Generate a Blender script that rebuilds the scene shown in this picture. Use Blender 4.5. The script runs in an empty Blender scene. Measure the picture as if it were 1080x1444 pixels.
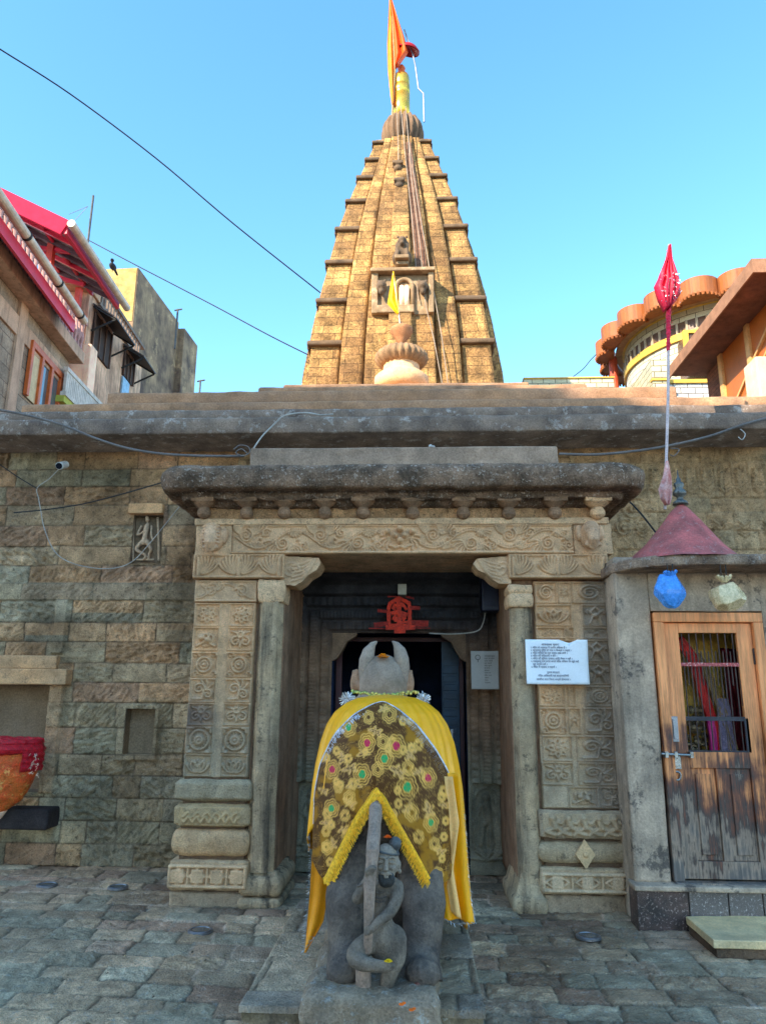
import bpy, bmesh, math, random
import numpy as np
from mathutils import Vector, Matrix
from mathutils.bvhtree import BVHTree
sin, cos, pi, rad = math.sin, math.cos, math.pi, math.radians
SC = bpy.context.scene
COL = SC.collection
# ---------------------------------------------------------------- camera
FPX, CU, CV = 1043.0, 540.0, 722.0          # focal length and centre in pixels of the 1080x1444 photograph
PITCH, YAW, ROLL, EYE = rad(13.9), rad(2.7), 0.0075, 1.6
fwd = Vector((-sin(YAW)*cos(PITCH), cos(YAW)*cos(PITCH), sin(PITCH)))
r0 = Vector((cos(YAW), sin(YAW), 0)); u0 = r0.cross(fwd)
rgt = r0*cos(ROLL) + u0*sin(ROLL); upv = u0*cos(ROLL) - r0*sin(ROLL)
cam = bpy.data.cameras.new('camera'); camo = bpy.data.objects.new('camera', cam); COL.objects.link(camo)
cam.sensor_fit = 'VERTICAL'; cam.sensor_height = 36.0; cam.lens = 36.0*FPX/1444.0
cam.clip_start = 0.05; cam.clip_end = 3000
m3 = Matrix((rgt, upv, -fwd)).transposed()
camo.matrix_world = Matrix.Translation((0, 0, EYE)) @ m3.to_4x4()
SC.camera = camo
# ---------------------------------------------------------------- world, sun, exposure
SUN_AZ, SUN_EL = rad(42), rad(33)            # azimuth: to the left of straight behind the camera
w = bpy.data.worlds.new("World"); SC.world = w; w.use_nodes = True
nt = w.node_tree; bg = nt.nodes['Background']
sky = nt.nodes.new('ShaderNodeTexSky'); sky.sky_type = 'NISHITA'; sky.sun_disc = False
sky.sun_elevation = SUN_EL; sky.sun_rotation = pi + SUN_AZ
sky.air_density = 0.9; sky.dust_density = 0.3; sky.ozone_density = 0.5; sky.altitude = 300
hs = nt.nodes.new('ShaderNodeHueSaturation'); hs.inputs['Hue'].default_value = .487; hs.inputs['Saturation'].default_value = 1.24   # the photograph's sky leans to cyan
nt.links.new(sky.outputs[0], hs.inputs['Color']); nt.links.new(hs.outputs[0], bg.inputs[0]); bg.inputs[1].default_value = 0.115
sl = bpy.data.lights.new('sun', 'SUN'); sl.energy = 2.2; sl.angle = rad(0.5); sl.color = (1.0, 0.86, 0.66)
so = bpy.data.objects.new('sun', sl); COL.objects.link(so)
sdir = Vector((-sin(SUN_AZ)*cos(SUN_EL), -cos(SUN_AZ)*cos(SUN_EL), sin(SUN_EL)))
so.rotation_euler = sdir.to_track_quat('Z', 'Y').to_euler(); so.location = sdir*60
SC.view_settings.view_transform = 'Standard'; SC.view_settings.look = 'None'
SC.view_settings.gamma = 1; SC.view_settings.exposure = 2.35
# ---------------------------------------------------------------- pixel -> world at a real plane
def ray(u, v):
    a = (u-CU)/FPX; b = (CV-v)/FPX
    return rgt*a + upv*b + fwd
def P(u, v, Y):
    d = ray(u, v); return Vector((0, 0, EYE)) + d*(Y/d.y)
def PZ(u, v, z):
    d = ray(u, v); return Vector((0, 0, EYE)) + d*((z-EYE)/d.z)
def PX(u, v, x):
    d = ray(u, v); return Vector((0, 0, EYE)) + d*(x/d.x)
def PP(u, v, p0, n):                          # ray meets plane through p0 with normal n
    d = ray(u, v); o = Vector((0, 0, EYE)); t = (Vector(p0)-o).dot(n)/d.dot(n); return o + d*t
# ---------------------------------------------------------------- noise
def _h(ix, iy, iz):
    n = (ix*374761393 + iy*668265263 + iz*2147483647 + 1013904223) & 0xffffffff
    n = ((n ^ (n >> 13))*1274126177) & 0xffffffff
    n = ((n ^ (n >> 15))*2246822519) & 0xffffffff
    return ((n ^ (n >> 16)) & 0xffffff)/float(0xffffff)
def vn(x, y, z=0.0):
    x, y, z = np.broadcast_arrays(np.asarray(x, float), np.asarray(y, float), np.asarray(z, float))
    xi = np.floor(x).astype(np.int64); yi = np.floor(y).astype(np.int64); zi = np.floor(z).astype(np.int64)
    fx = x-xi; fy = y-yi; fz = z-zi
    fx = fx*fx*(3-2*fx); fy = fy*fy*(3-2*fy); fz = fz*fz*(3-2*fz)
    r = 0
    for a in (0, 1):
        for b in (0, 1):
            for c in (0, 1):
                r = r + _h(xi+a, yi+b, zi+c)*(fx if a else 1-fx)*(fy if b else 1-fy)*(fz if c else 1-fz)
    return r
def fbm(x, y, z=0.0, o=4):
    s = 0; a = .5; t = 0
    for i in range(o):
        s = s + a*vn(x*2**i+i*17.3, y*2**i-i*9.1, np.asarray(z)*2**i+i*5.7); t += a; a *= .5
    return s/t
def sstep(a, b, x):
    t = np.clip((x-a)/(b-a), 0, 1); return t*t*(3-2*t)
# ---------------------------------------------------------------- materials
def lin(c): return tuple((x/12.92 if x <= .04045 else ((x+.055)/1.055)**2.4) for x in c)
def S(r, g, b, k=1.0): return tuple(k*x for x in lin((r/255, g/255, b/255)))
MATS = {}
STONEWORDS = ('stone', 'concrete', 'cement', 'block', 'moulding', 'plaster', 'jamb'); STONE_GAIN = (2.12, 1.56, 1.20)
class NT:
    def __init__(s, name):
        s.m = bpy.data.materials.new(name); s.m.use_nodes = True; s.t = s.m.node_tree
        s.b = s.t.nodes['Principled BSDF']; s.n = s.t.nodes; s.l = s.t.links
    def new(s, ty, **k):
        n = s.n.new(ty)
        for a, b in k.items(): setattr(n, a, b)
        return n
    def link(s, a, b): s.l.new(a, b)
def setp(b, **k):
    for a, v in k.items(): b.inputs[a.replace('_', ' ')].default_value = v
def mat(name, base=(.3, .3, .3), rough=.85, attr=False, var=.35, scale=6.0, fine=70.0, bump=.25, dist=.01, tint=None, tint_amt=0., tint_scale=2., spots=None, spot_amt=0., spot_scale=18., metal=0., streak=0., spec=.3, sheen=0., subs=0., coat=0.):
    """one procedural surface: base (or painted attribute) x cloudy variation x grain, optional tint patches, spots and run-off streaks"""
    if name in MATS: return MATS[name]
    k = NT(name); b = k.b; MATS[name] = k.m
    st_ = any(w_ in name for w_ in STONEWORDS) and 'spire' not in name and 'disc' not in name
    g_ = STONE_GAIN if st_ else (1, 1, 1); gf = lambda c: tuple(x*y for x, y in zip(c, g_)); base = gf(base)
    if tint is not None: tint = gf(tint)
    if st_: bump *= 1.7; dist *= 1.5; spec = min(spec, .14); rough = max(rough, .75)
    sheen = 0
    geo = k.new('ShaderNodeNewGeometry'); pos = geo.outputs['Position']
    if attr:
        a = k.new('ShaderNodeVertexColor', layer_name='Col'); col = a.outputs['Color']
        if st_:
            gm = k.new('ShaderNodeMix', data_type='RGBA', blend_type='MULTIPLY'); gm.inputs[0].default_value = 1; k.link(col, gm.inputs[6]); gm.inputs[7].default_value = (*g_, 1); col = gm.outputs[2]
    else:
        a = k.new('ShaderNodeRGB'); a.outputs[0].default_value = (*base, 1); col = a.outputs[0]
    def noise(sc, det=5, ro=.6, vec=None):
        n = k.new('ShaderNodeTexNoise'); n.inputs['Scale'].default_value = sc; n.inputs['Detail'].default_value = det; n.inputs['Roughness'].default_value = ro
        k.link(vec or pos, n.inputs['Vector']); return n.outputs['Fac']
    def rng(x, a0, a1, b0, b1):
        n = k.new('ShaderNodeMapRange'); k.link(x, n.inputs[0]); n.inputs[1].default_value = a0; n.inputs[2].default_value = a1; n.inputs[3].default_value = b0; n.inputs[4].default_value = b1; return n.outputs[0]
    def mix(bt, f, c1, c2):
        n = k.new('ShaderNodeMix', data_type='RGBA', blend_type=bt)
        if isinstance(f, float): n.inputs[0].default_value = f
        else: k.link(f, n.inputs[0])
        for i, c in ((6, c1), (7, c2)):
            if isinstance(c, tuple): n.inputs[i].default_value = (*c, 1)
            else: k.link(c, n.inputs[i])
        return n.outputs[2]
    n1 = noise(scale); n2 = noise(fine, 3, .7)
    if tint is not None:
        col = mix('MIX', rng(noise(tint_scale, 6, .65), .5-.16, .5+.14, 0, tint_amt), col, tint)
    if spots is not None:
        col = mix('MIX', rng(noise(spot_scale, 6, .75), .56, .62, 0, spot_amt), col, spots)
    if streak > 0:
        mp = k.new('ShaderNodeMapping'); mp.inputs['Scale'].default_value = (9, 9, .9); k.link(pos, mp.inputs[0])
        s_ = rng(noise(1.0, 6, .65, mp.outputs[0]), .48, .66, 0, streak)
        col = mix('MIX', s_, col, (.025, .024, .024))
    f1 = rng(n1, .25, .75, 1-var, 1+var); f2 = rng(n2, .3, .7, 1-var*.7, 1+var*.7)
    mm = k.new('ShaderNodeMath', operation='MULTIPLY'); k.link(f1, mm.inputs[0]); k.link(f2, mm.inputs[1])
    col = mix('MULTIPLY', 1.0, col, mm.outputs[0])
    k.link(col, b.inputs['Base Color'])
    if bump > 0:
        ad = k.new('ShaderNodeMath', operation='ADD'); k.link(n1, ad.inputs[0]); k.link(n2, ad.inputs[1])
        bp = k.new('ShaderNodeBump'); bp.inputs['Strength'].default_value = bump; bp.inputs['Distance'].default_value = dist
        k.link(ad.outputs[0], bp.inputs['Height']); k.link(bp.outputs[0], b.inputs['Normal'])
    rr = rng(n2, .3, .7, max(0, rough-.12), min(1, rough+.08)); k.link(rr, b.inputs['Roughness'])
    b.inputs['Metallic'].default_value = metal; b.inputs['Specular IOR Level'].default_value = spec
    if sheen: b.inputs['Sheen Weight'].default_value = sheen
    if coat: b.inputs['Coat Weight'].default_value = coat
    return k.m
def brickmat(name, c1, c2, mortar, scale=1.0, bw=.5, rh=.25, ms=.02, var=.3, bump=.5, dirt=None, dirt_amt=.0, rough=.85, bias=0., dirt_scale=1.3, offset=.5):
    """brick texture driven by the mesh's own UV map (metres)"""
    if name in MATS: return MATS[name]
    k = NT(name); b = k.b; MATS[name] = k.m
    uv = k.new('ShaderNodeUVMap'); geo = k.new('ShaderNodeNewGeometry')
    wob = k.new('ShaderNodeTexNoise'); wob.inputs['Scale'].default_value = 7; k.link(geo.outputs['Position'], wob.inputs['Vector'])
    br = k.new('ShaderNodeTexBrick'); br.offset = offset
    vm = k.new('ShaderNodeVectorMath', operation='MULTIPLY_ADD'); k.link(wob.outputs['Color'], vm.inputs[0]); vm.inputs[1].default_value = (.025*min(1, rh*4),)*3; k.link(uv.outputs[0], vm.inputs[2])
    k.link(vm.outputs[0], br.inputs['Vector'])
    br.inputs['Color1'].default_value = (*c1, 1); br.inputs['Color2'].default_value = (*c2, 1); br.inputs['Mortar'].default_value = (*mortar, 1)
    br.inputs['Scale'].default_value = scale; br.inputs['Mortar Size'].default_value = ms; br.inputs['Bias'].default_value = bias
    br.inputs['Brick Width'].default_value = bw; br.inputs['Row Height'].default_value = rh; br.inputs['Mortar Smooth'].default_value = .3
    def noise(sc, det=5, ro=.65):
        n = k.new('ShaderNodeTexNoise'); n.inputs['Scale'].default_value = sc; n.inputs['Detail'].default_value = det; n.inputs['Roughness'].default_value = ro; k.link(geo.outputs['Position'], n.inputs['Vector']); return n.outputs['Fac']
    n1 = noise(3); n2 = noise(30, 4)
    col = br.outputs['Color']
    def rng(x, a0, a1, b0, b1):
        n = k.new('ShaderNodeMapRange'); k.link(x, n.inputs[0]); n.inputs[1].default_value = a0; n.inputs[2].default_value = a1; n.inputs[3].default_value = b0; n.inputs[4].default_value = b1; return n.outputs[0]
    def mix(bt, f, a, c):
        n = k.new('ShaderNodeMix', data_type='RGBA', blend_type=bt)
        if isinstance(f, float): n.inputs[0].default_value = f
        else: k.link(f, n.inputs[0])
        k.link(a, n.inputs[6])
        if isinstance(c, tuple): n.inputs[7].default_value = (*c, 1)
        else: k.link(c, n.inputs[7])
        return n.outputs[2]
    if dirt is not None: col = mix('MIX', rng(noise(dirt_scale, 7, .7), .42, .62, 0, dirt_amt), col, dirt)
    mm = k.new('ShaderNodeMath', operation='MULTIPLY'); k.link(rng(n1, .3, .7, 1-var, 1+var), mm.inputs[0]); k.link(rng(n2, .3, .7, 1-var, 1+var), mm.inputs[1])
    col = mix('MULTIPLY', 1.0, col, mm.outputs[0]); k.link(col, b.inputs['Base Color'])
    hs = k.new('ShaderNodeMath', operation='MULTIPLY_ADD'); k.link(br.outputs['Fac'], hs.inputs[0]); hs.inputs[1].default_value = -1.2; k.link(n2, hs.inputs[2])
    bp = k.new('ShaderNodeBump'); bp.inputs['Strength'].default_value = bump; bp.inputs['Distance'].default_value = .03; k.link(hs.outputs[0], bp.inputs['Height']); k.link(bp.outputs[0], b.inputs['Normal'])
    b.inputs['Roughness'].default_value = rough; b.inputs['Specular IOR Level'].default_value = .25
    return k.m
# ---------------------------------------------------------------- objects
def tag(o, label=None, cat=None, group=None, kind=None):
    if label: o['label'] = label
    if cat: o['category'] = cat
    if group: o['group'] = group
    if kind: o['kind'] = kind
    return o
def thing(name, loc, label, cat, group=None):
    o = bpy.data.objects.new(name, None); COL.objects.link(o); o.location = loc; o.empty_display_size = .1
    bpy.context.view_layer.update() if False else None
    return tag(o, label, cat, group)
def wloc(o):
    p = Vector((0, 0, 0))
    while o is not None: p += o.location; o = o.parent
    return p
def mk(name, V, F, m, parent=None, col=None, uv=None, smooth=False):
    """V in world coordinates; stored relative to the parent's base"""
    V = np.asarray(V, dtype=np.float64).reshape(-1, 3)
    off = wloc(parent) if parent is not None else Vector((0, 0, 0))
    if parent is None:
        off = Vector((float((V[:, 0].min()+V[:, 0].max())/2), float((V[:, 1].min()+V[:, 1].max())/2), float(V[:, 2].min())))
    V = V - np.array(off)
    me = bpy.data.meshes.new(name)
    if isinstance(F, np.ndarray) and F.ndim == 2:
        n = F.shape[1]; me.vertices.add(len(V)); me.vertices.foreach_set('co', V.astype(np.float32).ravel())
        me.loops.add(F.size); me.loops.foreach_set('vertex_index', F.astype(np.int32).ravel())
        me.polygons.add(len(F)); me.polygons.foreach_set('loop_start', np.arange(0, F.size, n, dtype=np.int32)); me.polygons.foreach_set('loop_total', np.full(len(F), n, dtype=np.int32))
        me.update(calc_edges=True)
    else:
        me.from_pydata([tuple(v) for v in V], [], [tuple(int(i) for i in f) for f in F]); me.update()
    if col is not None:
        c = np.ones((len(V), 4), np.float32); c[:, :3] = np.asarray(col, dtype=np.float32).reshape(-1, 3) if np.ndim(col) > 1 else np.array(col)
        at = me.color_attributes.new('Col', 'FLOAT_COLOR', 'POINT'); at.data.foreach_set('color', c.ravel())
    if uv is not None:
        L = np.empty(len(me.loops), np.int32); me.loops.foreach_get('vertex_index', L)
        ul = me.uv_layers.new(name='UVMap'); ul.data.foreach_set('uv', np.asarray(uv, np.float32)[L].ravel())
    if smooth: me.polygons.foreach_set('use_smooth', np.ones(len(me.polygons), bool))
    me.materials.append(m)
    me.validate()
    o = bpy.data.objects.new(name, me); COL.objects.link(o)
    if parent is not None: o.parent = parent
    else: o.location = off
    return o
def gridf(nu, nv, wrap=False):
    i = np.arange(nv-1)[:, None]*nu; j = np.arange(nu-(0 if wrap else 1))[None, :]
    a = i+j; b = i+(j+1) % nu
    return np.stack([a, b, b+nu, a+nu], -1).reshape(-1, 4)
def hf(name, org, U, N, W, H, res, fn, m, parent=None, skirt=.05, hole=None, smooth=True, up=(0, 0, 1), uvout=False):
    """relief sheet: origin at lower left, U to the right, up, N outward; fn(X,Z)->(height, colour or None)"""
    nu = max(2, int(W/res)+1); nv = max(2, int(H/res)+1)
    X, Z = np.meshgrid(np.linspace(0, W, nu), np.linspace(0, H, nv))
    r = fn(X, Z); h, c = r if isinstance(r, tuple) else (r, None)
    h = np.broadcast_to(h, X.shape)
    org = np.array(org); U = np.array(U, float); N = np.array(N, float); up = np.array(up, float)
    V = org + X[..., None]*U + Z[..., None]*up + h[..., None]*N
    V = V.reshape(-1, 3); F = gridf(nu, nv)
    if hole is not None:
        xc = (X[:-1, :-1]+X[1:, 1:])/2; zc = (Z[:-1, :-1]+Z[1:, 1:])/2
        F = F[~hole(xc, zc).ravel()]
    if skirt > 0:
        idx = np.concatenate([np.arange(nu), nu-1+nu*np.arange(1, nv), (nv-1)*nu+np.arange(nu-2, -1, -1), nu*np.arange(nv-2, 0, -1)])
        b = V[idx]-N*(skirt+h.reshape(-1)[idx])[:, None]; n0 = len(V); V = np.vstack([V, b]); k = len(idx); a = np.arange(k)
        F = np.vstack([F, np.stack([idx[a], n0+a, n0+(a+1) % k, idx[(a+1) % k]], -1)])
        if c is not None: c = np.vstack([c.reshape(-1, 3), c.reshape(-1, 3)[idx]])
    # outward winding
    if np.dot(np.cross(U, up), N) < 0: F = F[:, ::-1]
    uv = None
    if uvout: uv = np.stack([X.ravel(), Z.ravel()], -1); uv = np.vstack([uv, uv[idx]]) if skirt > 0 else uv
    return mk(name, V, F, m, parent, col=None if c is None else c.reshape(-1, 3), smooth=smooth, uv=uv)
class MB:
    def __init__(s): s.V = []; s.F = []; s.UV = []
    def add(s, V, F):
        n = len(s.V); s.V += [tuple(v) for v in V]; s.F += [tuple(i+n for i in f) for f in F]; return s
    def box(s, x0, x1, y0, y1, z0, z1):
        V = [(x, y, z) for z in (z0, z1) for y in (y0, y1) for x in (x0, x1)]
        return s.add(V, [(0, 2, 3, 1), (4, 5, 7, 6), (0, 1, 5, 4), (2, 6, 7, 3), (0, 4, 6, 2), (1, 3, 7, 5)])
    def bar(s, a, b, w, h=None, upd=(0, 0, 1)):
        a = Vector(a); b = Vector(b); d = (b-a).normalized(); h = h or w
        q = Vector(upd); x = d.cross(q)
        if x.length < 1e-4: x = d.cross(Vector((0, 1, 0)))
        x.normalize(); y = x.cross(d)
        V = []
        for p in (a, b):
            for i, j in ((-1, -1), (1, -1), (1, 1), (-1, 1)): V.append(p+x*(i*w/2)+y*(j*h/2))
        return s.add(V, [(3, 2, 1, 0), (4, 5, 6, 7), (0, 1, 5, 4), (1, 2, 6, 5), (2, 3, 7, 6), (3, 0, 4, 7)])
    def tube(s, pts, r, n=10, cap=True):
        pts = [Vector(p) for p in pts]; R = [r]*len(pts) if not hasattr(r, '__len__') else r
        V = []; F = []; prev = None
        for i, p in enumerate(pts):
            t = (pts[min(i+1, len(pts)-1)]-pts[max(i-1, 0)]).normalized()
            if prev is None:
                x = t.cross(Vector((0, 0, 1)));
                if x.length < 1e-3: x = t.cross(Vector((0, 1, 0)))
            else: x = prev - t*prev.dot(t)
            x.normalize(); prev = x; y = t.cross(x)
            V += [p+(x*cos(2*pi*k/n)+y*sin(2*pi*k/n))*R[i] for k in range(n)]
        for i in range(len(pts)-1):
            for k in range(n): F.append((i*n+k, i*n+(k+1) % n, (i+1)*n+(k+1) % n, (i+1)*n+k))
        if cap: F += [tuple(range(n))[::-1], tuple((len(pts)-1)*n+k for k in range(n))]
        return s.add(V, F)
    def lathe(s, c, prof, n=24, sx=1, sy=1, rib=0, nr=0):
        V = []; F = []; c = Vector(c)
        for r, z in prof:
            for k in range(n):
                a = 2*pi*k/n; q = r*(1+(rib*abs(cos(nr*a/2))-rib if nr else 0))
                V.append(c+Vector((q*cos(a)*sx, q*sin(a)*sy, z)))
        m_ = len(prof)
        for i in range(m_-1):
            for k in range(n): F.append((i*n+k, i*n+(k+1) % n, (i+1)*n+(k+1) % n, (i+1)*n+k))
        F += [tuple(range(n))[::-1], tuple((m_-1)*n+k for k in range(n))]
        return s.add(V, F)
    def ell(s, c, rx, ry, rz, n=16, m_=10, rot=None):
        V = []; F = []; c = Vector(c)
        for i in range(m_+1):
            th = pi*i/m_
            for k in range(n):
                a = 2*pi*k/n; p = Vector((rx*sin(th)*cos(a), ry*sin(th)*sin(a), -rz*cos(th)))
                if rot is not None: p = rot @ p
                V.append(c+p)
        for i in range(m_):
            for k in range(n): F.append((i*n+k, i*n+(k+1) % n, (i+1)*n+(k+1) % n, (i+1)*n+k))
        return s.add(V, F)
    def prism(s, poly, d):
        """poly: list of 3D points (planar), extruded by vector d"""
        n = len(poly); d = Vector(d); V = [Vector(p) for p in poly]+[Vector(p)+d for p in poly]
        F = [tuple(range(n)), tuple(range(2*n-1, n-1, -1))]+[(i, i+n, (i+1) % n+n, (i+1) % n) for i in range(n)]
        return s.add(V, F)
    def build(s, name, m, parent=None, bevel=0., smooth=False, seg=2, uv=None):
        o = mk(name, s.V, s.F, m, parent, smooth=smooth)
        bm = bmesh.new(); bm.from_mesh(o.data); bmesh.ops.recalc_face_normals(bm, faces=bm.faces)
        if bevel > 0:
            bmesh.ops.bevel(bm, geom=bm.edges[:]+bm.verts[:], offset=bevel, segments=seg, affect='EDGES', clamp_overlap=True, profile=.5)
        bm.to_mesh(o.data); bm.free()
        if smooth: o.data.polygons.foreach_set('use_smooth', np.ones(len(o.data.polygons), bool))
        return o
def boxuv(o, k=1.0):
    """metre-true UVs by dominant face axis, in world metres"""
    me = o.data; off = wloc(o); ul = me.uv_layers.get('UVMap') or me.uv_layers.new(name='UVMap')
    for p in me.polygons:
        n = p.normal
        for li in p.loop_indices:
            c = me.vertices[me.loops[li].vertex_index].co+off
            if abs(n.z) > .8: uv = (c.x, c.y)
            elif abs(n.x) > abs(n.y): uv = (c.y, c.z)
            else: uv = (c.x, c.z)
            ul.data[li].uv = (uv[0]*k, uv[1]*k)
    return o
def displace(o, amp, sc, oct=4, seed=0., smooth=True, ridge=False):
    me = o.data; n = len(me.vertices); co = np.empty(n*3, np.float32); me.vertices.foreach_get('co', co); co = co.reshape(-1, 3)
    no = np.empty(n*3, np.float32); me.vertex_normals.foreach_get('vector', no); no = no.reshape(-1, 3)
    w_ = co+np.array(wloc(o)); f = fbm(w_[:, 0]*sc+seed, w_[:, 1]*sc, w_[:, 2]*sc, oct)-.5
    if ridge: f = -np.abs(f)
    co = co+no*(2*amp*f)[:, None]; me.vertices.foreach_set('co', co.astype(np.float32).ravel()); me.update()
    if smooth: me.polygons.foreach_set('use_smooth', np.ones(len(me.polygons), bool))
    return o
def fuse(o, voxel, smooth=0, amp=0., sc=10., fac=.5):
    """voxel-remesh a mesh of overlapping closed pieces into one continuous surface"""
    md = o.modifiers.new('r', 'REMESH'); md.mode = 'VOXEL'; md.voxel_size = voxel
    if smooth:
        ms = o.modifiers.new('s', 'SMOOTH'); ms.factor = fac; ms.iterations = smooth
    dg = bpy.context.evaluated_depsgraph_get(); ev = o.evaluated_get(dg)
    me = bpy.data.meshes.new_from_object(ev); o.modifiers.clear(); old = o.data; o.data = me; me.name = o.name
    if not me.materials: me.materials.append(old.materials[0])
    me.polygons.foreach_set('use_smooth', np.ones(len(me.polygons), bool))
    if amp: displace(o, amp, sc)
    return o
def stack(name, x0, x1, y0, y1, prof, m, parent, res=.025, amp=.006, sc=9., cr=.02, zres=.02, ck=.3):
    """rounded rectangular block whose outline grows and shrinks by prof [(offset, z), ...]"""
    pr = []
    for (d0, z0), (d1, z1) in zip(prof[:-1], prof[1:]):
        n = max(1, int(math.hypot(d1-d0, z1-z0)/zres))
        pr += [(d0+(d1-d0)*i/n, z0+(z1-z0)*i/n) for i in range(n)]
    pr.append(prof[-1])
    nx = max(3, int((x1-x0)/res)); ny = max(3, int((y1-y0)/res)); na = 4
    def ring(d):
        rc = min(cr+max(d, 0)*ck, (x1-x0)/2+d-.001, (y1-y0)/2+d-.001); a0, a1, b0, b1 = x0-d, x1+d, y0-d, y1+d; pts = []
        for cx_, cy_, st, (ex, ey), n_ in ((a0+rc, b0+rc, pi, (a1-rc, b0), nx), (a1-rc, b0+rc, 1.5*pi, (a1, b1-rc), ny), (a1-rc, b1-rc, 0, (a0+rc, b1), nx), (a0+rc, b1-rc, .5*pi, (a0, b0+rc), ny)):
            for i in range(na+1):
                t = st+.5*pi*i/na; pts.append((cx_+rc*cos(t), cy_+rc*sin(t)))
            p = pts[-1]
            for i in range(1, n_): pts.append((p[0]+(ex-p[0])*i/n_, p[1]+(ey-p[1])*i/n_))
        return pts
    V = []
    for d, z in pr: V += [(x, y, z) for x, y in ring(d)]
    n = len(ring(0)); V = np.array(V); F = gridf(n, len(pr), True)
    Vl = V; k = len(V)
    cb = (x0+x1)/2, (y0+y1)/2
    Vl = np.vstack([V, [[cb[0], cb[1], pr[0][1]], [cb[0], cb[1], pr[-1][1]]]])
    F = [tuple(f) for f in F]
    for i in range(n):
        F.append((k, (i+1) % n, i)); F.append((k+1, (len(pr)-1)*n+i, (len(pr)-1)*n+(i+1) % n))
    o = mk(name, Vl, F, m, parent, smooth=True)
    if amp: displace(o, amp, sc)
    return o
def roll(z0, z1, d0, d1, n=7):
    """half-round moulding profile from z0 to z1, offset d0 at the edges and d1 at the belly"""
    return [(d0+(d1-d0)*sin(pi*i/n), z0+(z1-z0)*(1-cos(pi*i/n))/2) for i in range(n+1)]
# ---------------------------------------------------------------- relief carving
def carve(X, Z, pts, smoothn=None):
    """height of rounded strokes; pts: array of (x, z, r); r also is the height"""
    pts = np.asarray(pts, float); x = X.ravel(); z = Z.ravel(); out = np.zeros(x.size)
    R = pts[:, 2].max()
    # bucket by x for speed
    order = np.argsort(x, kind='stable'); xs = x[order]
    for px, pz, pr in pts:
        a = np.searchsorted(xs, px-pr); b = np.searchsorted(xs, px+pr); ii = order[a:b]
        if len(ii) == 0: continue
        d2 = (x[ii]-px)**2+(z[ii]-pz)**2; k = d2 < pr*pr
        jj = ii[k]; hh = np.sqrt(pr*pr-d2[k]); out[jj] = np.maximum(out[jj], hh)
    return out.reshape(X.shape)
def line(pts, r0_, r1_=None, step=.35):
    r1_ = r0_ if r1_ is None else r1_; out = []; L = sum(math.dist(a, b) for a, b in zip(pts[:-1], pts[1:])); s = 0
    for a, b in zip(pts[:-1], pts[1:]):
        l = math.dist(a, b); n = max(1, int(l/(min(r0_, r1_)*step+1e-4)))
        for i in range(n+1):
            t = i/n; q = (s+l*t)/L; out.append((a[0]+(b[0]-a[0])*t, a[1]+(b[1]-a[1])*t, r0_+(r1_-r0_)*q))
        s += l
    return out
def spiral(cx, cz, R, turns, ph, dr, r, grow=1.):
    n = int(26*turns); return line([(cx+R*(1-i/n*.86)*cos(ph+dr*2*pi*turns*i/n), cz+R*(1-i/n*.86)*sin(ph+dr*2*pi*turns*i/n)) for i in range(n+1)], r, r*.8)
def leaffan(cx, cz, a0, a1, n, L, r, curl=.5):
    out = []
    for i in range(n):
        a = a0+(a1-a0)*i/max(1, n-1); s_ = 1 if a1 > a0 else -1
        p = [(cx+L*t*cos(a+curl*s_*t*t), cz+L*t*sin(a+curl*s_*t*t)) for t in np.linspace(.12, 1, 7)]
        out += line(p, r*.6, r)
    return out
def flower(cx, cz, R, n, r, ph=0.):
    out = [(cx, cz, R*.24)]
    for i in range(n):
        a = ph+2*pi*i/n; b = pi/n*.8
        p = [(cx+R*.3*cos(a), cz+R*.3*sin(a)), (cx+R*.72*cos(a-b), cz+R*.72*sin(a-b)), (cx+R*cos(a), cz+R*sin(a)), (cx+R*.72*cos(a+b), cz+R*.72*sin(a+b)), (cx+R*.3*cos(a), cz+R*.3*sin(a))]
        out += line(p, r)
    return out
def ringp(cx, cz, R, r, n=None): return line([(cx+R*cos(2*pi*i/24), cz+R*sin(2*pi*i/24)) for i in range(25)], r)
def beads(cx, cz, R, k, r): return [(cx+R*cos(2*pi*i/k), cz+R*sin(2*pi*i/k), r) for i in range(k)]
def rectp(x0, x1, z0, z1, r): return line([(x0, z0), (x1, z0), (x1, z1), (x0, z1), (x0, z0)], r)
# ================================================================ THE TEMPLE
M_frieze = mat('carved_tan_stone', (.30, .245, .175), var=.38, scale=7, fine=90, tint=(.30, .29, .23), tint_amt=.5, tint_scale=3, spots=(.05, .045, .04), spot_amt=.5, spot_scale=26, bump=.35)
M_attr = mat('weathered_stone', attr=True, var=.45, scale=9, fine=80, bump=.6, dist=.012, spots=(.035, .033, .03), spot_amt=.55, spot_scale=24)
M_attr_s = mat('weathered_stone_stained', attr=True, var=.4, scale=8, fine=85, bump=.45, dist=.01, spots=(.03, .03, .032), spot_amt=.6, spot_scale=9)
M_cornice = mat('cornice_stone', (.16, .135, .115), var=.5, scale=6, fine=60, tint=(.035, .033, .03), tint_amt=.85, tint_scale=5, spots=(.42, .34, .28), spot_amt=.85, spot_scale=30, bump=.7, dist=.015)
M_under = mat('sooty_stone', (.10, .085, .07), var=.45, scale=8, fine=60, tint=(.03, .028, .026), tint_amt=.8, tint_scale=4, bump=.5)
M_tier = mat('roof_slab_stone', (.13, .125, .12), var=.4, scale=5, fine=60, tint=(.055, .055, .06), tint_amt=.8, tint_scale=2.2, spots=(.36, .31, .27), spot_amt=.85, spot_scale=8, bump=.3)
M_tier2 = mat('roof_step_stone', (.20, .145, .10), var=.35, scale=4, fine=50, tint=(.09, .085, .085), tint_amt=.5, tint_scale=1.5, bump=.3)
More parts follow.
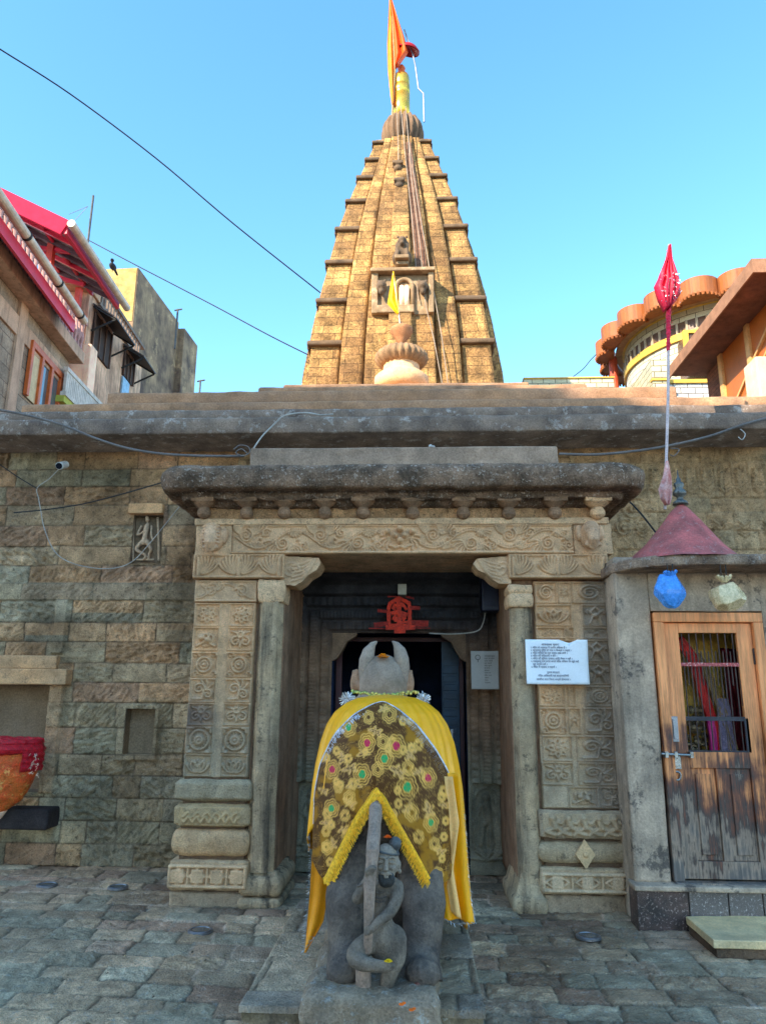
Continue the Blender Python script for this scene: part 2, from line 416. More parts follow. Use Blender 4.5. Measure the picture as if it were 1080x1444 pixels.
M_shaft = mat('pale_shaft_stone', (.25, .235, .18), var=.35, scale=6, fine=80, tint=(.16, .17, .15), tint_amt=.7, tint_scale=2.5, spots=(.05, .045, .04), spot_amt=.6, spot_scale=9, streak=.75, bump=.6)
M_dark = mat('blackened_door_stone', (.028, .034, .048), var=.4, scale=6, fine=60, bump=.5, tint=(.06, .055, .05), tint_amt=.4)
M_jambd = mat('inner_jamb_stone', attr=True, var=.4, scale=6, fine=80, bump=.4)
PF, YW = 6.3, 7.5
temple = thing('stone_temple', (P(567, 1000, YW).x, YW, 0), 'old carved stone temple with tall ribbed spire behind the draped bull', 'temple')
AX = temple.location.x
PAL = np.array([(.26, .19, .13), (.235, .185, .13), (.20, .185, .145), (.185, .185, .15), (.165, .185, .16), (.235, .175, .14), (.215, .195, .155), (.155, .175, .16), (.28, .215, .15)])
PAL = (.75*PAL+.25*PAL.mean(0))*np.array([.96, 1.0, .97])
def blocks(X, Z, rows, seed, wr=(.25, .6), jw=.007, wob=.010, depth=.018, off=.018, rough=.012, pal=PAL, pw=None, xoff=0.):
    rg = np.random.RandomState(seed); rows = np.array(rows)
    Zw = Z+wob*(fbm(X*5+seed, Z*5, 0, 3)-.5)*2; Xw = X+wob*(fbm(X*7+3, Z*7+seed, 4, 3)-.5)*2
    r = np.clip(np.searchsorted(rows, Zw)-1, 0, len(rows)-2); idn = np.zeros(X.shape, np.int64); e = np.minimum(Zw-rows[r], rows[r+1]-Zw)
    for k in range(len(rows)-1):
        b = [X.min()-1-rg.rand()*.4]
        while b[-1] < X.max()+1: b.append(b[-1]+wr[0]+(wr[1]-wr[0])*rg.rand())
        b = np.array(b); mk_ = r == k; c = np.searchsorted(b, Xw[mk_])-1
        idn[mk_] = k*1000+c; e[mk_] = np.minimum(e[mk_], np.minimum(Xw[mk_]-b[c], b[c+1]-Xw[mk_]))
    q = lambda s_: _h(idn, idn*0+seed, idn*0+s_)
    edge = sstep(0, jw*2, e+.3*jw)
    am = .25+1.2*q(5)
    ang = q(6)*3; hat = vn((X*np.cos(ang)+Z*np.sin(ang))*70, (Z*np.cos(ang)-X*np.sin(ang))*14, idn % 97)
    rg_n = fbm(X*22, Z*22, seed, 4)-.5
    h = off*(q(1)-.5)+depth*edge*(.7+.3*sstep(0, .05, e))-depth+rough*am*(rg_n*1.7+(hat-.5)*.9)*edge
    if pw is None: ci = (q(2)*len(pal)).astype(int) % len(pal)
    else:
        cum = np.cumsum(pw, -1); ci = (q(2)[..., None]*cum[..., -1:] > cum).sum(-1).clip(0, len(pal)-1)
    c = pal[ci]*(.8+.4*q(3))[..., None]
    c = c*(.62+.76*fbm(X*3.5, Z*3.5, seed+1, 5))[..., None]*(.8+.4*sstep(.4, .6, fbm(X*1.1, Z*1.1, seed+4, 4)))[..., None]
    c = c*edge[..., None]+np.array([.055, .05, .042])*(1-edge)[..., None]                     # soil in the joints
    return h, c, idn, e
# ---- left wall
zl = lambda v: P(120, v, YW).z
x0 = P(0, 900, YW).x-.45; xpl = P(272, 900, PF).x; xpr = P(861, 900, PF).x
rowsL = [-.05]+[zl(v) for v in (1190, 1157, 1125, 1093, 1063, 1025, 990, 962, 935, 905, 878, 846, 822, 797, 770, 741, 712, 686, 662, 636, 600)]
recess = (x0-1, P(65, 1050, YW).x, zl(1118), zl(963))
nich = (P(176, 1030, YW).x, P(218, 1030, YW).x, zl(1063), zl(998))
stat = (P(186, 760, YW).x, P(229, 760, YW).x, zl(795), zl(727))
def inr(x, z, r): return (x > r[0]) & (x < r[1]) & (z > r[2]) & (z < r[3])
def fnL(X, Z):
    xw = X+x0; zw = Z
    hgt = sstep(1.4, 2.6, zw)[..., None]
    w_lo = np.array([.2, .3, 1.3, 1.6, 1.8, .3, .9, 1.7, .1]); w_hi = np.array([1.8, 1.5, 1.0, .5, .45, 1.0, .8, .25, 1.0])
    h, c, i, e = blocks(xw, zw, rowsL, 11, wr=(.24, .78), pw=w_lo*(1-hgt)+w_hi*hgt, rough=.030, depth=.013, off=.009)
    band = (zw > zl(846)) & (zw < zl(822)); h = np.where(band, h*.35+.012, h)
    c = np.where(band[..., None], c*.4+np.array([.15, .175, .15])*.6, c); dk = sstep(.58, .75, fbm(xw*1.3+4, zw*.8, 9))[..., None]; c = c*(1-.4*dk)
    # warm run-off stain high up, pale lime patch
    # pilaster strip and base of the recess frame
    pil = (xw > P(75, 900, YW).x) & (xw < P(92, 900, YW).x) & (zw > zl(922)) & (zw < zl(846)); h = np.where(pil, .025, h)
    fr = inr(xw, zw, (P(65, 1050, YW).x, P(83, 1050, YW).x, zl(1118), zl(965))); h = np.where(fr, h*.5+.05, h)
    fr2 = inr(xw, zw, (P(166, 1030, YW).x, P(225, 1030, YW).x, zl(1072), zl(992))); h = np.where(fr2, h*.4+.03, h)
    c = np.where(fr[..., None], c*.5+np.array([.24, .19, .13])*.5, c)
    return h, c
def holeL(x, z):
    xw = x+x0; return inr(xw, z, recess) | inr(xw, z, nich) | inr(xw, z, stat)
wl = hf('front_wall', (x0, YW, 0), (1, 0, 0), (0, -1, 0), xpl-x0, 4.25, .0115, fnL, M_attr, temple, skirt=.3, hole=holeL)
def niche_box(name, r, d, m, parent, y=YW):
    q = MB(); t = .0; x0_, x1_, z0_, z1_ = r
    for a in ((x0_-.04, x0_, z0_-.04, z1_+.04), (x1_, x1_+.04, z0_-.04, z1_+.04), (x0_, x1_, z0_-.04, z0_), (x0_, x1_, z1_, z1_+.04)): q.box(a[0], a[1], y+.012, y+d+.02, a[2], a[3])
    q.box(x0_-.04, x1_+.04, y+d, y+d+.05, z0_-.04, z1_+.04)
    o = q.build(name, m, parent); return displace_sub(o, .05, .006)
def displace_sub(o, L, amp, sc=12):
    bm = bmesh.new(); bm.from_mesh(o.data)
    for _ in range(3):
        ed = [e for e in bm.edges if e.calc_length() > L*1.5]
        if not ed: break
        bmesh.ops.subdivide_edges(bm, edges=ed, cuts=1, use_grid_fill=True)
    bm.to_mesh(o.data); bm.free()
    return displace(o, amp, sc, smooth=False)
M_rec = mat('recess_stone', (.15, .14, .11), var=.4, scale=6, fine=60, tint=(.06, .06, .06), tint_amt=.6, tint_scale=3)
niche_box('window_recess', (max(recess[0], x0-.1), *recess[1:]), .28, M_rec, wl); niche_box('small_niche', nich, .14, M_rec, wl); niche_box('statue_niche', stat, .09, M_rec, wl)
# lintel ledge above the recess, bevelled
q = MB(); xa = x0-.05; q.box(xa, P(96, 950, YW-.1).x, YW-.13, YW+.05, zl(966), zl(944)); q.box(xa, P(80, 940, YW-.06).x, YW-.07, YW+.05, zl(944), zl(925))
o = q.build('ledge', mat('ledge_stone', (.27, .205, .13), var=.35, tint=(.17, .17, .14), tint_amt=.5, spots=(.05, .05, .05), spot_amt=.4), wl, bevel=.012); displace_sub(o, .06, .008)
q = MB(); q.box(x0-.05, P(70, 1140, YW-.22).x, YW-.24, YW+.02, zl(1166), zl(1137))
o = q.build('bracket_slab', mat('black_oily_stone', (.022, .024, .032), rough=.45, var=.5, bump=.5), wl, bevel=.02); displace_sub(o, .06, .012)
# figure in its niche
def limbs(L, n=9):
    """list of polylines ((x,y,z,r), ...) -> overlapping closed tubes with round ends"""
    q = MB()
    for pl in L:
        pts = [Vector(p[:3]) for p in pl]; rr = [p[3] for p in pl]
        if len(pl) == 1: q.ell(pts[0], rr[0], rr[0], rr[0], 12, 8); continue
        # smooth path by catmull-rom
        P_, R_ = [], []
        for i in range(len(pts)-1):
            a = pts[max(i-1, 0)]; b = pts[i]; c = pts[i+1]; d = pts[min(i+2, len(pts)-1)]
            for k in range(5):
                t = k/5; P_.append(.5*((2*b)+(c-a)*t+(2*a-5*b+4*c-d)*t*t+(3*b-a-3*c+d)*t**3)); R_.append(rr[i]+(rr[i+1]-rr[i])*t)
        P_.append(pts[-1]); R_.append(rr[-1])
        q.tube(P_, R_, n); q.ell(P_[0], R_[0], R_[0], R_[0], 10, 6); q.ell(P_[-1], R_[-1], R_[-1], R_[-1], 10, 6)
    return q
def nf(px, py, dy=0., r=0.):                     # pixel inside the 1080-wide enlargement of (170,700)-(280,810)
    p = P(170+px/9.82, 700+py/9.82, YW+.05); return (p.x, p.y-dy, p.z, r)
k_ = .0073/9.82*10
figs = [[nf(385, 330, .02, .024)], [nf(380, 300, .02, .020)], [nf(385, 380, .01, .014), nf(370, 440, .015, .03), nf(355, 540, .02, .024), nf(340, 640, .02, .034)],
        [nf(300, 420, .015, .014), nf(245, 540, .02, .012), nf(350, 490, .035, .011)], [nf(440, 420, .015, .014), nf(440, 540, .02, .012), nf(470, 620, .03, .012)],
        [nf(310, 640, .02, .026), nf(235, 740, .025, .02), nf(360, 820, .03, .013), nf(335, 880, .03, .011)], [nf(380, 640, .02, .026), nf(440, 740, .03, .018), nf(410, 800, .02, .013), nf(400, 880, .02, .013)],
        [nf(240, 880, .01, .012), nf(470, 880, .01, .012)], [nf(520, 300, .0, .014), nf(530, 560, 0, .013), nf(535, 890, 0, .014)], [nf(190, 300, .0, .013), nf(180, 560, 0, .013), nf(180, 890, 0, .014)]]
o = limbs(figs).build('niche_figure', mat('grey_carved_stone', (.25, .23, .19), var=.3, spots=(.07, .07, .07), spot_amt=.4), wl); fuse(o, .006, 2, .002, 60)
q = MB(); q.box(P(184, 720, YW).x, P(232, 720, YW).x, YW-.06, YW+.03, zl(726), zl(712)); o = q.build('niche_hood', mat('hood_stone', (.29, .22, .14)), wl, bevel=.01); displace_sub(o, .04, .006)
# ---- right wall
zr = lambda v: P(980, v, YW).z
xR1 = P(1080, 700, YW).x+.5
rowsR = [-.05, .3, .6, .9, 1.2, 1.5, 1.8, 2.1, 2.4]+[zr(v) for v in (775, 748, 722, 702, 652, 618, 590)]
def fnR(X, Z):
    xw = X+xpr; wgt = np.array([1., 1, 1, .5, .3, .6, 1, .2, .6])
    h, c, i, e = blocks(xw, Z, rowsR, 23, pw=np.broadcast_to(wgt, X.shape+(9,)), wr=(.22, .42), rough=.014)
    c = c*.35+np.array([.225, .195, .13])*.65*(.8+.4*fbm(xw*4, Z*4, 2))[..., None]
    pts = []; z0_, z1_ = zr(702), zr(652)
    for a in range(12):
        cx = P(900+24*a, 677, YW).x-xpr; zc = (z0_+z1_)/2
        for s_ in (-1, 1):
            for t in np.linspace(0, 1, 6): pts += line([(cx, z0_+.05+t*.2), (cx+s_*(.055*(1-.3*t)), z0_+.10+t*.2)], .012, .018)
        pts += line([(cx, z0_+.03), (cx, z1_-.04)], .008)
        pts += line([(cx-.085, z0_+.01), (cx-.085, z1_-.01)], .008)
    for a in range(9):                               # lower row of carved palms
        cx = P(905+36*a, 745, YW).x-xpr
        for t in np.linspace(0, 1, 4):
            for s_ in (-1, 1): pts += line([(cx, zr(758)+t*.12), (cx+s_*.06, zr(758)+.05+t*.12)], .008, .012)
    for cx, cz, R in ((893, 718, .13), (880, 745, .1), (905, 742, .09)): pts += spiral(P(cx, cz, YW).x-xpr, zr(cz), R, 1.6, 1, 1, .014)
    m_ = (Z > z0_) & (Z < z1_); h = np.where(m_, h*.3, h)
    return h+carve(X, Z, pts)*2.2, c
wr_ = hf('front_wall', (xpr, YW, 0), (1, 0, 0), (0, -1, 0), xR1-xpr, 4.25, .0115, fnR, M_attr, temple, skirt=.3)
# band of shaded masonry behind the porch top
def fnT(X, Z): h, c, i, e = blocks(X, Z, [-.1, .18, .42, .66, .95], 5, rough=.012); return h, c*.9
zt0 = P(560, 700, YW).z
hf('wall_over_porch', (xpl, YW, zt0), (1, 0, 0), (0, -1, 0), xpr-xpl, 4.25-zt0, .02, fnT, M_attr, temple, skirt=.3)
M_side = brickmat('hall_side_masonry', (.25, .19, .13), (.17, .16, .13), (.07, .06, .05), bw=.5, rh=.28, ms=.015, dirt=(.09, .085, .08), dirt_amt=.5)
q = MB(); yb = 19.
q.box(x0, x0+.3, YW+.35, yb, 0, 4.2); q.box(xR1-.3, xR1, YW+.35, yb, 0, 4.2); q.box(x0+.3, xR1-.3, yb-.3, yb, 0, 4.2)
boxuv(q.build('side_wall', M_side, temple))
# ---- stepped roof
def tier(vtop, vbot, Y, xa, xb, m, back, res=.06, lip=.0, amp=.012):
    zt = P(560, vtop, Y).z; zb_ = P(560, vbot, Y).z
    q = [(0, zb_), (lip, zb_+.02), (lip, zt-.03), (lip-.015, zt)] if lip else [(-.01, zb_), (0, zb_+.015), (0, zt-.02), (-.015, zt)]
    return stack('roof_tier', xa, xb, Y, back, q, m, temple, res=res, amp=amp, sc=5, zres=.04, cr=.01, ck=0)
zt_ = P(560, 586, 6.95).z
t1a, t1b = P(-40, 600, 6.95).x, P(1120, 600, 6.95).x
tier(586, 609, 6.95, t1a, t1b, M_tier, 19.2)
tier(575, 592, 7.2, t1a+.12, t1b-.1, M_tier, 19.0)
tier(564, 580, 7.55, P(31, 570, 7.55).x, P(1069, 570, 7.55).x+.3, M_tier2, 18.7)
tier(549, 568, 8.4, P(153, 555, 8.4).x, P(953, 555, 8.4).x, M_tier2, 18.3)
tier(544, 553, 9.6, P(365, 547, 9.6).x, P(827, 547, 9.6).x, M_tier2, 17.9)
tier(540.5, 547, 10.6, P(400, 547, 10.6).x, P(745, 547, 10.6).x, M_tier2, 17.6)
# ---- the spire
YC = 15.5; XC = P(567.5, 300, YC).x
tab = [(560, 139), (545, 138), (485, 131), (425, 119), (370, 106), (325, 93), (285, 78), (250, 62), (225, 50), (210, 43), (197, 38)]
zw = []
for v, hw in tab:
    W_ = 2.0
    for _ in range(12):
        p = P(567.5-hw, v, YC-W_*1.0); W_ = XC-p.x
    zw.append((p.z, W_/1.02))
zw = np.array(zw); zb0, zt0s = zw[0, 0]-.6, zw[-1, 0]
Wz = lambda z: float(np.interp(z, zw[:, 0], zw[:, 1]))
fs = np.array(sorted(set(np.round(np.concatenate([np.linspace(-1, 1, 41), [-.68, -.675, -.655, -.65, .65, .655, .675, .68, -.41, -.405, -.38, -.375, .375, .38, .405, .41, -.13, -.128, .128, .13]]), 4))))
of = lambda f: np.where(np.abs(f) < .129, .235, np.where(np.abs(f) < .378, .17, np.where(np.abs(f) < .407, .02, np.where(np.abs(f) < .6525, .085, np.where(np.abs(f) < .677, -.05, 0.)))))
zs = np.linspace(zb0, zt0s, 150); V = []; UV = []
for z in zs:
    W_ = Wz(z); row = []
    course = int(z/.19); jit = .012*(_h(np.array(course), np.array(3), np.array(1))-.5)
    for side in range(4):
        for f in fs[:-1] if True else fs:
            o_ = float(of(f))*W_; a, b = f*W_, -(W_+o_+float(jit))
            for _ in range(side): a, b = -b, a
            row.append((XC+a, YC+b, z)); UV.append((f*Wz(zb0)*.9+side*7.3, z))
    V += row
nper = len(V)//len(zs); F = gridf(nper, len(zs), True)
M_sp = brickmat('spire_masonry', (.50, .29, .10), (.29, .155, .055), (.15, .085, .042), bw=.5, rh=.195, ms=.006, var=.55, dirt=(.15, .08, .038), dirt_amt=.6, bump=.9, dirt_scale=1.1)
spire = mk('spire', V, F, M_sp, temple, uv=UV)
q = MB(); q.box(XC-.5, XC+.5, YC-.5, YC+.5, zt0s-.15, zt0s-.01)
M_ledge = mat('spire_ledge_stone', (.16, .10, .055), var=.45, scale=5, tint=(.08, .06, .045), tint_amt=.6)
for v in (203, 227, 252, 285, 324, 371, 425, 485):
    W_ = 1.8
    for _ in range(10):
        z = P(500, v, YC-W_).z; W_ = Wz(z)
    r = .046+.021*W_
    for s_ in (-1, 1):
        a = Vector((XC+s_*.64*W_, YC-W_-.01, z)); b = Vector((XC+s_*(W_+.01), YC-W_-.01, z)); c = Vector((XC+s_*(W_+.01), YC-.64*W_, z))
        q = MB(); q.bar(a, b+Vector((s_*r*.9, 0, 0)), r*2.2, r*1.3); q.bar(b+Vector((0, r*1.1, 0)), c, r*2.2, r*1.3)
        o = q.build('ledge', M_ledge, spire, bevel=r*.45, seg=2); displace(o, .012, 8, smooth=False)
# neck, ribbed disc and gilded pots
za = P(568, 197, YC-.4).z; zb_ = P(568, 152, YC-.4).z; R = (P(598, 172, YC).x-P(538, 172, YC).x)/2
q = MB(); q.lathe((XC, YC, 0), [(R*.55, zt0s-.25), (R*.55, za), (R*.62, za+.1*(zb_-za))]+[(R*(.62+.38*sin(pi*t)**.7), za+(zb_-za)*t) for t in np.linspace(.1, .92, 9)]+[(R*.3, zb_)], 72, rib=.30, nr=18)
am = q.build('ribbed_disc', mat('disc_stone', (.24, .145, .08), var=.45, tint=(.10, .06, .04), tint_amt=.7, tint_scale=3), spire, smooth=True)
zf = lambda v: P(566, v, YC).z
rf = lambda px, v: P(566+px, v, YC).x-P(566, v, YC).x
q = MB(); q.lathe((P(566, 130, YC).x, YC, 0), [(rf(12, 150), zb_-.1), (rf(12, 150), zf(136)), (rf(10, 150), zf(135)), (rf(12, 150), zf(133)), (rf(12, 130), zf(124)), (rf(10.5, 130), zf(123)), (rf(11.5, 130), zf(121)), (rf(11, 120), zf(110)), (rf(9, 120), zf(108)), (rf(5, 120), zf(103))], 32)
mgold = mat('gilded_metal', (.85, .50, .07), rough=.32, var=.2, metal=.75, spec=.6, bump=.08)
q.build('gilded_finial', mgold, spire, smooth=True)
q = MB(); q.lathe((P(566, 130, YC).x, YC, 0), [(rf(9.5, 110), zf(113)), (rf(10, 110), zf(108)), (rf(5, 110), zf(103)), (rf(4.5, 100), zf(101)), (rf(5.5, 100), zf(97)), (rf(3, 100), zf(93)), (.01, zf(92))], 24)
q.build('finial_knob', mat('orange_paint', (.7, .13, .03), rough=.4, var=.2), spire, smooth=True)
# sculpted front of the spire: framed niche, guardian lion, lion masks
yf = YC-Wz(P(568, 410, 13.8).z)*1.24
M_spf = mat('spire_carving_stone', (.34, .225, .12), var=.4, scale=5, tint=(.2, .13, .08), tint_amt=.5, spots=(.42, .34, .22), spot_amt=.5, spot_scale=5)
def sx(u, v, y=None): return P(u, v, y or yf)
q = MB()
q.box(sx(524, 445).x, sx(533, 445).x, yf-.12, yf+.4, sx(560, 445).z, sx(560, 388).z); q.box(sx(604, 445).x, sx(612, 445).x, yf-.12, yf+.4, sx(560, 445).z, sx(560, 388).z)
q.box(sx(522, 445).x, sx(614, 445).x, yf-.2, yf+.4, sx(560, 389).z, sx(560, 384).z); q.box(sx(533, 445).x, sx(604, 445).x, yf-.03, yf+.4, sx(560, 445).z, sx(560, 389).z)
q.box(sx(531, 445).x, sx(584, 445).x, yf-.14, yf+.4, sx(560, 445).z, sx(560, 434).z)
niche = q.build('carved_niche', M_spf, spire, bevel=.02)
q = MB(); c = sx(570, 408); rr_ = sx(582, 408).x-c.x
arc = [(c.x+rr_*cos(t), yf-.06, c.z+rr_*sin(t)*1.1) for t in np.linspace(-.2, pi+.2, 14)]; q.tube([(c.x+rr_, yf-.06, sx(570, 434).z)]+arc+[(c.x-rr_, yf-.06, sx(570, 434).z)], .045, 8)
o = q.build('niche_arch', M_spf, spire, smooth=True)
q = MB()
for u in (566.5, 573.5):
    p = sx(u, 434); q.tube([(p.x, yf-.08, p.z), (p.x, yf-.08, sx(u, 410).z)], .05, 10); q.ell((p.x, yf-.08, sx(u, 409).z), .05, .05, .06)
o = q.build('niche_figure', mat('pale_limestone', (.62, .58, .48), var=.25), spire, smooth=True)
for u in (538, 596):
    q = MB(); c = sx(u, 404, yf-.12); q.ell(c, .11, .1, .13); q.ell(c+Vector((0, -.09, -.03)), .07, .07, .07); q.ell(c+Vector((0, -.06, -.14)), .06, .07, .08); q.ell(c+Vector((.07, 0, .12)), .03, .03, .04); q.ell(c+Vector((-.07, 0, .12)), .03, .03, .04)
    o = q.build('lion_mask', M_ledge, spire); fuse(o, .02, 2, .012, 14)
q = MB(); y = yf-.05; c = sx(567, 362, y)
q.ell(c+Vector((0, 0, .12)), .13, .16, .25); q.ell(sx(567, 341, y-.1), .10, .12, .11); q.ell(sx(567, 343, y-.2), .055, .07, .05); q.ell(sx(567, 346, y-.05), .14, .1, .13)
for s_ in (-1, 1):
    q.tube([c+Vector((s_*.09, -.1, .2)), c+Vector((s_*.1, -.16, -.02)), c+Vector((s_*.1, -.16, -.13))], [.055, .045, .05], 8); q.ell(c+Vector((s_*.13, 0, -.05)), .07, .16, .11); q.ell(sx(567+s_*6, 334, y-.06), .03, .03, .04)
o = q.build('guardian_lion', M_ledge, spire); fuse(o, .022, 3, .012, 14)
q = MB(); q.box(sx(557, 370).x, sx(577, 370).x, yf-.3, yf+.3, sx(567, 375).z, sx(567, 370).z); q.box(sx(559, 370).x, sx(576, 370).x, yf-.2, yf+.3, sx(567, 380).z, sx(567, 375).z)
q.build('lion_pedestal', M_spf, spire, bevel=.02)
# ---- roof finial over the hall: base, ribbed disc and bowl
YFN = 11.6; c = P(566, 540, YFN); RF = lambda px: P(566+px, 510, YFN).x-P(566, 510, YFN).x; ZF = lambda v: P(566, v, YFN).z
q = MB(); q.lathe((c.x, YFN, 0), [(RF(38), ZF(552)), (RF(38), ZF(535)), (RF(32), ZF(530)), (RF(26), ZF(526)), (RF(25), ZF(512)), (RF(24), ZF(508))], 32)
fin = q.build('roof_finial', mat('limewashed_stone', (.42, .33, .22), var=.35, spots=(.25, .2, .14), spot_amt=.7, spot_scale=6), temple, smooth=True)
q = MB(); z0_, z1_ = ZF(518), ZF(494)
q.lathe((c.x, YFN, 0), [(RF(20), z0_)]+[(RF(26+12*sin(pi*t)**.8), z0_+(z1_-z0_)*t) for t in np.linspace(.05, .95, 10)]+[(RF(18), z1_)], 96, rib=.13, nr=24)
q.build('ribbed_disc', mat('finial_disc_stone', (.34, .21, .11), var=.4, tint=(.16, .09, .05), tint_amt=.6), fin, smooth=True)
q = MB(); q.lathe((c.x, YFN, 0), [(RF(6), ZF(492)), (RF(7), ZF(480)), (RF(11), ZF(476)), (RF(16), ZF(468)), (RF(16), ZF(464)), (RF(13), ZF(462)), (RF(5), ZF(463)), (RF(3), ZF(458)), (RF(.5), ZF(453))], 32)
q.build('bowl', mat('finial_bowl_stone', (.21, .13, .08), var=.35), fin, smooth=True)
# ================================================================ PORCH
zf_ = lambda v: P(560, v, PF).z; zL = lambda v: P(310, v, PF).z; zR = lambda v: P(800, v, PF).z
XL0, XL1, XL2, XL3 = [P(u, 900, PF).x for u in (272, 359, 363, 399)]
XR0, XR1_, XR2, XR3 = [P(u, 900, PF).x for u in (719, 751, 755, 861)]
YB = YW+.0
M_pil = mat('carved_pillar_stone', attr=True, var=.32, scale=9, fine=95, bump=.4, dist=.008, spots=(.04, .04, .045), spot_amt=.28, spot_scale=9)
tan, tan2, gry, drk, grn = np.array([.315, .262, .19]), np.array([.285, .245, .185]), np.array([.21, .215, .185]), np.array([.10, .095, .10]), np.array([.19, .20, .165])
# ---- left carved column
def motif(kind, cx, cz, a):
    r = a*.125
    if kind == 0: return flower(cx, cz, a*.8, 8, r*.8)+[(cx, cz, r*1.4)]
    if kind == 1: return leaffan(cx, cz-a*.75, .5, 1.45, 3, a*1.2, r, .5)+leaffan(cx, cz-a*.75, pi-.5, pi-1.45, 3, a*1.2, r, .5)+line([(cx-a*.8, cz-a*.6), (cx, cz-a*.2), (cx+a*.8, cz-a*.6)], r)+[(cx-a*.3, cz+a*.1, r*2.2), (cx+a*.25, cz-.1*a, r*2.4)]
    if kind == 2: return ringp(cx, cz, a*.62, r)+ringp(cx, cz, a*.32, r)+[(cx, cz, r*1.5)]+sum([spiral(cx+s*a*.78, cz+t*a*.78, a*.26, 1, 0, 1, r*.8) for s in (-1, 1) for t in (-1, 1)], [])+sum([line([(cx+a*.35*cos(t), cz+a*.35*sin(t)), (cx+a*.58*cos(t), cz+a*.58*sin(t))], r*.6) for t in np.linspace(0, 2*pi, 11)], [])
    if kind == 3: return spiral(cx-a*.3, cz+a*.15, a*.5, 1.5, 0, 1, r)+spiral(cx+a*.45, cz-a*.35, a*.42, 1.4, 2, -1, r)+leaffan(cx+a*.1, cz+a*.1, .2, 1.5, 3, a*.8, r, .4)+line([(cx-a*.8, cz-a*.8), (cx, cz-a*.75), (cx+a*.1, cz)], r)
    if kind == 4: return spiral(cx-a*.45, cz-a*.2, a*.42, 1.3, 1.5, 1, r)+spiral(cx+a*.45, cz-a*.2, a*.42, 1.3, 1.5, -1, r)+ringp(cx, cz+a*.4, a*.25, r)+leaffan(cx, cz, 1.0, 2.1, 4, a*.8, r*.9, .1)+line([(cx-a*.8, cz+a*.7), (cx-a*.3, cz+a*.5), (cx, cz-a*.7), (cx+a*.3, cz+a*.5), (cx+a*.8, cz+a*.7)], r*.8)
    if kind == 5: return ringp(cx, cz, a*.78, r)+ringp(cx, cz, a*.3, r*1.3)+[(cx, cz, r*1.6)]+sum([line([(cx+a*.36*cos(t), cz+a*.36*sin(t)), (cx+a*.7*cos(t), cz+a*.7*sin(t))], r*.7) for t in np.linspace(0, 2*pi, 17)], [])+sum([line([(cx+s*a*.9, cz+t*a*.6), (cx+s*a*.9, cz+t*a*.9), (cx+s*a*.6, cz+t*a*.9)], r) for s in (-1, 1) for t in (-1, 1)], [])
    if kind == 6: return leaffan(cx, cz-a*.8, .35, 1.5, 4, a*1.3, r*1.2, .45)+leaffan(cx, cz-a*.8, pi-.35, pi-1.5, 4, a*1.3, r*1.2, .45)+spiral(cx, cz+a*.1, a*.3, 1.2, 0, 1, r)
    if kind == 7: return spiral(cx, cz, a*.75, 2.2, .5, 1, r*1.1)
    if kind == 8: return line([(cx-a*.5, cz-a*.8), (cx-a*.2, cz), (cx-a*.4, cz+a*.4), (cx, cz+a*.8), (cx+a*.4, cz+a*.4), (cx+a*.2, cz), (cx+a*.5, cz-a*.8)], r*1.1)+[(cx, cz, a*.3)]+spiral(cx-a*.7, cz+a*.3, a*.25, 1, 0, 1, r)+spiral(cx+a*.7, cz+a*.3, a*.25, 1, pi, -1, r)
    return []
def col_face(name, xa, xb, zlo, zhi, rowsz, cols, kinds, colfn, parent, rim=.012, y=PF):
    W, H = xb-xa, zhi-zlo
    def fn(X, Z):
        pts = []; h = np.zeros(X.shape); base = np.zeros(X.shape)
        Xn, Zn = X, Z
        for i in range(len(rowsz)-1):
            za, zb = rowsz[i]-zlo, rowsz[i+1]-zlo
            for j, (c0, c1) in enumerate(cols[i] if isinstance(cols, dict) else cols):
                a0, a1 = c0*W, c1*W; m_ = (X > a0) & (X < a1) & (Z > za) & (Z < zb)
                e = np.minimum(np.minimum(X-a0, a1-X), np.minimum(Z-za, zb-Z))
                f_ = sstep(.0, .006, e-.003)*.026-.034*sstep(rim, rim+.006, e)
                base = np.where(m_, f_, base)
                k = kinds[i][j]
                if k is None: base = np.where(m_, sstep(0, .01, e)*.018, base); continue
                a = min(a1-a0, zb-za)/2-rim*.9; sxx = (a1-a0)/(zb-za)
                mp = np.array(motif(k, 0, 0, a), float)
                if sxx > 1.15: mp[:, 0] *= min(sxx, 2.)*.95
                mp[:, 0] += (a0+a1)/2; mp[:, 1] += (za+zb)/2; pts += [tuple(p) for p in mp]
        hc = carve(X, Z, pts)*3.4 if pts else 0
        h = base+hc+.004*(fbm(X*30, Z*30, 1, 3)-.5)*2
        wear = fbm(X*2.2+5, Z*2.2, 7, 3)
        h = h-.016*sstep(.6, .8, wear)*0
        return h, colfn(X, Z+zlo, hc)
    return hf(name, (xa, y-.0, zlo), (1, 0, 0), (0, -1, 0), W, H, .0062, fn, M_pil, parent, skirt=.06)
rowsL_ = [zL(v) for v in (1096, 1063, 1024, 991, 956, 919, 884, 850)]
def cfL(X, z, hc):
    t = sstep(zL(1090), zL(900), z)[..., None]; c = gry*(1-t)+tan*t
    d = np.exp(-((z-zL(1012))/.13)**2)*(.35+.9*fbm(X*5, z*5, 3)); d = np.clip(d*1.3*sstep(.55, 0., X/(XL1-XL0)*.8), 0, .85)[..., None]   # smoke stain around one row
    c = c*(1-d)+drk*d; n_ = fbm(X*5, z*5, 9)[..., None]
    return c*(.75+.5*n_)
M_side_in = mat('brown_inner_stone', (.115, .08, .058), var=.4, scale=5, tint=(.16, .15, .13), tint_amt=.5, streak=.4)
pl = stack('pillar', XL0+.005, XL3, PF+.05, YB+.1, [(0, zL(1262)), (0, zL(785))], M_side_in, temple, res=.05, amp=.006, zres=.06)
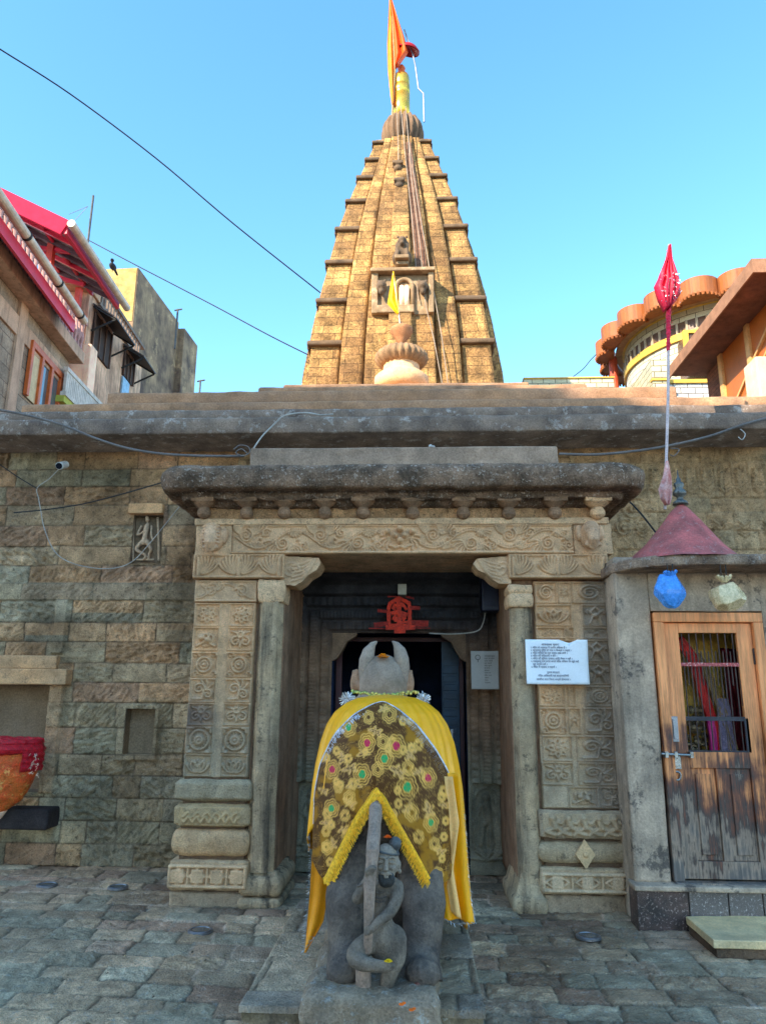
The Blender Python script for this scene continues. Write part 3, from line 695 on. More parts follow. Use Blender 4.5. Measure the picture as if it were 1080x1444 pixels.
col_face('carved_panel', XL0, XL1, zL(1096), zL(850), rowsL_, [(0, .44), (.56, 1)], [(6, 6), (5, 5), (4, 4), (3, 3), (2, 2), (1, 4), (0, 0)], cfL, pl)
def fn_scroll(w_, h_):
    def fn(X, Z):
        pts = rectp(.01, w_-.01, .01, h_-.01, .008)
        v_ = [(w_*t, h_*(.5-.33*cos(pi*(t*2.2-.1)))) for t in np.linspace(.03, .97, 40)]; pts += line(v_, .008)+[(a, b+.018, .006) for a, b in v_[::1]]
        pts += spiral(w_*.27, h_*.55, h_*.3, 1.6, 1, 1, .009)+spiral(w_*.76, h_*.5, h_*.32, 1.8, 3, -1, .009)+leaffan(w_*.35, h_*.5, .3, 1.4, 4, h_*.45, .009)+leaffan(w_*.1, h_*.8, -.9, .1, 3, h_*.4, .008)
        hc = carve(X, Z, pts); return hc*2.6+.003*fbm(X*30, Z*30), tan2*(.75+.5*fbm(X*5, Z*5, 3)[..., None])*np.ones(X.shape+(1,))
    return fn
w1 = XL1+.01-XL0
hf('scroll_panel', (XL0-.005, PF-.012, zL(850)+.004), (1, 0, 0), (0, -1, 0), w1, zL(818)-zL(850)-.008, .0062, fn_scroll(w1, zL(818)-zL(850)-.008), M_pil, pl, skirt=.07)
# octagonal shaft beside it
def shaft(xa, xb, za, zb, y, m, parent, name='shaft'):
    cx, r = (xa+xb)/2, (xb-xa)/2; q = MB(); ch = r*.42
    poly = [(xa, y+.02), (xa+ch, y-ch*1.0), (xb-ch, y-ch*1.0), (xb, y+.02), (xb-.03, y+.14), (xa, y+.14)]
    rowsn = 40; V = []; F = []; n = len(poly)
    sub = []
    for i in range(n):
        a, b = poly[i], poly[(i+1) % n]; k = 5
        sub += [(a[0]+(b[0]-a[0])*t/k, a[1]+(b[1]-a[1])*t/k) for t in range(k)]
    zz = np.linspace(za, zb, rowsn); V = [(p[0], p[1], z) for z in zz for p in sub]
    o = mk(name, V, gridf(len(sub), rowsn, True)[:, ::1], m, parent); displace(o, .006, 9, smooth=False); return o
shaft(XL2, XL3-.005, zL(1228), zL(848), PF, M_shaft, pl)
stack('shaft_capital', XL2-.0, XL3+.0, PF-.04, PF+.2, roll(zL(850), zL(818), .0, .012), M_frieze, pl, res=.02, amp=.018, sc=14)
stack('shaft_base', XL2-.005, XL3+.03, PF-.03, PF+.6, roll(zL(1262), zL(1232), .0, .05)+[(.0, zL(1228))], M_shaft, pl, res=.02, amp=.012)
stack('shaft_base', XL2-.005, XL3+.03, PF-.03, PF+.6, roll(-.02, zL(1263), .02, .045), M_shaft, pl, res=.02, amp=.012)
# base mouldings of the left column
def mould(za, zb, d, kind, xa, xb, colr, parent, y=PF):
    m = mat('moulding_'+kind+str(round(colr[0], 2)), tuple(colr), var=.38, scale=8, fine=80, tint=(.15, .16, .14), tint_amt=.45, tint_scale=4, spots=(.06, .06, .06), spot_amt=.4, spot_scale=12, bump=.5)
    pr = roll(za, zb, .0, d) if kind == 'roll' else [(-.01, za), (d*.5, za+.012), (d, za+.03), (d, zb-.03), (d*.4, zb)] if kind == 'cushion' else [(d-.008, za), (d, za+.01), (d, zb-.01), (d-.01, zb)]
    return stack('base_moulding', xa, xb, y-.01, y+.7, pr, m, parent, res=.02, amp=.012, sc=11, zres=.012)
mould(zL(1130), zL(1099), .05, 'cushion', XL0, XL1, grn, pl); mould(zL(1166), zL(1133), .045, 'cushion', XL0, XL1, (.23, .21, .14), pl)
mould(zL(1207), zL(1169), .055, 'roll', XL0, XL1, (.30, .25, .17), pl); mould(zL(1254), zL(1212), .05, 'slab', XL0, XL1, (.26, .23, .17), pl); mould(-.02, zL(1257), .04, 'slab', XL0, XL1, (.2, .19, .16), pl)
q = MB(); q.box(XL0+.01, XL1, PF+.0, PF+.6, 0, zL(1096)); q.build('pillar_core', M_under, pl)
def lattice(xa, xb, za, zb, y, n, parent, colr):
    W, H = xb-xa, zb-za
    def fn(X, Z):
        pts = rectp(.012, W-.012, .012, H-.012, .014); pw_ = W/n
        for i in range(n):
            cx = pw_*(i+.5); pts += flower(cx, H/2, H*.33, 4, .012, pi/4)+flower(cx, H/2, H*.30, 4, .010)+line([(cx, H*.12), (cx+pw_*.4, H/2), (cx, H*.88), (cx-pw_*.4, H/2), (cx, H*.12)], .008)
            if i: pts += line([(pw_*i, .01), (pw_*i, H-.01)], .010)
        hc = carve(X, Z, pts); c = np.array(colr)*(.7+.6*fbm(X*8, Z*8, 2)[..., None]); return hc*1.3-.045*(hc < .002), c
    return hf('lattice_band', (xa, y, za), (1, 0, 0), (0, -1, 0), W, H, .006, fn, M_pil, parent, skirt=.03)
lattice(XL0-.045, XL1+.045, zL(1250), zL(1217), PF-.076, 4, pl, (.32, .28, .21))
def relief(name, xa, xb, za, zb, y, pts, parent, colr, mult=1.2, res=.006):
    W, H = xb-xa, zb-za
    return hf(name, (xa, y, za), (1, 0, 0), (0, -1, 0), W, H, res, lambda X, Z: (carve(X, Z, pts)*mult+.004*fbm(X*25, Z*25)-.004, np.array(colr)*(.72+.56*fbm(X*6, Z*6, 5)[..., None])), M_pil, parent, skirt=.05)
W_, H_ = XL1-XL0, zL(1166)-zL(1133)
relief('relief_band', XL0, XL1, zL(1163), zL(1137), PF-.056, line([(W_*t, .045+.02*sin(t*50)) for t in np.linspace(.08, .92, 60)], .014)+line([(W_*t, .08+.015*cos(t*43)) for t in np.linspace(.08, .92, 60)], .012), pl, (.25, .23, .155))
# ---- right pillar
def cfR(X, z, hc):
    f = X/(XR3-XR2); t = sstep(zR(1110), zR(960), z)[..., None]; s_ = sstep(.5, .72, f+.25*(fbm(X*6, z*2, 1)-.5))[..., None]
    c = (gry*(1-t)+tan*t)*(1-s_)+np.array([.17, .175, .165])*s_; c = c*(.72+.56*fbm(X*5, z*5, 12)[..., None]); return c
pr = stack('pillar', XR0, XR3-.005, PF+.05, YB+.1, [(0, zR(1262)), (0, zR(785))], M_side_in, temple, res=.05, amp=.006, zres=.06)
rv = (1140, 1108, 1074, 1036, 997, 966, 934, 902, 884, 852, 820); rowsR_ = [zR(v) for v in rv]
colsR = {0: [(0, .33), (.33, .72), (.72, 1)], 1: [(0, .42), (.46, 1)], 2: [(.02, .42), (.46, 1)], 3: [(0, .36), (.37, .55), (.57, 1)], 4: [(0, .36), (.38, .5), (.6, 1)], 5: [(0, .5), (.6, 1)], 6: [(0, .5), (.6, 1)], 7: [(0, .4), (.42, .52), (.62, 1)], 8: [(0, .5), (.62, 1)], 9: [(0, .32), (.32, .5), (.5, 1)]}
kR = [(None, 1, 3), (4, 3), (0, 3), (2, 8, 3), (0, 7, 2), (0, 8), (0, 8), (4, 7, 8), (6, 8), (7, 4, 7)]
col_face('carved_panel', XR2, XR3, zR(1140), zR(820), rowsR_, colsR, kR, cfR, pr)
shaft(XR0+.005, XR1_, zR(1262), zR(848), PF, M_shaft, pr); stack('shaft_capital', XR0, XR1_, PF-.05, PF+.2, roll(zR(857), zR(838), .0, .015)+roll(zR(838), zR(826), .0, .012), M_frieze, pr, res=.02, amp=.012, sc=14)
stack('shaft_base', XR0-.03, XR1_+.0, PF-.06, PF+.6, [(-.03, zR(1250)), (.02, zR(1256))][::-1] and roll(-.02, zR(1262), .0, .03)+[(-.01, zR(1255)), (-.05, zR(1225))], M_shaft, pr, res=.02, amp=.012)
mould(-.02, zR(1262), .01, 'slab', XR2-.01, XR3+.01, (.22, .21, .18), pr); mould(zR(1259), zR(1222), .045, 'slab', XR2-.01, XR3+.01, (.25, .24, .19), pr); mould(zR(1216), zR(1186), .05, 'roll', XR2-.01, XR3+.01, (.21, .205, .16), pr); mould(zR(1181), zR(1142), .035, 'slab', XR2-.01, XR3+.01, (.21, .21, .18), pr)
q = MB(); q.box(XR2, XR3-.01, PF+.0, PF+.6, 0, zR(1140)); q.build('pillar_core', M_under, pr)
lattice(XR2-.04, XR3+.03, zR(1256), zR(1228), PF-.07, 3, pr, (.29, .28, .23))
W_ = XR3-XR2; H_ = zR(1146)-zR(1178); pts = []
for i in range(5):
    cx = W_*(.12+.19*i); pts += [(cx, H_*.8, .03)]+line([(cx, H_*.7), (cx+.02, H_*.4)], .026)+line([(cx+.02, H_*.4), (cx-.05, H_*.2), (cx+.01, H_*.08)], .018)+line([(cx+.02, H_*.4), (cx+.07, H_*.25), (cx+.04, H_*.08)], .018)+line([(cx-.0, H_*.68), (cx+.07, H_*.55), (cx+.09, H_*.75)], .013)
relief('relief_band', XR2-.01, XR3+.01, zR(1178), zR(1146), PF-.048, pts, pr, (.24, .235, .19), 1.6)
cx, cz = W_*.48, (zR(1189)-zR(1214))/2; a = .1
q = MB(); c = Vector((XR2+cx, PF-.055, zR(1214)+cz)); 
q.prism([c+Vector((0, 0, -.105)), c+Vector((.075, 0, 0)), c+Vector((0, 0, .105)), c+Vector((-.075, 0, 0))], (0, -.03, 0)); q.ell(c+Vector((0, -.035, 0)), .022, .02, .022)
q.build('diamond_boss', mat('boss_stone', (.27, .25, .18)), pr, bevel=.006)
# ---- capitals with leaf fans, brackets, lintel frieze
def cap(xa, xb, f0, f1, parent, zz, fans):
    za, zb = zz(817), zz(783); W, H = xb-xa, zb-za
    q = MB(); q.box(xa+.004, xb-.004, PF-.028, YB, za+.004, zb); o = q.build('capital_block', M_frieze, parent)
    pts = rectp(.01, W-.01, .012, H-.01, .012)
    for f, s_ in fans:
        cx = W*f
        if s_ <= 0: pts += leaffan(cx-.01, .03, 1.7, 2.95, 7, H*.85, .013, -.35)
        if s_ >= 0: pts += leaffan(cx+.01, .03, pi-1.7, pi-2.95, 7, H*.85, .013, -.35)
        pts += line([(cx, .03), (cx, H*.8)], .016)+spiral(cx-.02, H*.8, .02, 1, 0, 1, .008)+spiral(cx+.02, H*.8, .02, 1, pi, -1, .008)
    return relief('carved_capital', xa, xb, za, zb, PF-.05, pts, parent, tan*.95, 2.2)
cap(XL0-.02, XL3+.0, 0, 1, pl, zL, [(.06, 1), (.5, 0), (.94, -1)]); cap(XR0, XR3+.0, 0, 1, pr, zR, [(.05, 1), (.5, 0), (.95, -1)])
def bracket(outline, y0, y1, parent, flip):
    pts3 = [P(u, v, PF-.03) for u, v in outline]; q = MB(); q.prism(pts3, (0, y1-y0, 0)); o = q.build('bracket', M_frieze, parent, bevel=.008)
    xs = [p.x for p in pts3]; zs_ = [p.z for p in pts3]; xa, xb, za, zb = min(xs), max(xs), min(zs_), max(zs_); W, H = xb-xa, zb-za
    st = spiral(W*(.25 if not flip else .75), H*.5, H*.3, 1.5, 0, 1, .011)
    fx = (lambda t: t) if not flip else (lambda t: 1-t)
    for k in range(5): st += line([(W*fx(.3+.1*k*0), H*(.15+.13*k)), (W*fx(.55), H*(.25+.12*k)), (W*fx(.78+.03*k), H*(.6+.08*k))], .010)
    poly = [(p.x-xa, p.z-za) for p in pts3]
    def outside(x, z):
        ins = np.zeros(x.shape, bool); n = len(poly)
        for i in range(n):
            (xa_, ya_), (xb_, yb_) = poly[i], poly[(i+1) % n]
            c = ((ya_ > z) != (yb_ > z)) & (x < (xb_-xa_)*(z-ya_)/(yb_-ya_+1e-9)+xa_); ins ^= c
        return ~ins
    hf('bracket_carving', (xa, PF-.034, za), (1, 0, 0), (0, -1, 0), W, H, .006, lambda X, Z: (carve(X, Z, st)*1.3, tan2*(.75+.5*fbm(X*6, Z*6, 5)[..., None])), M_pil, parent, skirt=0, hole=outside)
bracket([(397, 784), (450, 787), (452, 795), (446, 804), (434, 811), (426, 820), (416, 826), (397, 824)], 0, .32, pl, False)
bracket([(720, 784), (672, 788), (667, 795), (674, 804), (686, 809), (694, 817), (704, 823), (720, 823)][::-1], 0, .32, pr, True)
fx0, fx1 = P(331, 760, PF).x, P(805, 760, PF).x; za, zb = zf_(783), zf_(742); W, H = fx1-fx0, zb-za
pts = line([(0, .012), (W, .012)], .014)+line([(0, H-.008), (W, H-.008)], .008)
NW = 9; lam = W/NW
vine = [(x_, H*.5+H*.30*sin(2*pi*x_/(2*lam)+(.5 if x_ > W/2 else 2.6))) for x_ in np.linspace(.02, W-.02, 260) if abs(x_-W/2) > .16]
for side in (0, 1):
    vv = [p for p in vine if (p[0] > W/2) == bool(side)]; pts += line(vv, .0085, .0085, .6)+[(a, b+.02, .007) for a, b in vv[::2]]
rr = random.Random(4)
for i in range(NW):
    cx = lam*(i+.5)
    if abs(cx-W/2) < .2: continue
    up_ = 1 if i % 2 else -1; up_ = up_ if cx < W/2 else -up_
    cz = H*.5-up_*H*.14
    pts += spiral(cx-.05, cz, .062, 2.0, rr.random()*6, up_, .0095)+spiral(cx+.13, cz-.02*up_, .04, 1.5, rr.random()*6, -up_, .009)+leaffan(cx-.0, cz, -.2*up_, -1.6*up_ if up_ > 0 else 1.6, 7, .15, .010, .35)+leaffan(cx-.09, cz, pi-.5, pi+1.5*up_, 6, .12, .0095, .4)+leaffan(cx+.05, H*.5+up_*H*.36, (-2.6 if up_ > 0 else 2.6), (-.5 if up_ > 0 else .5), 7, .07, .009, .2)+[(cx+.08, cz+.03*up_, .014), (cx+.1, cz+.0*up_, .011)]
cx = W*.497     # lion mask in the middle
pts += [(cx-.045, H*.62, .028), (cx+.045, H*.62, .028), (cx, H*.45, .03), (cx, H*.85, .03), (cx-.11, H*.75, .03), (cx+.11, H*.75, .03)]+ringp(cx-.045, H*.62, .035, .008)+ringp(cx+.045, H*.62, .035, .008)+line([(cx-.09, H*.3), (cx-.04, H*.2), (cx, H*.26), (cx+.04, H*.2), (cx+.09, H*.3)], .013)+leaffan(cx-.08, H*.5, 2.3, 3.9, 4, .09, .011)+leaffan(cx+.08, H*.5, .8, -.8, 4, .09, .011)
lint = hf('lintel', (fx0, PF-.045, za), (1, 0, 0), (0, -1, 0), W, H, .0058, lambda X, Z: (carve(X, Z, pts)*3.0+.003*fbm(X*25, Z*25), (tan*1.02)*(.74+.52*fbm(X*4, Z*9, 5)[..., None])), M_pil, temple, skirt=.08)
q = MB(); q.box(XL0-.02, XR3+.02, PF-.03, YB, za+.003, zb+.01); q.build('lintel_beam', M_frieze, lint)
q = MB(); q.box(XL0-.03, XR3+.03, PF-.075, YB, zf_(742), zf_(733)); o = q.build('fillet', M_frieze, lint, bevel=.008); displace_sub(o, .06, .006)
zc0 = zf_(733)
def fnB(X, Z):
    h, c, i, e = blocks(X, Z, [-.2, zf_(700)-zc0+.1], 77, wr=(.3, .42), rough=.012, depth=.02); 
    return h, np.array([.29, .215, .135])*(.6+.8*fbm(X*4, Z*9, 8)[..., None])
hf('bracket_course', (XL0-.0, PF-.01, zc0), (1, 0, 0), (0, -1, 0), XR3-XL0, zf_(700)-zc0, .012, fnB, M_attr, lint, skirt=.1)
q = MB(); q.box(XL0, XR3, PF+.05, YB, zc0, zf_(690)); q.build('upper_beam', M_frieze, lint)
# blocks with bosses at both ends of the frieze
for u0_, u1_, b in ((279, 329, (300, 757)), (807, 860, (833, 753))):
    q = MB(); q.box(P(u0_, 760, PF).x, P(u1_, 760, PF).x, PF-.055, PF+.1, zf_(783), zf_(741)); o = q.build('end_block', M_frieze, lint, bevel=.006); displace_sub(o, .04, .006)
    c = P(b[0], b[1], PF-.13); q = MB(); rot = Matrix.Rotation(.2, 3, 'X')
    q.ell(c+Vector((0, .06, .0)), .085, .12, .115, 20, 14); q.ell(c+Vector((0, .0, .03)), .075, .09, .085, 20, 14); q.tube([c+Vector((0, -.05, 0)), c+Vector((0, -.08, -.06)), c+Vector((0, -.03, -.115))], [.06, .045, .04], 12)
    for s_ in (-1, 1):
        q.ell(c+Vector((s_*.09, .05, .02)), .03, .04, .07); q.tube([c+Vector((s_*.04, -.03, -.07)), c+Vector((s_*.06, -.05, -.11))], .016, 8)
        q.ell(c+Vector((s_*.04, -.065, .045)), .014, .01, .016)
    if u0_ < 500:
        for k in range(6):
            for s_ in (-1, 1): q.tube([c+Vector((0, -.088+.010*abs(k-2), -.035+.028*k)), c+Vector((s_*.04, -.080, -.055+.028*k)), c+Vector((s_*.075, -.045, -.06+.028*k))], .0095, 6)
    o = q.build('elephant_head', mat('boss_head_stone', (.29, .24, .185), var=.3, spots=(.07, .06, .06), spot_amt=.45, spot_scale=14), lint); fuse(o, .0055, 1, .003, 30)
# cornice
zc = lambda v: P(560, v, PF-.34).z
zy = lambda v, d: P(560, v, PF-d).z
prof = [(0, zy(718, 0)), (.06, zy(713, .06)), (.09, zy(705, .09)), (.17, zy(703, .17)), (.19, zy(692, .19)), (.27, zy(690, .27)), (.325, zc(685)), (.35, zc(676)), (.358, zc(667)), (.345, zc(659)), (.31, zc(653)), (.25, zc(650)), (.1, zc(649)), (-.1, zc(648))]
cor = stack('cornice', XL0+.02, XR3-.02, PF, YW+.2, prof, M_cornice, temple, res=.03, amp=.022, sc=5, zres=.02, cr=.03, ck=.55)
q = MB(); ys = PF+.05; q.box(P(353, 640, ys).x, P(787, 640, ys).x, ys, YW, zc(652), P(560, 630, ys).z); o = q.build('cornice_slab', mat('slab_stone', (.18, .165, .15), var=.35, tint=(.1, .095, .09), tint_amt=.6), cor, bevel=.015); displace_sub(o, .08, .01)
for u in (288, 348, 401, 458, 512, 582, 653, 717, 782, 842):
    c = P(u, 715, PF-.10); q = MB(); w_ = .09 if u not in (842,) else .10
    light = u in (842,)
    q.lathe((c.x, PF-.085, c.z), [(w_, .045), (w_, .035), (w_*.8, .02), (w_*.45, -.005), (w_*.5, -.01), (w_*.66, -.04), (w_*.64, -.07), (w_*.38, -.095), (w_*.1, -.105)], 16)
    q.box(c.x-w_*1.1, c.x+w_*1.1, PF-.17, PF, c.z+.04, c.z+.075)
    o = q.build('pendant_bracket', M_frieze if u in (842,) else mat('pendant_stone', (.16, .125, .095), var=.45, tint=(.05, .045, .04), tint_amt=.6, tint_scale=9), cor, bevel=.004, smooth=False); 
# porch ceiling and side walls, dark
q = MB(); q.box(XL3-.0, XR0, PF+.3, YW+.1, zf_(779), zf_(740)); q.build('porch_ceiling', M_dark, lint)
# ---- inner doorway at the back of the porch
xa, xb = XL3-.25, XR0+.25; z1d = zf_(770)+.35
u2x = lambda u, v: P(u, v, YW).x
DX0, DX1 = P(468, 950, YW).x, P(657, 950, YW).x; DZ = P(560, 893, YW).z
def fnD(X, Z):
    x = X+xa; hgt = Z
    dx = np.where(x < (DX0+DX1)/2, DX0-x, x-DX1); dz = hgt-DZ; d = np.where(dz > 0, np.maximum(dx, dz), dx)
    steps = [0, .03, .11, .14, .22, .26, .34, .37, .46, .52, .60]
    h = np.zeros(X.shape)
    for i, s_ in enumerate(steps): h = np.where(d >= s_, (.03+.014*i)*(1.15 if i % 2 else .35)+.010*i, h)
    # running ornament on alternate fasciae
    run = np.where((dz > 0) & (dz >= dx), x, hgt)
    orn = .018*np.abs(np.sin(run*pi/.07))*(((d > .03) & (d < .11)) | ((d > .26) & (d < .34))); h = h+orn
    h = h+.014*np.abs(np.sin(run*pi/.035))*((d > .14) & (d < .22))
    pts = []
    zf1, zf2 = P(430, 1190, YW).z, P(430, 1105, YW).z
    fig = (hgt > zf1-.02) & (hgt < zf2+.03) & (d > .05) & (d < .6); h = np.where(fig, .03, h); low = hgt < zf1-.02; h = np.where(low, .075, h)
    for cx in (DX0-.16, DX0-.38, DX1+.16, DX1+.38):
        c = cx-xa; b = zf1; H = zf2-zf1
        pts += [(c, b+H*.82, .04)]+line([(c, b+H*.7), (c+.02, b+H*.45), (c, b+H*.4)], .045, .035)+line([(c-.03, b+H*.4), (c-.05, b+H*.05)], .025)+line([(c+.03, b+H*.4), (c+.03, b+H*.05)], .025)+line([(c-.05, b+H*.68), (c-.08, b+H*.5), (c-.03, b+H*.42)], .015)+line([(c+.05, b+H*.68), (c+.09, b+H*.55), (c+.06, b+H*.8)], .015)
        pts += line([(c+.1*cos(t), b+H*.78+.1*sin(t)) for t in np.linspace(0, pi, 12)]+[(c-.1, b)], .012)+line([(c+.1, b+H*.78), (c+.1, b)], .012)
    pts += sum([leaffan(cx-xa, .12, .3, 2.8, 5, .16, .02, .2) for cx in (DX0-.35, DX0-.12, DX1+.14, DX1+.38)], [])
    h = h+carve(X, Z, pts)*1.1
    h = h+.008*(fbm(X*20, Z*20, 2)-.5)
    # head dark with soot and painted-in porch shade, brown jambs, green-grey feet
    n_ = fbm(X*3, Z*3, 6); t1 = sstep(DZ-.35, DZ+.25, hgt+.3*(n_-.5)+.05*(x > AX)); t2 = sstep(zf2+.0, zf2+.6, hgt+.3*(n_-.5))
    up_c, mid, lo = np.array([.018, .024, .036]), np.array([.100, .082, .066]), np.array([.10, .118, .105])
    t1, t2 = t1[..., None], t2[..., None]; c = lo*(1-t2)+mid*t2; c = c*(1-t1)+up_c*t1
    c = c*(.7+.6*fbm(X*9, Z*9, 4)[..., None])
    ch = (np.abs(hgt-(DZ+.62)) < .006) & (fbm(X*9, Z*2, 4) > .52); c = np.where(ch[..., None], np.array([.3, .3, .3]), c)
    return h, c
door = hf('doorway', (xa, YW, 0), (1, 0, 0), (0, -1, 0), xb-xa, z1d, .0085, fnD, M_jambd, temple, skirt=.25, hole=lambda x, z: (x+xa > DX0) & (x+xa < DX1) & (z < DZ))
for s_, xc in ((1, DX0), (-1, DX1)):
    q = MB(); pt = [(xc, DZ), (xc+s_*.24, DZ), (xc+s_*.23, DZ-.03), (xc+s_*.14, DZ-.08), (xc+s_*.10, DZ-.16), (xc+s_*.05, DZ-.24), (xc, DZ-.27)]
    q.prism([(a, YW-.02, b) for a, b in pt], (0, .2, 0)); q.tube([(a, YW-.03, b+.0) for a, b in pt[1:]], .012, 6); q.build('corner_bracket', mat('jamb_bracket', (.10, .085, .07)), door, bevel=.004)
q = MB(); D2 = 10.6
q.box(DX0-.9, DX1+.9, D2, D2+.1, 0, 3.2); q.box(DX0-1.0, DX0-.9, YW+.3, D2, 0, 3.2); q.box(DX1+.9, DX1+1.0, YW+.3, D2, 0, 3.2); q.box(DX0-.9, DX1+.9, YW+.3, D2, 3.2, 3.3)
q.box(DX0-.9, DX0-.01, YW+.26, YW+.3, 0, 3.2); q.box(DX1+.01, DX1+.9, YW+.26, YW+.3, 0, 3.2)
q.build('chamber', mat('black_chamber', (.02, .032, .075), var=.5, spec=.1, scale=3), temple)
mdoor = mat('dark_blue_paint', (.012, .045, .085), rough=.5, var=.4, tint=(.02, .02, .03), tint_amt=.5)
q = MB(); xd = P(647, 950, YW+.35).x; 
q.box(xd-.18, xd, YW+.34, YW+.39, .03, DZ-.04)
for k in range(22): q.box(xd-.165, xd-.02, YW+.325, YW+.345, .12+k*.085, .18+k*.085)
lf = q.build('door_leaf', mdoor, door, bevel=.004)
q = MB(); p = P(637, 1040, YW+.28); q.tube([p, p+Vector((0, -.015, .06)), p+Vector((.01, -.02, -.12))], .008, 6); q.box(p.x-.012, p.x+.012, p.y, p.y+.01, p.z-.16, p.z+.08); q.build('door_hasp', mat('dull_steel', (.25, .25, .27), rough=.4, metal=.8, var=.2), lf)
q = MB(); q.box(DX0+.01, DX1-.01, YW+.30, YW+.36, DZ-.06, DZ-.02); q.box(DX0+.01, DX0+.07, YW+.3, YW+.36, .03, DZ-.06); q.box(DX1-.05, DX1-.01, YW+.3, YW+.36, .03, DZ-.03); q.build('door_frame', mat('maroon_paint', (.055, .012, .015), rough=.5), door)
q = MB(); q.box(DX0, DX1, YW+.0, YW+.5, 0, .16); o = q.build('threshold', M_under, door, bevel=.02)
# red ochre shrine emblem painted on the lintel
red = mat('vermilion_paste', (.62, .035, .012), rough=.6, var=.4, scale=18, bump=.5, sheen=0)
ye = YW-.30
def em(u, v): return P(u, v, ye)
def ribbon(q, pts, w, th=.012, y=None):
    """flat painted band a few mm thick, facing the viewer side"""
    for a, b in zip(pts[:-1], pts[1:]):
        a, b = Vector(a), Vector(b); q.bar(a, b+(b-a).normalized()*w*.3, w, th, upd=(0, 1, 0))
q = MB(); k = 140/1080
ex = lambda x, z: em(500+x*k, 820+z*k*1.0)
ribbon(q, [ex(375, 480), ex(370, 300), ex(385, 240), ex(480, 180), ex(590, 235), ex(600, 300), ex(600, 480)], .035)
ribbon(q, [ex(340, 500), ex(640, 500)], .045); ribbon(q, [ex(430, 540), ex(540, 540)], .04); ribbon(q, [ex(380, 470), ex(600, 470)], .022)
ribbon(q, [ex(410, 300), ex(440, 250), ex(480, 300), ex(520, 240), ex(560, 300)], .03); ribbon(q, [ex(400, 350), ex(470, 330), ex(560, 360)], .04); ribbon(q, [ex(480, 190), ex(485, 460)], .045)
ribbon(q, [ex(410, 400), ex(480, 410), ex(550, 390)], .035); ribbon(q, [ex(500, 440), ex(580, 440)], .02); ribbon(q, [ex(440, 440), ex(440, 300)], .02); ribbon(q, [ex(540, 330), ex(530, 440)], .02); ribbon(q, [ex(480, 165), ex(480, 190)], .05)
o = q.build('painted_emblem', red, door); displace_sub(o, .02, .007, 40)
red2 = mat('smeared_vermilion', (.28, .018, .012), rough=.7, var=.6, scale=14)
q = MB(); 
for a, b, w_ in (((250, 315), (350, 325), .03), ((600, 285), (700, 290), .035), ((560, 165), (640, 185), .014), ((360, 165), (450, 165), .012), ((210, 475), (350, 460), .045), ((620, 455), (780, 460), .06), ((150, 510), (350, 512), .012), ((640, 505), (820, 508), .010)):
    q = MB(); ribbon(q, [ex(*a), ex(*b)], w_); o = q.build('painted_smear', red2, door); displace_sub(o, .02, .008, 35)
q = MB(); p0 = P(561, 835, ye); q.box(p0.x, P(573, 835, ye).x, ye-.03, ye+.25, P(567, 839, ye).z, P(567, 824, ye).z)
o = q.build('junction_box', mat('cream_plastic', (.45, .42, .34), rough=.4, var=.25), None, bevel=.004); tag(o, 'small cream electrical box above the red painted emblem', 'electrical box')
# ================================================================ GROUND
M_ground = mat('ground_earth', (.14, .13, .115), var=.4, scale=1.2, fine=20, bump=.4)
q = MB(); q.add([(-600, -600, -.04), (600, -600, -.04), (600, 600, -.04), (-600, 600, -.04)], [(0, 1, 2, 3)])
tag(q.build('ground', M_ground), kind='structure')
M_pave = mat('paving_stone', attr=True, rough=.62, var=.42, scale=7, fine=70, bump=.6, dist=.012, spots=(.33, .33, .31), spot_amt=.35, spot_scale=22, spec=.45)
GP = np.array([1.16, 1.08, .98])*np.array([(.18, .165, .14), (.20, .185, .155), (.145, .155, .14), (.22, .205, .175), (.165, .14, .125), (.18, .195, .18), (.14, .125, .11)])
def paving(name, xa, xb, ya, yb, res):
    rg = np.random.RandomState(8); rows = [ya-.2]
    while rows[-1] < yb+.3: rows.append(rows[-1]+.15+.13*rg.rand())
    def fn(X, Y):
        x = X+xa; y = Y+ya
        sk = x+.16*(y-5)*np.where(x < 0, 1, -.3)*.6           # the joints are not quite square to the temple
        yy = y+.05*np.sin(x*.9)+.10*(x < -.2)*(x+.2)*.35
        h, c, i, e = blocks(sk, yy, rows, 31, wr=(.20, .50), jw=.008, wob=.022, depth=.018, off=.016, rough=.012, pal=GP)
        h = h+.010*(fbm(x*1.5, y*1.5, 3)-.5)
        lich = sstep(.5, .68, fbm(x*1.8+9, y*1.8, 2)); c = c*(1-.3*lich[..., None])+np.array([.19, .215, .19])*.3*lich[..., None]
        mort = sstep(.56, .66, fbm(x*2.2, y*2.2, 8)); joint = (1-sstep(0, .014, e))*mort                       # some joints were pointed with pale cement
        h = h+joint*.012; c = c*(1-joint[..., None])+np.array([.34, .31, .27])*joint[..., None]
        return h, c
    return hf(name, (xa, ya, .0), (1, 0, 0), (0, 0, 1), xb-xa, yb-ya, res, fn, M_pave, None, skirt=.03, up=(0, 1, 0))
tag(paving('paving', -4.6, 4.7, 2.6, 7.6, .0125), kind='structure')
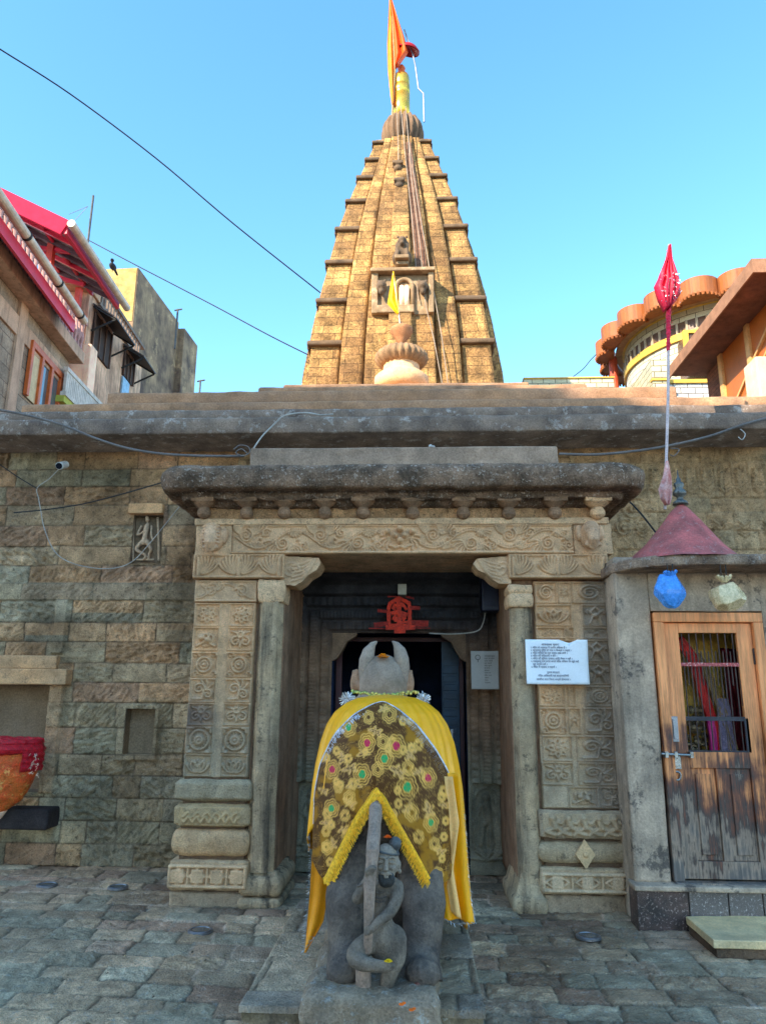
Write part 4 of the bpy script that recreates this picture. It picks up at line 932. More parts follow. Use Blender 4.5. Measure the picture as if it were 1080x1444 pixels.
# ================================================================ HOUSES ON THE LEFT
def flat(v): v = Vector(v); v.z = 0; return v.normalized()
class Frame:
    """a wall plane through the point seen at (u, v) at distance Y, running along a horizontal direction"""
    def __init__(s, u, v, Y, uvp): s.o = P(u, v, Y); s.d = flat(ray(uvp, 984)); s.n = Vector((s.d.y, -s.d.x, 0))
    def at(s, u, v, off=0.): return PP(u, v, s.o+s.n*off, s.n)
    def sz(s, u, v, off=0.): p = s.at(u, v, off); return (p-s.o).dot(s.d), p.z
    def pt(s, a, off, z): p = s.o+s.d*a+s.n*off; return Vector((p.x, p.y, z))
    def box(s, q, a0, a1, o0, o1, z0, z1):
        V = [s.pt(a, o, z) for z in (z0, z1) for o in (o0, o1) for a in (a0, a1)]
        return q.add(V, [(0, 1, 3, 2), (4, 6, 7, 5), (0, 4, 5, 1), (2, 3, 7, 6), (0, 2, 6, 4), (1, 5, 7, 3)])
def frame_uv(o, fr):
    me = o.data; off = wloc(o); ul = me.uv_layers.new(name='UVMap')
    for p in me.polygons:
        n = p.normal
        for li in p.loop_indices:
            c = me.vertices[me.loops[li].vertex_index].co+off-fr.o
            a, b = c.dot(fr.d), c.dot(fr.n); ul.data[li].uv = (a, b) if abs(n.z) > .8 else (b, c.z) if abs(n.dot(fr.d)) > .7 else (a, c.z)
    return o
F1 = Frame(119, 514, 16, 481)
M_hb = brickmat('pale_ashlar', (.42, .33, .24), (.34, .27, .20), (.17, .13, .10), bw=.62, rh=.3, ms=.012, var=.3, dirt=(.20, .14, .10), dirt_amt=.7)
M_conc = mat('grey_concrete', (.30, .275, .25), var=.35, scale=3, tint=(.16, .145, .13), tint_amt=.5, tint_scale=1.5, streak=.35)
M_redp = mat('red_paint', (.62, .018, .05), rough=.4, var=.2, scale=3, spec=.4)
M_orw = mat('orange_wood', (.52, .12, .03), rough=.5, var=.3)
M_glass = mat('window_glass', (.10, .14, .16), rough=.08, var=.3, scale=2, spec=.8, bump=0)
h1 = thing('house', (F1.o.x, F1.o.y, 0), 'stone house under red metal canopies at the left edge', 'house')
sN, _ = F1.sz(-60, 500); _, zS = F1.sz(119, 514)
q = MB(); F1.box(q, sN-1, -.15, -4, -.3, 0, zS); frame_uv(q.build('wall', M_hb, h1), F1)
s0, za = F1.sz(7, 573, -.3); s1, zb = F1.sz(26, 560, -.3)
q = MB(); F1.box(q, s0, s1-.15, -.3, -.24, 0, zS); q.build('pilaster', M_conc, h1, bevel=.01)
q = MB(); F1.box(q, sN-1, -.15, -.3, -.25, zS-.75, zS-.35); q.build('beam', M_conc, h1, bevel=.01)
ws, wz1 = F1.sz(42, 488, -.3); we, _ = F1.sz(83, 528, -.3); wz0 = F1.sz(83, 566, -.3)[1]
win = None
q = MB(); F1.box(q, ws, we, -.3, -.27, wz0-.6, wz1); win = q.build('window', M_glass, h1)
q = MB(); L = we-ws
for k in range(4): F1.box(q, ws+L*k/3-.06, ws+L*k/3+.06, -.28, -.20, wz0-.6, wz1)
F1.box(q, ws-.06, we+.06, -.28, -.195, wz1-.02, wz1+.12); q.build('window_frame', M_orw, win, bevel=.01)
cream = mat('cream_curtain', (.62, .5, .3), var=.2)
q = MB(); F1.box(q, ws+.08, ws+L*.3, -.272, -.255, wz0-.6, wz1-.1); q.build('curtain', cream, win)
q = MB(); F1.box(q, sN-1, .0, -.5, .0, zS, zS+.28); slab = q.build('balcony_slab', M_conc, h1, bevel=.015)
bal = MB(); red_w = mat('pinkish_balusters', (.5, .30, .28), var=.3)
za_ = zS+.28; s_b0 = F1.sz(65, 445, .7)[0]
for k in range(26):
    a = -.15-.2*k
    bal.tube([F1.pt(a, .0-.07, za_), F1.pt(a, .0-.07, za_+.18), F1.pt(a, .0-.07, za_+.34), F1.pt(a, .0-.07, za_+.52), F1.pt(a, .0-.07, za_+.7)], [.05, .03, .065, .03, .05], 8)
F1.box(bal, -5.5, -.05, -.15, .0, za_+.7, za_+.8); bal.build('balustrade', red_w, h1)
# lower canopy over the balcony: fascia, gutter pipe, dark sheet
offc = .3; a0, z0_ = F1.sz(0, 330, offc); a1, z1_ = F1.sz(105, 452, offc); zc_ = (z0_+z1_)/2
q = MB(); F1.box(q, a0-6, a1, offc-.03, offc+.03, zc_-.14, zc_+.12); q.build('red_fascia', M_redp, h1)
q = MB(); q.add([F1.pt(a0-6, offc-.04, zc_), F1.pt(a1, offc-.04, zc_), F1.pt(a1, -.3, zc_+.75), F1.pt(a0-6, -.3, zc_+.75), F1.pt(a0-6, offc-.04, zc_+.05), F1.pt(a1, offc-.04, zc_+.05), F1.pt(a1, -.3, zc_+.8), F1.pt(a0-6, -.3, zc_+.8)], [(0, 1, 2, 3), (7, 6, 5, 4), (0, 4, 5, 1), (1, 5, 6, 2), (2, 6, 7, 3), (3, 7, 4, 0)])
q.build('canopy_sheet', mat('dark_sheet', (.025, .03, .04), rough=.5), h1)
M_pipe = mat('cream_pipe', (.60, .50, .38), rough=.45, var=.25, streak=.2)
q = MB(); g0 = F1.pt(a0-6, offc+.16, zc_+.30); g1 = F1.pt(a1+.15, offc+.16, zc_+.22); q.tube([g0, g1], .09, 14); gp = q.build('gutter_pipe', M_pipe, h1, smooth=False)
for t in (.52, .68, .84, .97):
    p = g0.lerp(g1, t); q = MB(); q.tube([p-F1.d*.03, p+F1.d*.03], .10, 14); q.build('pipe_clamp', mat('black_band', (.03, .03, .03)), gp)
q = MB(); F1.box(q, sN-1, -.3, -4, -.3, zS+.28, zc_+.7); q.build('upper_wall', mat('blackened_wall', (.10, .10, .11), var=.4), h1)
# upper roof: a gable end facing the courtyard, red rafters below a pale sheet
B = P(93, 322, 13.5); A = P(0, 277, 13.5); A2 = A+(A-B)*.8; dd = flat(ray(545, 984)); C = B+dd*6.5
best = min(np.linspace(1, 14, 200), key=lambda t: abs((lambda c: CU+FPX*(c-Vector((0, 0, EYE))).dot(rgt)/(c-Vector((0, 0, EYE))).dot(fwd))(B+dd*t)-167)); C = B+dd*best; D = C+(A2-B)
M_soff = mat('pale_roof_sheet', (.30, .27, .30), rough=.5, var=.25)
up_ = Vector((0, 0, .07))
q = MB(); q.add([A2, B, C, D, A2+up_, B+up_, C+up_, D+up_], [(3, 2, 1, 0), (4, 5, 6, 7), (0, 1, 5, 4), (1, 2, 6, 5), (2, 3, 7, 6), (3, 0, 4, 7)]); rf_ = q.build('roof', M_soff, h1)
q = MB(); q.bar(A2, B, .08, .36); q.build('roof_fascia', mat('matt_red_paint', (.60, .03, .07), rough=.85, spec=.05, var=.15), rf_); q = MB(); q.bar(B, C, .08, .26); q.build('roof_fascia', M_redp, rf_)
q = MB(); g0 = B+Vector((.16, -.1, .05)); g1 = C+Vector((.16, .2, -.0)); q.tube([g0, g1], .09, 12); q.build('gutter_pipe', M_pipe, rf_)
for k in range(1, 7):
    q = MB(); t = k/7; q.bar(B.lerp(C, t)+Vector((-.05, 0, -.06)), A2.lerp(D, t)+Vector((0, 0, -.06)), .06, .10); q.build('rafter', M_redp if k % 3 == 1 else mat('brown_rafter', (.10, .05, .06)), rf_)
for k in (.25, .5):
    q = MB(); q.bar(B.lerp(A2, k)+Vector((0, 0, -.07)), C.lerp(D, k)+Vector((0, 0, -.07)), .06, .08); q.build('purlin', M_redp, rf_)
for (u, v0, v1, Y) in ((74.5, 340, 410, 14.5), (113, 402, 500, 17.0), (20, 300, 350, 14.0)):
    q = MB(); a = P(u, v0, Y); b = P(u, v1, Y); b.x = a.x; b.y = a.y; q.bar(a, b, .14, .14); q.build('post', mat('orange_red_paint', (.62, .07, .05), rough=.5), h1)
q = MB(); q.bar(P(20, 345, 14.5), P(100, 350, 14.5)+Vector((0, 0, -.1)), .07, .09); q.bar(P(60, 385, 15.5), P(118, 402, 15.5), .07, .09); q.bar(P(30, 338, 14.5), P(50, 325, 14.5), .05, .05); q.build('tie_beam', M_redp, h1)
q = MB(); F1.box(q, -1.5, 1.6, -3.5, -1.2, zS+.3, C.z-.2); q.build('back_wall', mat('lilac_wall', (.34, .28, .29), var=.2), h1)
# ---- second house, pale plaster
h2 = thing('house', (F1.pt(4, 0, 0).x, F1.pt(4, 0, 0).y, 0), 'pale plaster house with lean-to sheet awnings behind the red canopies', 'house')
F2 = Frame(119, 500, 17.2, 525)
M_pl2 = mat('stained_plaster', (.42, .36, .31), var=.3, scale=2, tint=(.16, .12, .10), tint_amt=.75, tint_scale=1.1, streak=.5)
z2 = F2.sz(118, 345)[1]; e2 = F2.sz(205, 480)[0]
q = MB(); F2.box(q, 0, e2, -3.5, -.02, 0, z2-.9); q.build('wall', M_pl2, h2)
q = MB(); F2.box(q, -.4, .55, -1.2, .05, z2-.9, z2); q.build('water_tank_room', mat('dirty_concrete', (.24, .2, .16), var=.4, tint=(.08, .07, .06), tint_amt=.7, tint_scale=1.5), h2, bevel=.02)
q = MB(); F2.box(q, .55, e2, -.2, .06, z2-.95, z2-.85); F2.box(q, .55, e2, -.14, .02, z2-.32, z2-.22)
for k in range(int((e2-.6)/.22)): F2.box(q, .6+.22*k, .68+.22*k, -.1, -.02, z2-.85, z2-.3)
q.build('parapet_railing', mat('dark_parapet', (.20, .15, .12), var=.4), h2)
q = MB(); F2.box(q, -.45, .0, -.6, .35, 0, z2-2.6); q.build('pier', mat('white_plaster', (.55, .50, .46), var=.2, streak=.3), h2, bevel=.02)
for (ua, va, ub, vb) in ((134, 440, 152, 520), (176, 495, 186, 545)):
    a, zt = F2.sz(ua, va); b, zb = F2.sz(ub, vb); q = MB(); F2.box(q, a, b, -.02, .03, zb, zt); w_ = q.build('window', mat('dark_shutter', (.05, .03, .025), var=.3), h2)
    q = MB(); 
    for k in range(4): F2.box(q, a+(b-a)*k/3-.03, a+(b-a)*k/3+.03, .03, .06, zb, zt)
    q.build('window_bars', mat('brown_bars', (.12, .07, .05)), w_)
    q = MB(); top = zt+.15; L = [F2.pt(a-.15, .0, top), F2.pt(b+.2, 0, top), F2.pt(b+.2, .65, top-.4), F2.pt(a-.15, .65, top-.4)]
    q.prism(L, (0, 0, .04)); aw = q.build('awning', mat('rusty_sheet', (.06, .05, .05), rough=.6, var=.4, tint=(.12, .07, .04), tint_amt=.6), h2)
    for x_ in (a-.1, b+.15):
        q = MB(); q.bar(F2.pt(x_, .0, top-.75), F2.pt(x_, .62, top-.42), .04, .04); q.bar(F2.pt(x_, .0, top-.04), F2.pt(x_, .62, top-.42), .04, .04); q.build('awning_bracket', mat('black_iron', (.03, .03, .03)), aw)
a, zt = F2.sz(172, 530); b, zb = F2.sz(180, 552); q = MB(); F2.box(q, a, b, .0, .05, zb-.3, zt); q.build('window', mat('blue_white_window', (.25, .38, .5), rough=.2), h2)
# low balcony with white pierced rail and lime-green soffit
a, zt = F2.sz(120, 500, .9); b, _ = F2.sz(160, 560, .9); zz0 = F2.sz(122, 525, .9)[1]
q = MB(); F2.box(q, a+.1, b+.6, .0, .5, zz0-.75, zz0-.6); q.build('balcony_slab', mat('lime_paint', (.42, .45, .08), var=.2), h2)
q = MB(); F2.box(q, a+.1, b+.6, .42, .52, zz0-.0, zz0+.10)
for k in range(24): F2.box(q, a+.12+k*(b-a+.4)/24, a+.12+k*(b-a+.4)/24+.08, .44, .50, zz0-.6, zz0)
F2.box(q, a+.1, b+.6, .40, .53, zz0-.6, zz0-.5); q.build('balcony_rail', mat('whitewashed_rail', (.58, .55, .5), var=.3), h2)
# antenna mast on the roof
q = MB(); p = P(125.5, 333, 17.5); t_ = P(125.5, 276, 17.5); q.tube([(p.x, p.y, p.z-.9), (p.x, p.y, t_.z)], .03, 8); ant = q.build('antenna_mast', mat('grey_pipe', (.12, .12, .12), metal=.3), None)
q = MB(); tag(ant, 'thin bare metal mast on the roof of the pale plaster house', 'mast')
for (u, v) in ((98, 300), (103, 312)): q = MB(); q.tube([P(124.5, 291, 17.5), P(u, v+2, 17.0)], .008, 5); q.build('stay_wire', mat('grey_wire', (.25, .25, .27)), ant)
# a bird on the parapet
q = MB(); c = P(159.5, 376, 19); q.ell(c, .09, .17, .09); q.ell(c+Vector((.02, -.12, .13)), .055, .06, .06); q.tube([c+Vector((.02, -.17, .13)), c+Vector((.03, -.26, .12))], [.02, .003], 6); q.tube([c+Vector((0, .1, 0)), c+Vector((0, .36, -.06))], [.05, .03], 6); q.tube([c, c+Vector((0, 0, -.2))], .015, 5)
o = q.build('bird', mat('crow_black', (.03, .03, .035))); fuse(o, .015, 1); tag(o, 'small dark bird perched on the parapet of the pale plaster house', 'bird')
# ---- third, weathered yellow block
h3c = P(196, 377, 23); F3 = Frame(196, 377, 23, 637)
h3 = thing('house', (h3c.x, h3c.y, 0), 'blackened ochre block with blank weather-stained side wall', 'building')
M_och = mat('blackened_ochre', (.42, .27, .15), var=.3, scale=1.5, tint=(.085, .05, .04), tint_amt=.95, tint_scale=.9, streak=.25, spots=(.52, .34, .18), spot_amt=.75, spot_scale=1.3)
e3 = F3.sz(253, 456)[0]; zT = h3c.z
q = MB(); F3.box(q, 0, e3, -4.5, 0, 0, zT); q.build('wall', M_och, h3, bevel=.03)
e4, zt4 = F3.sz(281, 463, .25); a4, z4 = F3.sz(254, 453, .25)
q = MB(); F3.box(q, e3+.01, e4, -3, .25, 0, z4); q.build('end_wall', M_och, h3, bevel=.03)
q = MB(); F3.box(q, -.02, .0, -4.3, -.05, zT-2.1, zT-.03)
o = q.build('pierced_parapet', mat('yellow_parapet', (.50, .38, .13), var=.3, tint=(.3, .12, .03), tint_amt=.7, tint_scale=2), h3)
for k in range(9):
    q = MB(); 
    if k < 8: F3.box(q, -.05, -.02, -3.2+.28*k, -3.08+.28*k, zT-1.5, zT-.3); q.build('grille_slot', mat('pale_slot', (.5, .48, .4)), o)
q = MB(); F3.box(q, -.03, -.0, -1.4, -.1, zT-4.6, zT-2.3); q.build('lit_panel', mat('white_panel', (.7, .66, .6)), h3)  # plain white panel on the end wall
for (u, v, h) in ((250, 436, .8), (282, 536, .6)):
    Y_ = 24.5; q = MB(); p = P(u, v+14, Y_); t_ = P(u, v, Y_); q.tube([(p.x, p.y, p.z-1.2), (p.x, p.y, t_.z)], .035, 6); q.tube([(p.x-.12, p.y, t_.z-.05), (p.x+.16, p.y, t_.z-.0)], .03, 6); o = q.build('roof_pipe', mat('grey_pipe'), None)
    tag(o, 'short bent pipe sticking up from the top edge of the blackened ochre block' if u < 260 else 'short pipe standing low at the far end of the blackened ochre block', 'pipe')
# ================================================================ BUILDINGS ON THE RIGHT
YR = 20.; cxr = P(1006, 420, YR); Rw = 2.6
h4 = thing('round_building', (cxr.x, YR, 0), 'round white-tiled building with orange scalloped eaves behind the roof on the right', 'building')
M_tile = brickmat('white_tiles', (.62, .58, .42), (.55, .50, .36), (.10, .08, .05), bw=.42, rh=.16, ms=.010, var=.12, bump=.3, rough=.35)
M_gold = mat('golden_paint', (.66, .40, .06), rough=.5, var=.2)
def cyl(q, r, z0, z1, y=YR, n=72, c=None):
    c = c or cxr; V = []; F = []
    for z in (z0, z1):
        for k in range(n): V.append((c.x+r*cos(2*pi*k/n), y+r*sin(2*pi*k/n), z))
    for k in range(n): F.append((k, (k+1) % n, n+(k+1) % n, n+k))
    F += [tuple(range(n))[::-1], tuple(range(n, 2*n))]
    return q.add(V, F)
def cyluv(o, r):
    me = o.data; off = wloc(o); ul = me.uv_layers.new(name='UVMap')
    for p in me.polygons:
        for li in p.loop_indices:
            c = me.vertices[me.loops[li].vertex_index].co+off; ul.data[li].uv = ((math.atan2(c.y-YR, c.x-cxr.x) % (2*pi))*r, c.z)
    return o
zt = lambda v: P(1006, v, YR-Rw).z
q = MB(); cyl(q, Rw, 0, zt(415)); cyluv(q.build('wall', M_tile, h4), Rw)
for va, vb, nm in ((452, 462, 'sill'), (415, 421, 'head_band')):
    q = MB(); cyl(q, Rw+.07, zt(vb), zt(va)); q.build(nm, M_gold, h4)
q = MB(); cyl(q, Rw+.015, zt(452), zt(436)); wst = q.build('window_strip', mat('brown_glazing', (.13, .07, .04), rough=.3, var=.3), h4)
q = MB()
for k in range(64):
    a = 2*pi*k/64; q.box(cxr.x+(Rw+.03)*cos(a)-.025, cxr.x+(Rw+.03)*cos(a)+.025, YR+(Rw+.03)*sin(a)-.025, YR+(Rw+.03)*sin(a)+.025, zt(452), zt(436))
q.build('window_bars', mat('pale_bars', (.42, .34, .24)), wst)
M_or = mat('orange_scallop_paint', (.42, .13, .03), rough=.6, var=.35, scale=3, tint=(.20, .07, .03), tint_amt=.7, tint_scale=3, streak=.4)
Re = 3.05; zE = P(1000, 405, YR-Re).z
q = MB(); cyl(q, Re-.2, zE-.05, zE+.02); q.build('eave_soffit', mat('dim_orange', (.42, .24, .12), var=.3), h4)
for k in range(20):
    a = 2*pi*k/20+.1; r_ = Re*sin(pi/20)*1.03; c = Vector((cxr.x+(Re-.12)*cos(a), YR+(Re-.12)*sin(a), 0))
    q = MB(); n = 14; out = []
    for j in range(n+1):
        b = a-pi*.52+pi*1.04*j/n; out.append((c.x+r_*cos(b), c.y+r_*sin(b)))
    V = [(x, y, z) for z in (zE-.10, zE+.36) for x, y in out]; m_ = len(out)
    q.add(V, [(j, j+1, m_+j+1, m_+j) for j in range(m_-1)]+[tuple(range(m_))[::-1], tuple(range(m_, 2*m_)), (m_-1, 0, m_, 2*m_-1)])
    for j in range(n):                              # small toothed fringe below each scallop
        x, y = (out[j][0]+out[j+1][0])/2, (out[j][1]+out[j+1][1])/2; q.tube([(x, y, zE-.09), (x, y, zE-.17)], [.045, .03], 6)
    q.build('scallop', M_or, h4)
p = P(880, 500, YR-.3)
q = MB(); q.tube([(p.x, p.y+1.2, 0), (p.x, p.y+1.2, zE)], .13, 12); q.build('column', mat('red_column', (.55, .09, .04), rough=.5), h4)
p = P(985, 482, YR-Rw-.05); 
q = MB(); q.box(P(961, 490, YR-2.1).x, P(990, 490, YR-2.1).x, YR-2.45, YR-1.2, P(975, 530, YR-2.4).z, zt(466)); wi = q.build('window', mat('brown_glazing'), h4)
q = MB(); x0_, x1_ = P(961, 490, YR-2.1).x, P(990, 490, YR-2.1).x
q.box(x0_-.08, x0_+.04, YR-2.5, YR-2.4, P(975, 530, YR-2.4).z, zt(466)); q.box(x0_-.08, x1_+.08, YR-2.5, YR-2.4, zt(466), zt(466)+.08); q.build('window_frame', M_gold, wi)
# tiled parapets in front of it
M_tile2 = brickmat('cream_tiles', (.60, .56, .38), (.52, .48, .30), (.12, .09, .05), bw=.30, rh=.13, ms=.010, var=.15, bump=.3, rough=.35)
tp = thing('tiled_parapet', (P(800, 550, 18).x, 18, 0), 'low cream-tiled parapet wall running left of the round building', 'wall')
q = MB(); q.box(P(739, 550, 18).x, P(866, 550, 18).x, 18, 18.3, 0, P(800, 534, 18).z); boxuv(q.build('wall', M_tile2, tp))
q = MB(); q.box(P(738, 550, 18).x, P(867, 550, 18).x, 17.96, 18.34, P(800, 534, 18).z, P(800, 532.5, 18).z); q.build('coping', M_gold, tp)
tw = thing('tiled_stair_wall', (P(917, 550, 14.5).x, 14.5, 0), 'white-tiled square wall corner in front of the round building', 'wall')
xk = P(917, 505, 14.5).x; zk = P(917, 506, 14.5).z
q = MB(); q.box(xk, xk+.32, 14.5, 17.8, 0, zk); boxuv(q.build('wall', M_tile2, tw))
q = MB(); q.box(xk+.32, xk+3., 14.75, 15.0, 0, P(960, 541, 14.75).z); boxuv(q.build('wall', brickmat('grey_white_tiles', (.60, .60, .56), (.52, .52, .5), (.12, .10, .08), bw=.30, rh=.13, ms=.010, var=.12, bump=.3, rough=.35), tw))
q = MB(); q.box(xk-.02, xk+.34, 14.47, 14.6, P(917, 537, 14.5).z, P(917, 534, 14.5).z); q.box(xk+.34, xk+3, 14.70, 15.03, P(960, 541, 14.75).z, P(960, 536, 14.75).z); q.build('gold_trim', M_gold, tw)
# ---- house with the sloping brown eave at the right edge
YH = 14.; e = P(945, 531, YH); xw = P(993, 531, YH).x; near = PX(1062, 379, e.x)
h5 = thing('house', (xw, YH, 0), 'brick house with broad brown eave and orange window at the right edge', 'house')
M_eave = mat('brown_eave', (.19, .08, .05), var=.4, scale=3, tint=(.12, .06, .05), tint_amt=.7, tint_scale=2, streak=.3)
q = MB(); q.box(e.x, xw+3, near.y, YH, e.z, e.z+.12); q.build('eave', M_eave, h5, bevel=.01)
q = MB(); q.box(e.x-.03, e.x, near.y-.03, YH+.03, e.z-.03, e.z+.20); q.box(e.x, xw+3, near.y-.03, near.y, e.z-.03, e.z+.2); q.build('eave_edge', mat('pale_brown_edge', (.30, .155, .09), var=.3), h5)
q = MB(); q.box(xw, xw+3, near.y-1.5, YH-.1, 0, e.z); boxuv(q.build('wall', brickmat('red_brick', (.30, .12, .08), (.22, .09, .06), (.12, .07, .05), bw=.22, rh=.08, ms=.008, var=.3, dirt=(.12, .06, .05), dirt_amt=.6), h5))
a = PX(1018, 500, xw); zt5 = PX(1080, 432, xw).z
q = MB(); q.box(xw-.05, xw-.0, near.y-1.2, a.y, a.z-1.8, zt5); pn = q.build('window', mat('orange_varnished_wood', (.52, .155, .03), rough=.4, var=.35, scale=2, tint=(.34, .08, .02), tint_amt=.6), h5)
q = MB(); q.box(xw-.10, xw-.051, a.y-.12, a.y+.02, a.z-1.8, zt5+.06); q.box(xw-.10, xw-.051, near.y-1.2, a.y, zt5, zt5+.1); b5 = a.y-1.2; q.box(xw-.10, xw-.051, b5-.07, b5+.07, a.z-1.8, zt5)
q.bar((xw-.07, a.y-.2, a.z-1.3), (xw-.07, a.y-2.2, a.z-.3), .04, .05); q.bar((xw-.07, a.y-.2, a.z-1.6), (xw-.07, a.y-2.2, a.z-.6), .03, .04)
q.build('window_frame', mat('pale_orange_frame', (.66, .36, .14), rough=.5, var=.3), pn)
p = PX(1068, 545, xw-.3); q = MB(); q.box(xw-.45, xw-.2, p.y-.35, p.y+.1, p.z-2, PX(1068, 512, xw-.3).z); q.build('pier', mat('cream_pier', (.6, .52, .38), var=.2), h5, bevel=.02)
# ---- added houses, unseen behind the viewer, shaped to keep the forecourt in shade
M_bp = brickmat('far_side_plaster', (.36, .30, .24), (.33, .28, .23), (.2, .17, .14), bw=1.2, rh=.6, ms=.01)
SHW = [(-20.5, -16, 22.5), (-16, -13., 19.5), (-13., -4.6, 17.62)]
for i, (xa, xb, hh) in enumerate(SHW):
    t = thing('courtyard_house', ((xa+xb)/2, -8, 0), ['tall plaster house behind the viewer on the left', 'narrow plaster house behind the viewer', 'long plaster house behind the viewer on the right'][i], 'house')
    q = MB(); q.box(xa, xb-.01, -14, -8, 0, hh); boxuv(q.build('wall', M_bp, t))
    q = MB()
    for fl in range(4):
        for k in range(int((xb-xa)/2.2)):
            q2 = MB(); x_ = xa+1.1+2.2*k
            if x_ < -14 or x_ > 10: continue
            q2.box(x_-.45, x_+.45, -8.0, -7.95, 1.2+fl*3.3, 2.6+fl*3.3); q2.build('window', M_glass, t)
# ================================================================ SIDE SHRINE ON THE RIGHT
YS = 5.93
sx0 = P(878, 1000, YS).x; sx1 = P(1080, 1000, YS).x+.55; ZS = lambda v: P(930, v, YS).z
M_cem = mat('grey_cement_render', (.27, .27, .25), var=.3, scale=3, fine=60, tint=(.12, .125, .125), tint_amt=.7, tint_scale=3.2, spots=(.035, .035, .04), spot_amt=.7, spot_scale=3.5, bump=.25, streak=.35)
shrine = thing('side_shrine', ((sx0+sx1)/2, YS+.5, 0), 'small grey cement shrine with pink conical roof and barred wooden door', 'shrine')
dx0 = P(930, 1000, YS).x; dx1 = P(1087, 1000, YS).x; dzt = ZS(864); dzb = ZS(1242)
zcan = P(930, 800, YS-.35).z
zwt = P(930, 785, YS).z
V = []
def cem(name, xa, xb, za, zb, r=.0, y=YS):
    q = MB(); q.box(xa, xb, y, y+.16, za, zb); o = q.build(name, M_cem, shrine, bevel=.02 if r else .004); return displace_sub(o, .07, .006)
zp = ZS(1246)
cem('wall', sx0, dx0-.012, zp, zwt, 1); cem('wall', dx0-.012, dx1+.012, dzt+.012, zwt); cem('wall', dx1+.012, sx1, zp, zwt)
q = MB(); q.box(sx0+.01, sx0+.15, YS+.16, YW-.1, 0, zwt); q.box(sx1-.15, sx1, YS+.16, YW-.1, 0, zwt); q.build('side_wall', M_cem, shrine, bevel=.01)
q = MB(); q.box(sx0+.15, sx1-.15, YS+.62, YS+.7, 0, zwt); q.build('back_wall', mat('ochre_tile_wall', (.85, .52, .10), rough=.4, var=.3), shrine)
q = MB(); q.box(sx0+.15, sx1-.15, YS+.16, YW-.2, 0, .34); q.build('shrine_floor', M_cem, shrine)
# plinth of speckled tiles
M_ter = mat('terrazzo_tile', (.21, .17, .15), rough=.45, var=.35, fine=120, spots=(.42, .36, .33), spot_amt=.8, spot_scale=60, tint=(.05, .04, .04), tint_amt=.75, tint_scale=3)
xs = [sx0-.02, P(965, 1270, YS).x, P(1020, 1270, YS).x, P(1068, 1270, YS).x, sx1]
for i in range(4):
    q = MB(); q.box(xs[i]+.003, xs[i+1]-.003, YS-.09, YS+.12, 0, zp-.03); q.build('plinth_tile', M_ter if i else mat('rust_stained_terrazzo', (.15, .085, .07), rough=.45, var=.4, fine=120, spots=(.4, .3, .26), spot_amt=.7, spot_scale=55, tint=(.02, .02, .02), tint_amt=.85, tint_scale=5), shrine, bevel=.006)
q = MB(); q.box(xs[0]-.015, xs[-1], YS-.12, YS+.1, zp-.028, zp+.01); o = q.build('plinth_ledge', M_cem, shrine, bevel=.01)
# canopy slab, rounded at its left corner, and the cone
cz = P(970, 790, 5.35).z; ct = cz+.085
cx_, cy_ = P(1010, 790, YS).x, YS+.35; x_l = P(868, 798, 5.75).x; rr_ = .55
pts = [(x_l, YW-.12)]+[(x_l+rr_-rr_*cos(t), YS+.15-(rr_+.0)*sin(t)*1.0) for t in np.linspace(0, pi/2, 12)]+[(sx1+.3, YS+.15-rr_), (sx1+.3, YW-.12)]
q = MB(); q.prism([(a, b, cz) for a, b in pts], (0, 0, ct-cz)); can = q.build('canopy_slab', mat('lichened_concrete', (.20, .185, .165), var=.5, scale=5, tint=(.055, .05, .05), tint_amt=.85, tint_scale=6, spots=(.4, .38, .36), spot_amt=.5, spot_scale=25, bump=.6), shrine, bevel=.02); displace_sub(can, .07, .01)
Yc = 5.95; ca = P(959, 712, Yc); cb = P(959, 776, 5.6); rb = (P(1037, 776, Yc).x-P(884, 776, Yc).x)/2; ccx = (P(1037, 776, Yc).x+P(884, 776, Yc).x)/2
q = MB(); Vp = []; n = 64; lev = 24
for i in range(lev+1):
    t = i/lev; r = rb*(1-t)**1.0*(1-.12*sin(pi*t))+.03; z = ct-.01+(ca.z-ct+.01)*t
    for k in range(n): a = 2*pi*k/n; Vp.append((ccx+(ca.x-ccx)*t+r*cos(a), Yc+r*sin(a), z))
o = mk('cone_roof', Vp, gridf(n, lev+1, True), mat('faded_pink_paint', (.52, .12, .11), rough=.85, var=.35, scale=7, tint=(.22, .08, .07), tint_amt=.8, tint_scale=5, spots=(.5, .28, .26), spot_amt=.5, spot_scale=20, bump=.4), shrine); displace(o, .012, 7)
zz = lambda v: P(959, v, Yc).z; rp = lambda px: (P(959+px, 700, Yc).x-P(959, 700, Yc).x)
q = MB(); q.lathe((ca.x, Yc, 0), [(rp(11), zz(712)), (rp(10), zz(708)), (rp(5), zz(705)), (rp(4), zz(702)), (rp(9), zz(698)), (rp(9.5), zz(694)), (rp(5), zz(689)), (rp(7), zz(685)), (rp(7), zz(682)), (rp(3), zz(679)), (rp(3.5), zz(676)), (rp(1.2), zz(672)), (.003, zz(663))], 24)
q.build('brass_finial', mat('tarnished_brass', (.13, .13, .12), rough=.35, metal=.7, var=.4), shrine, smooth=True)
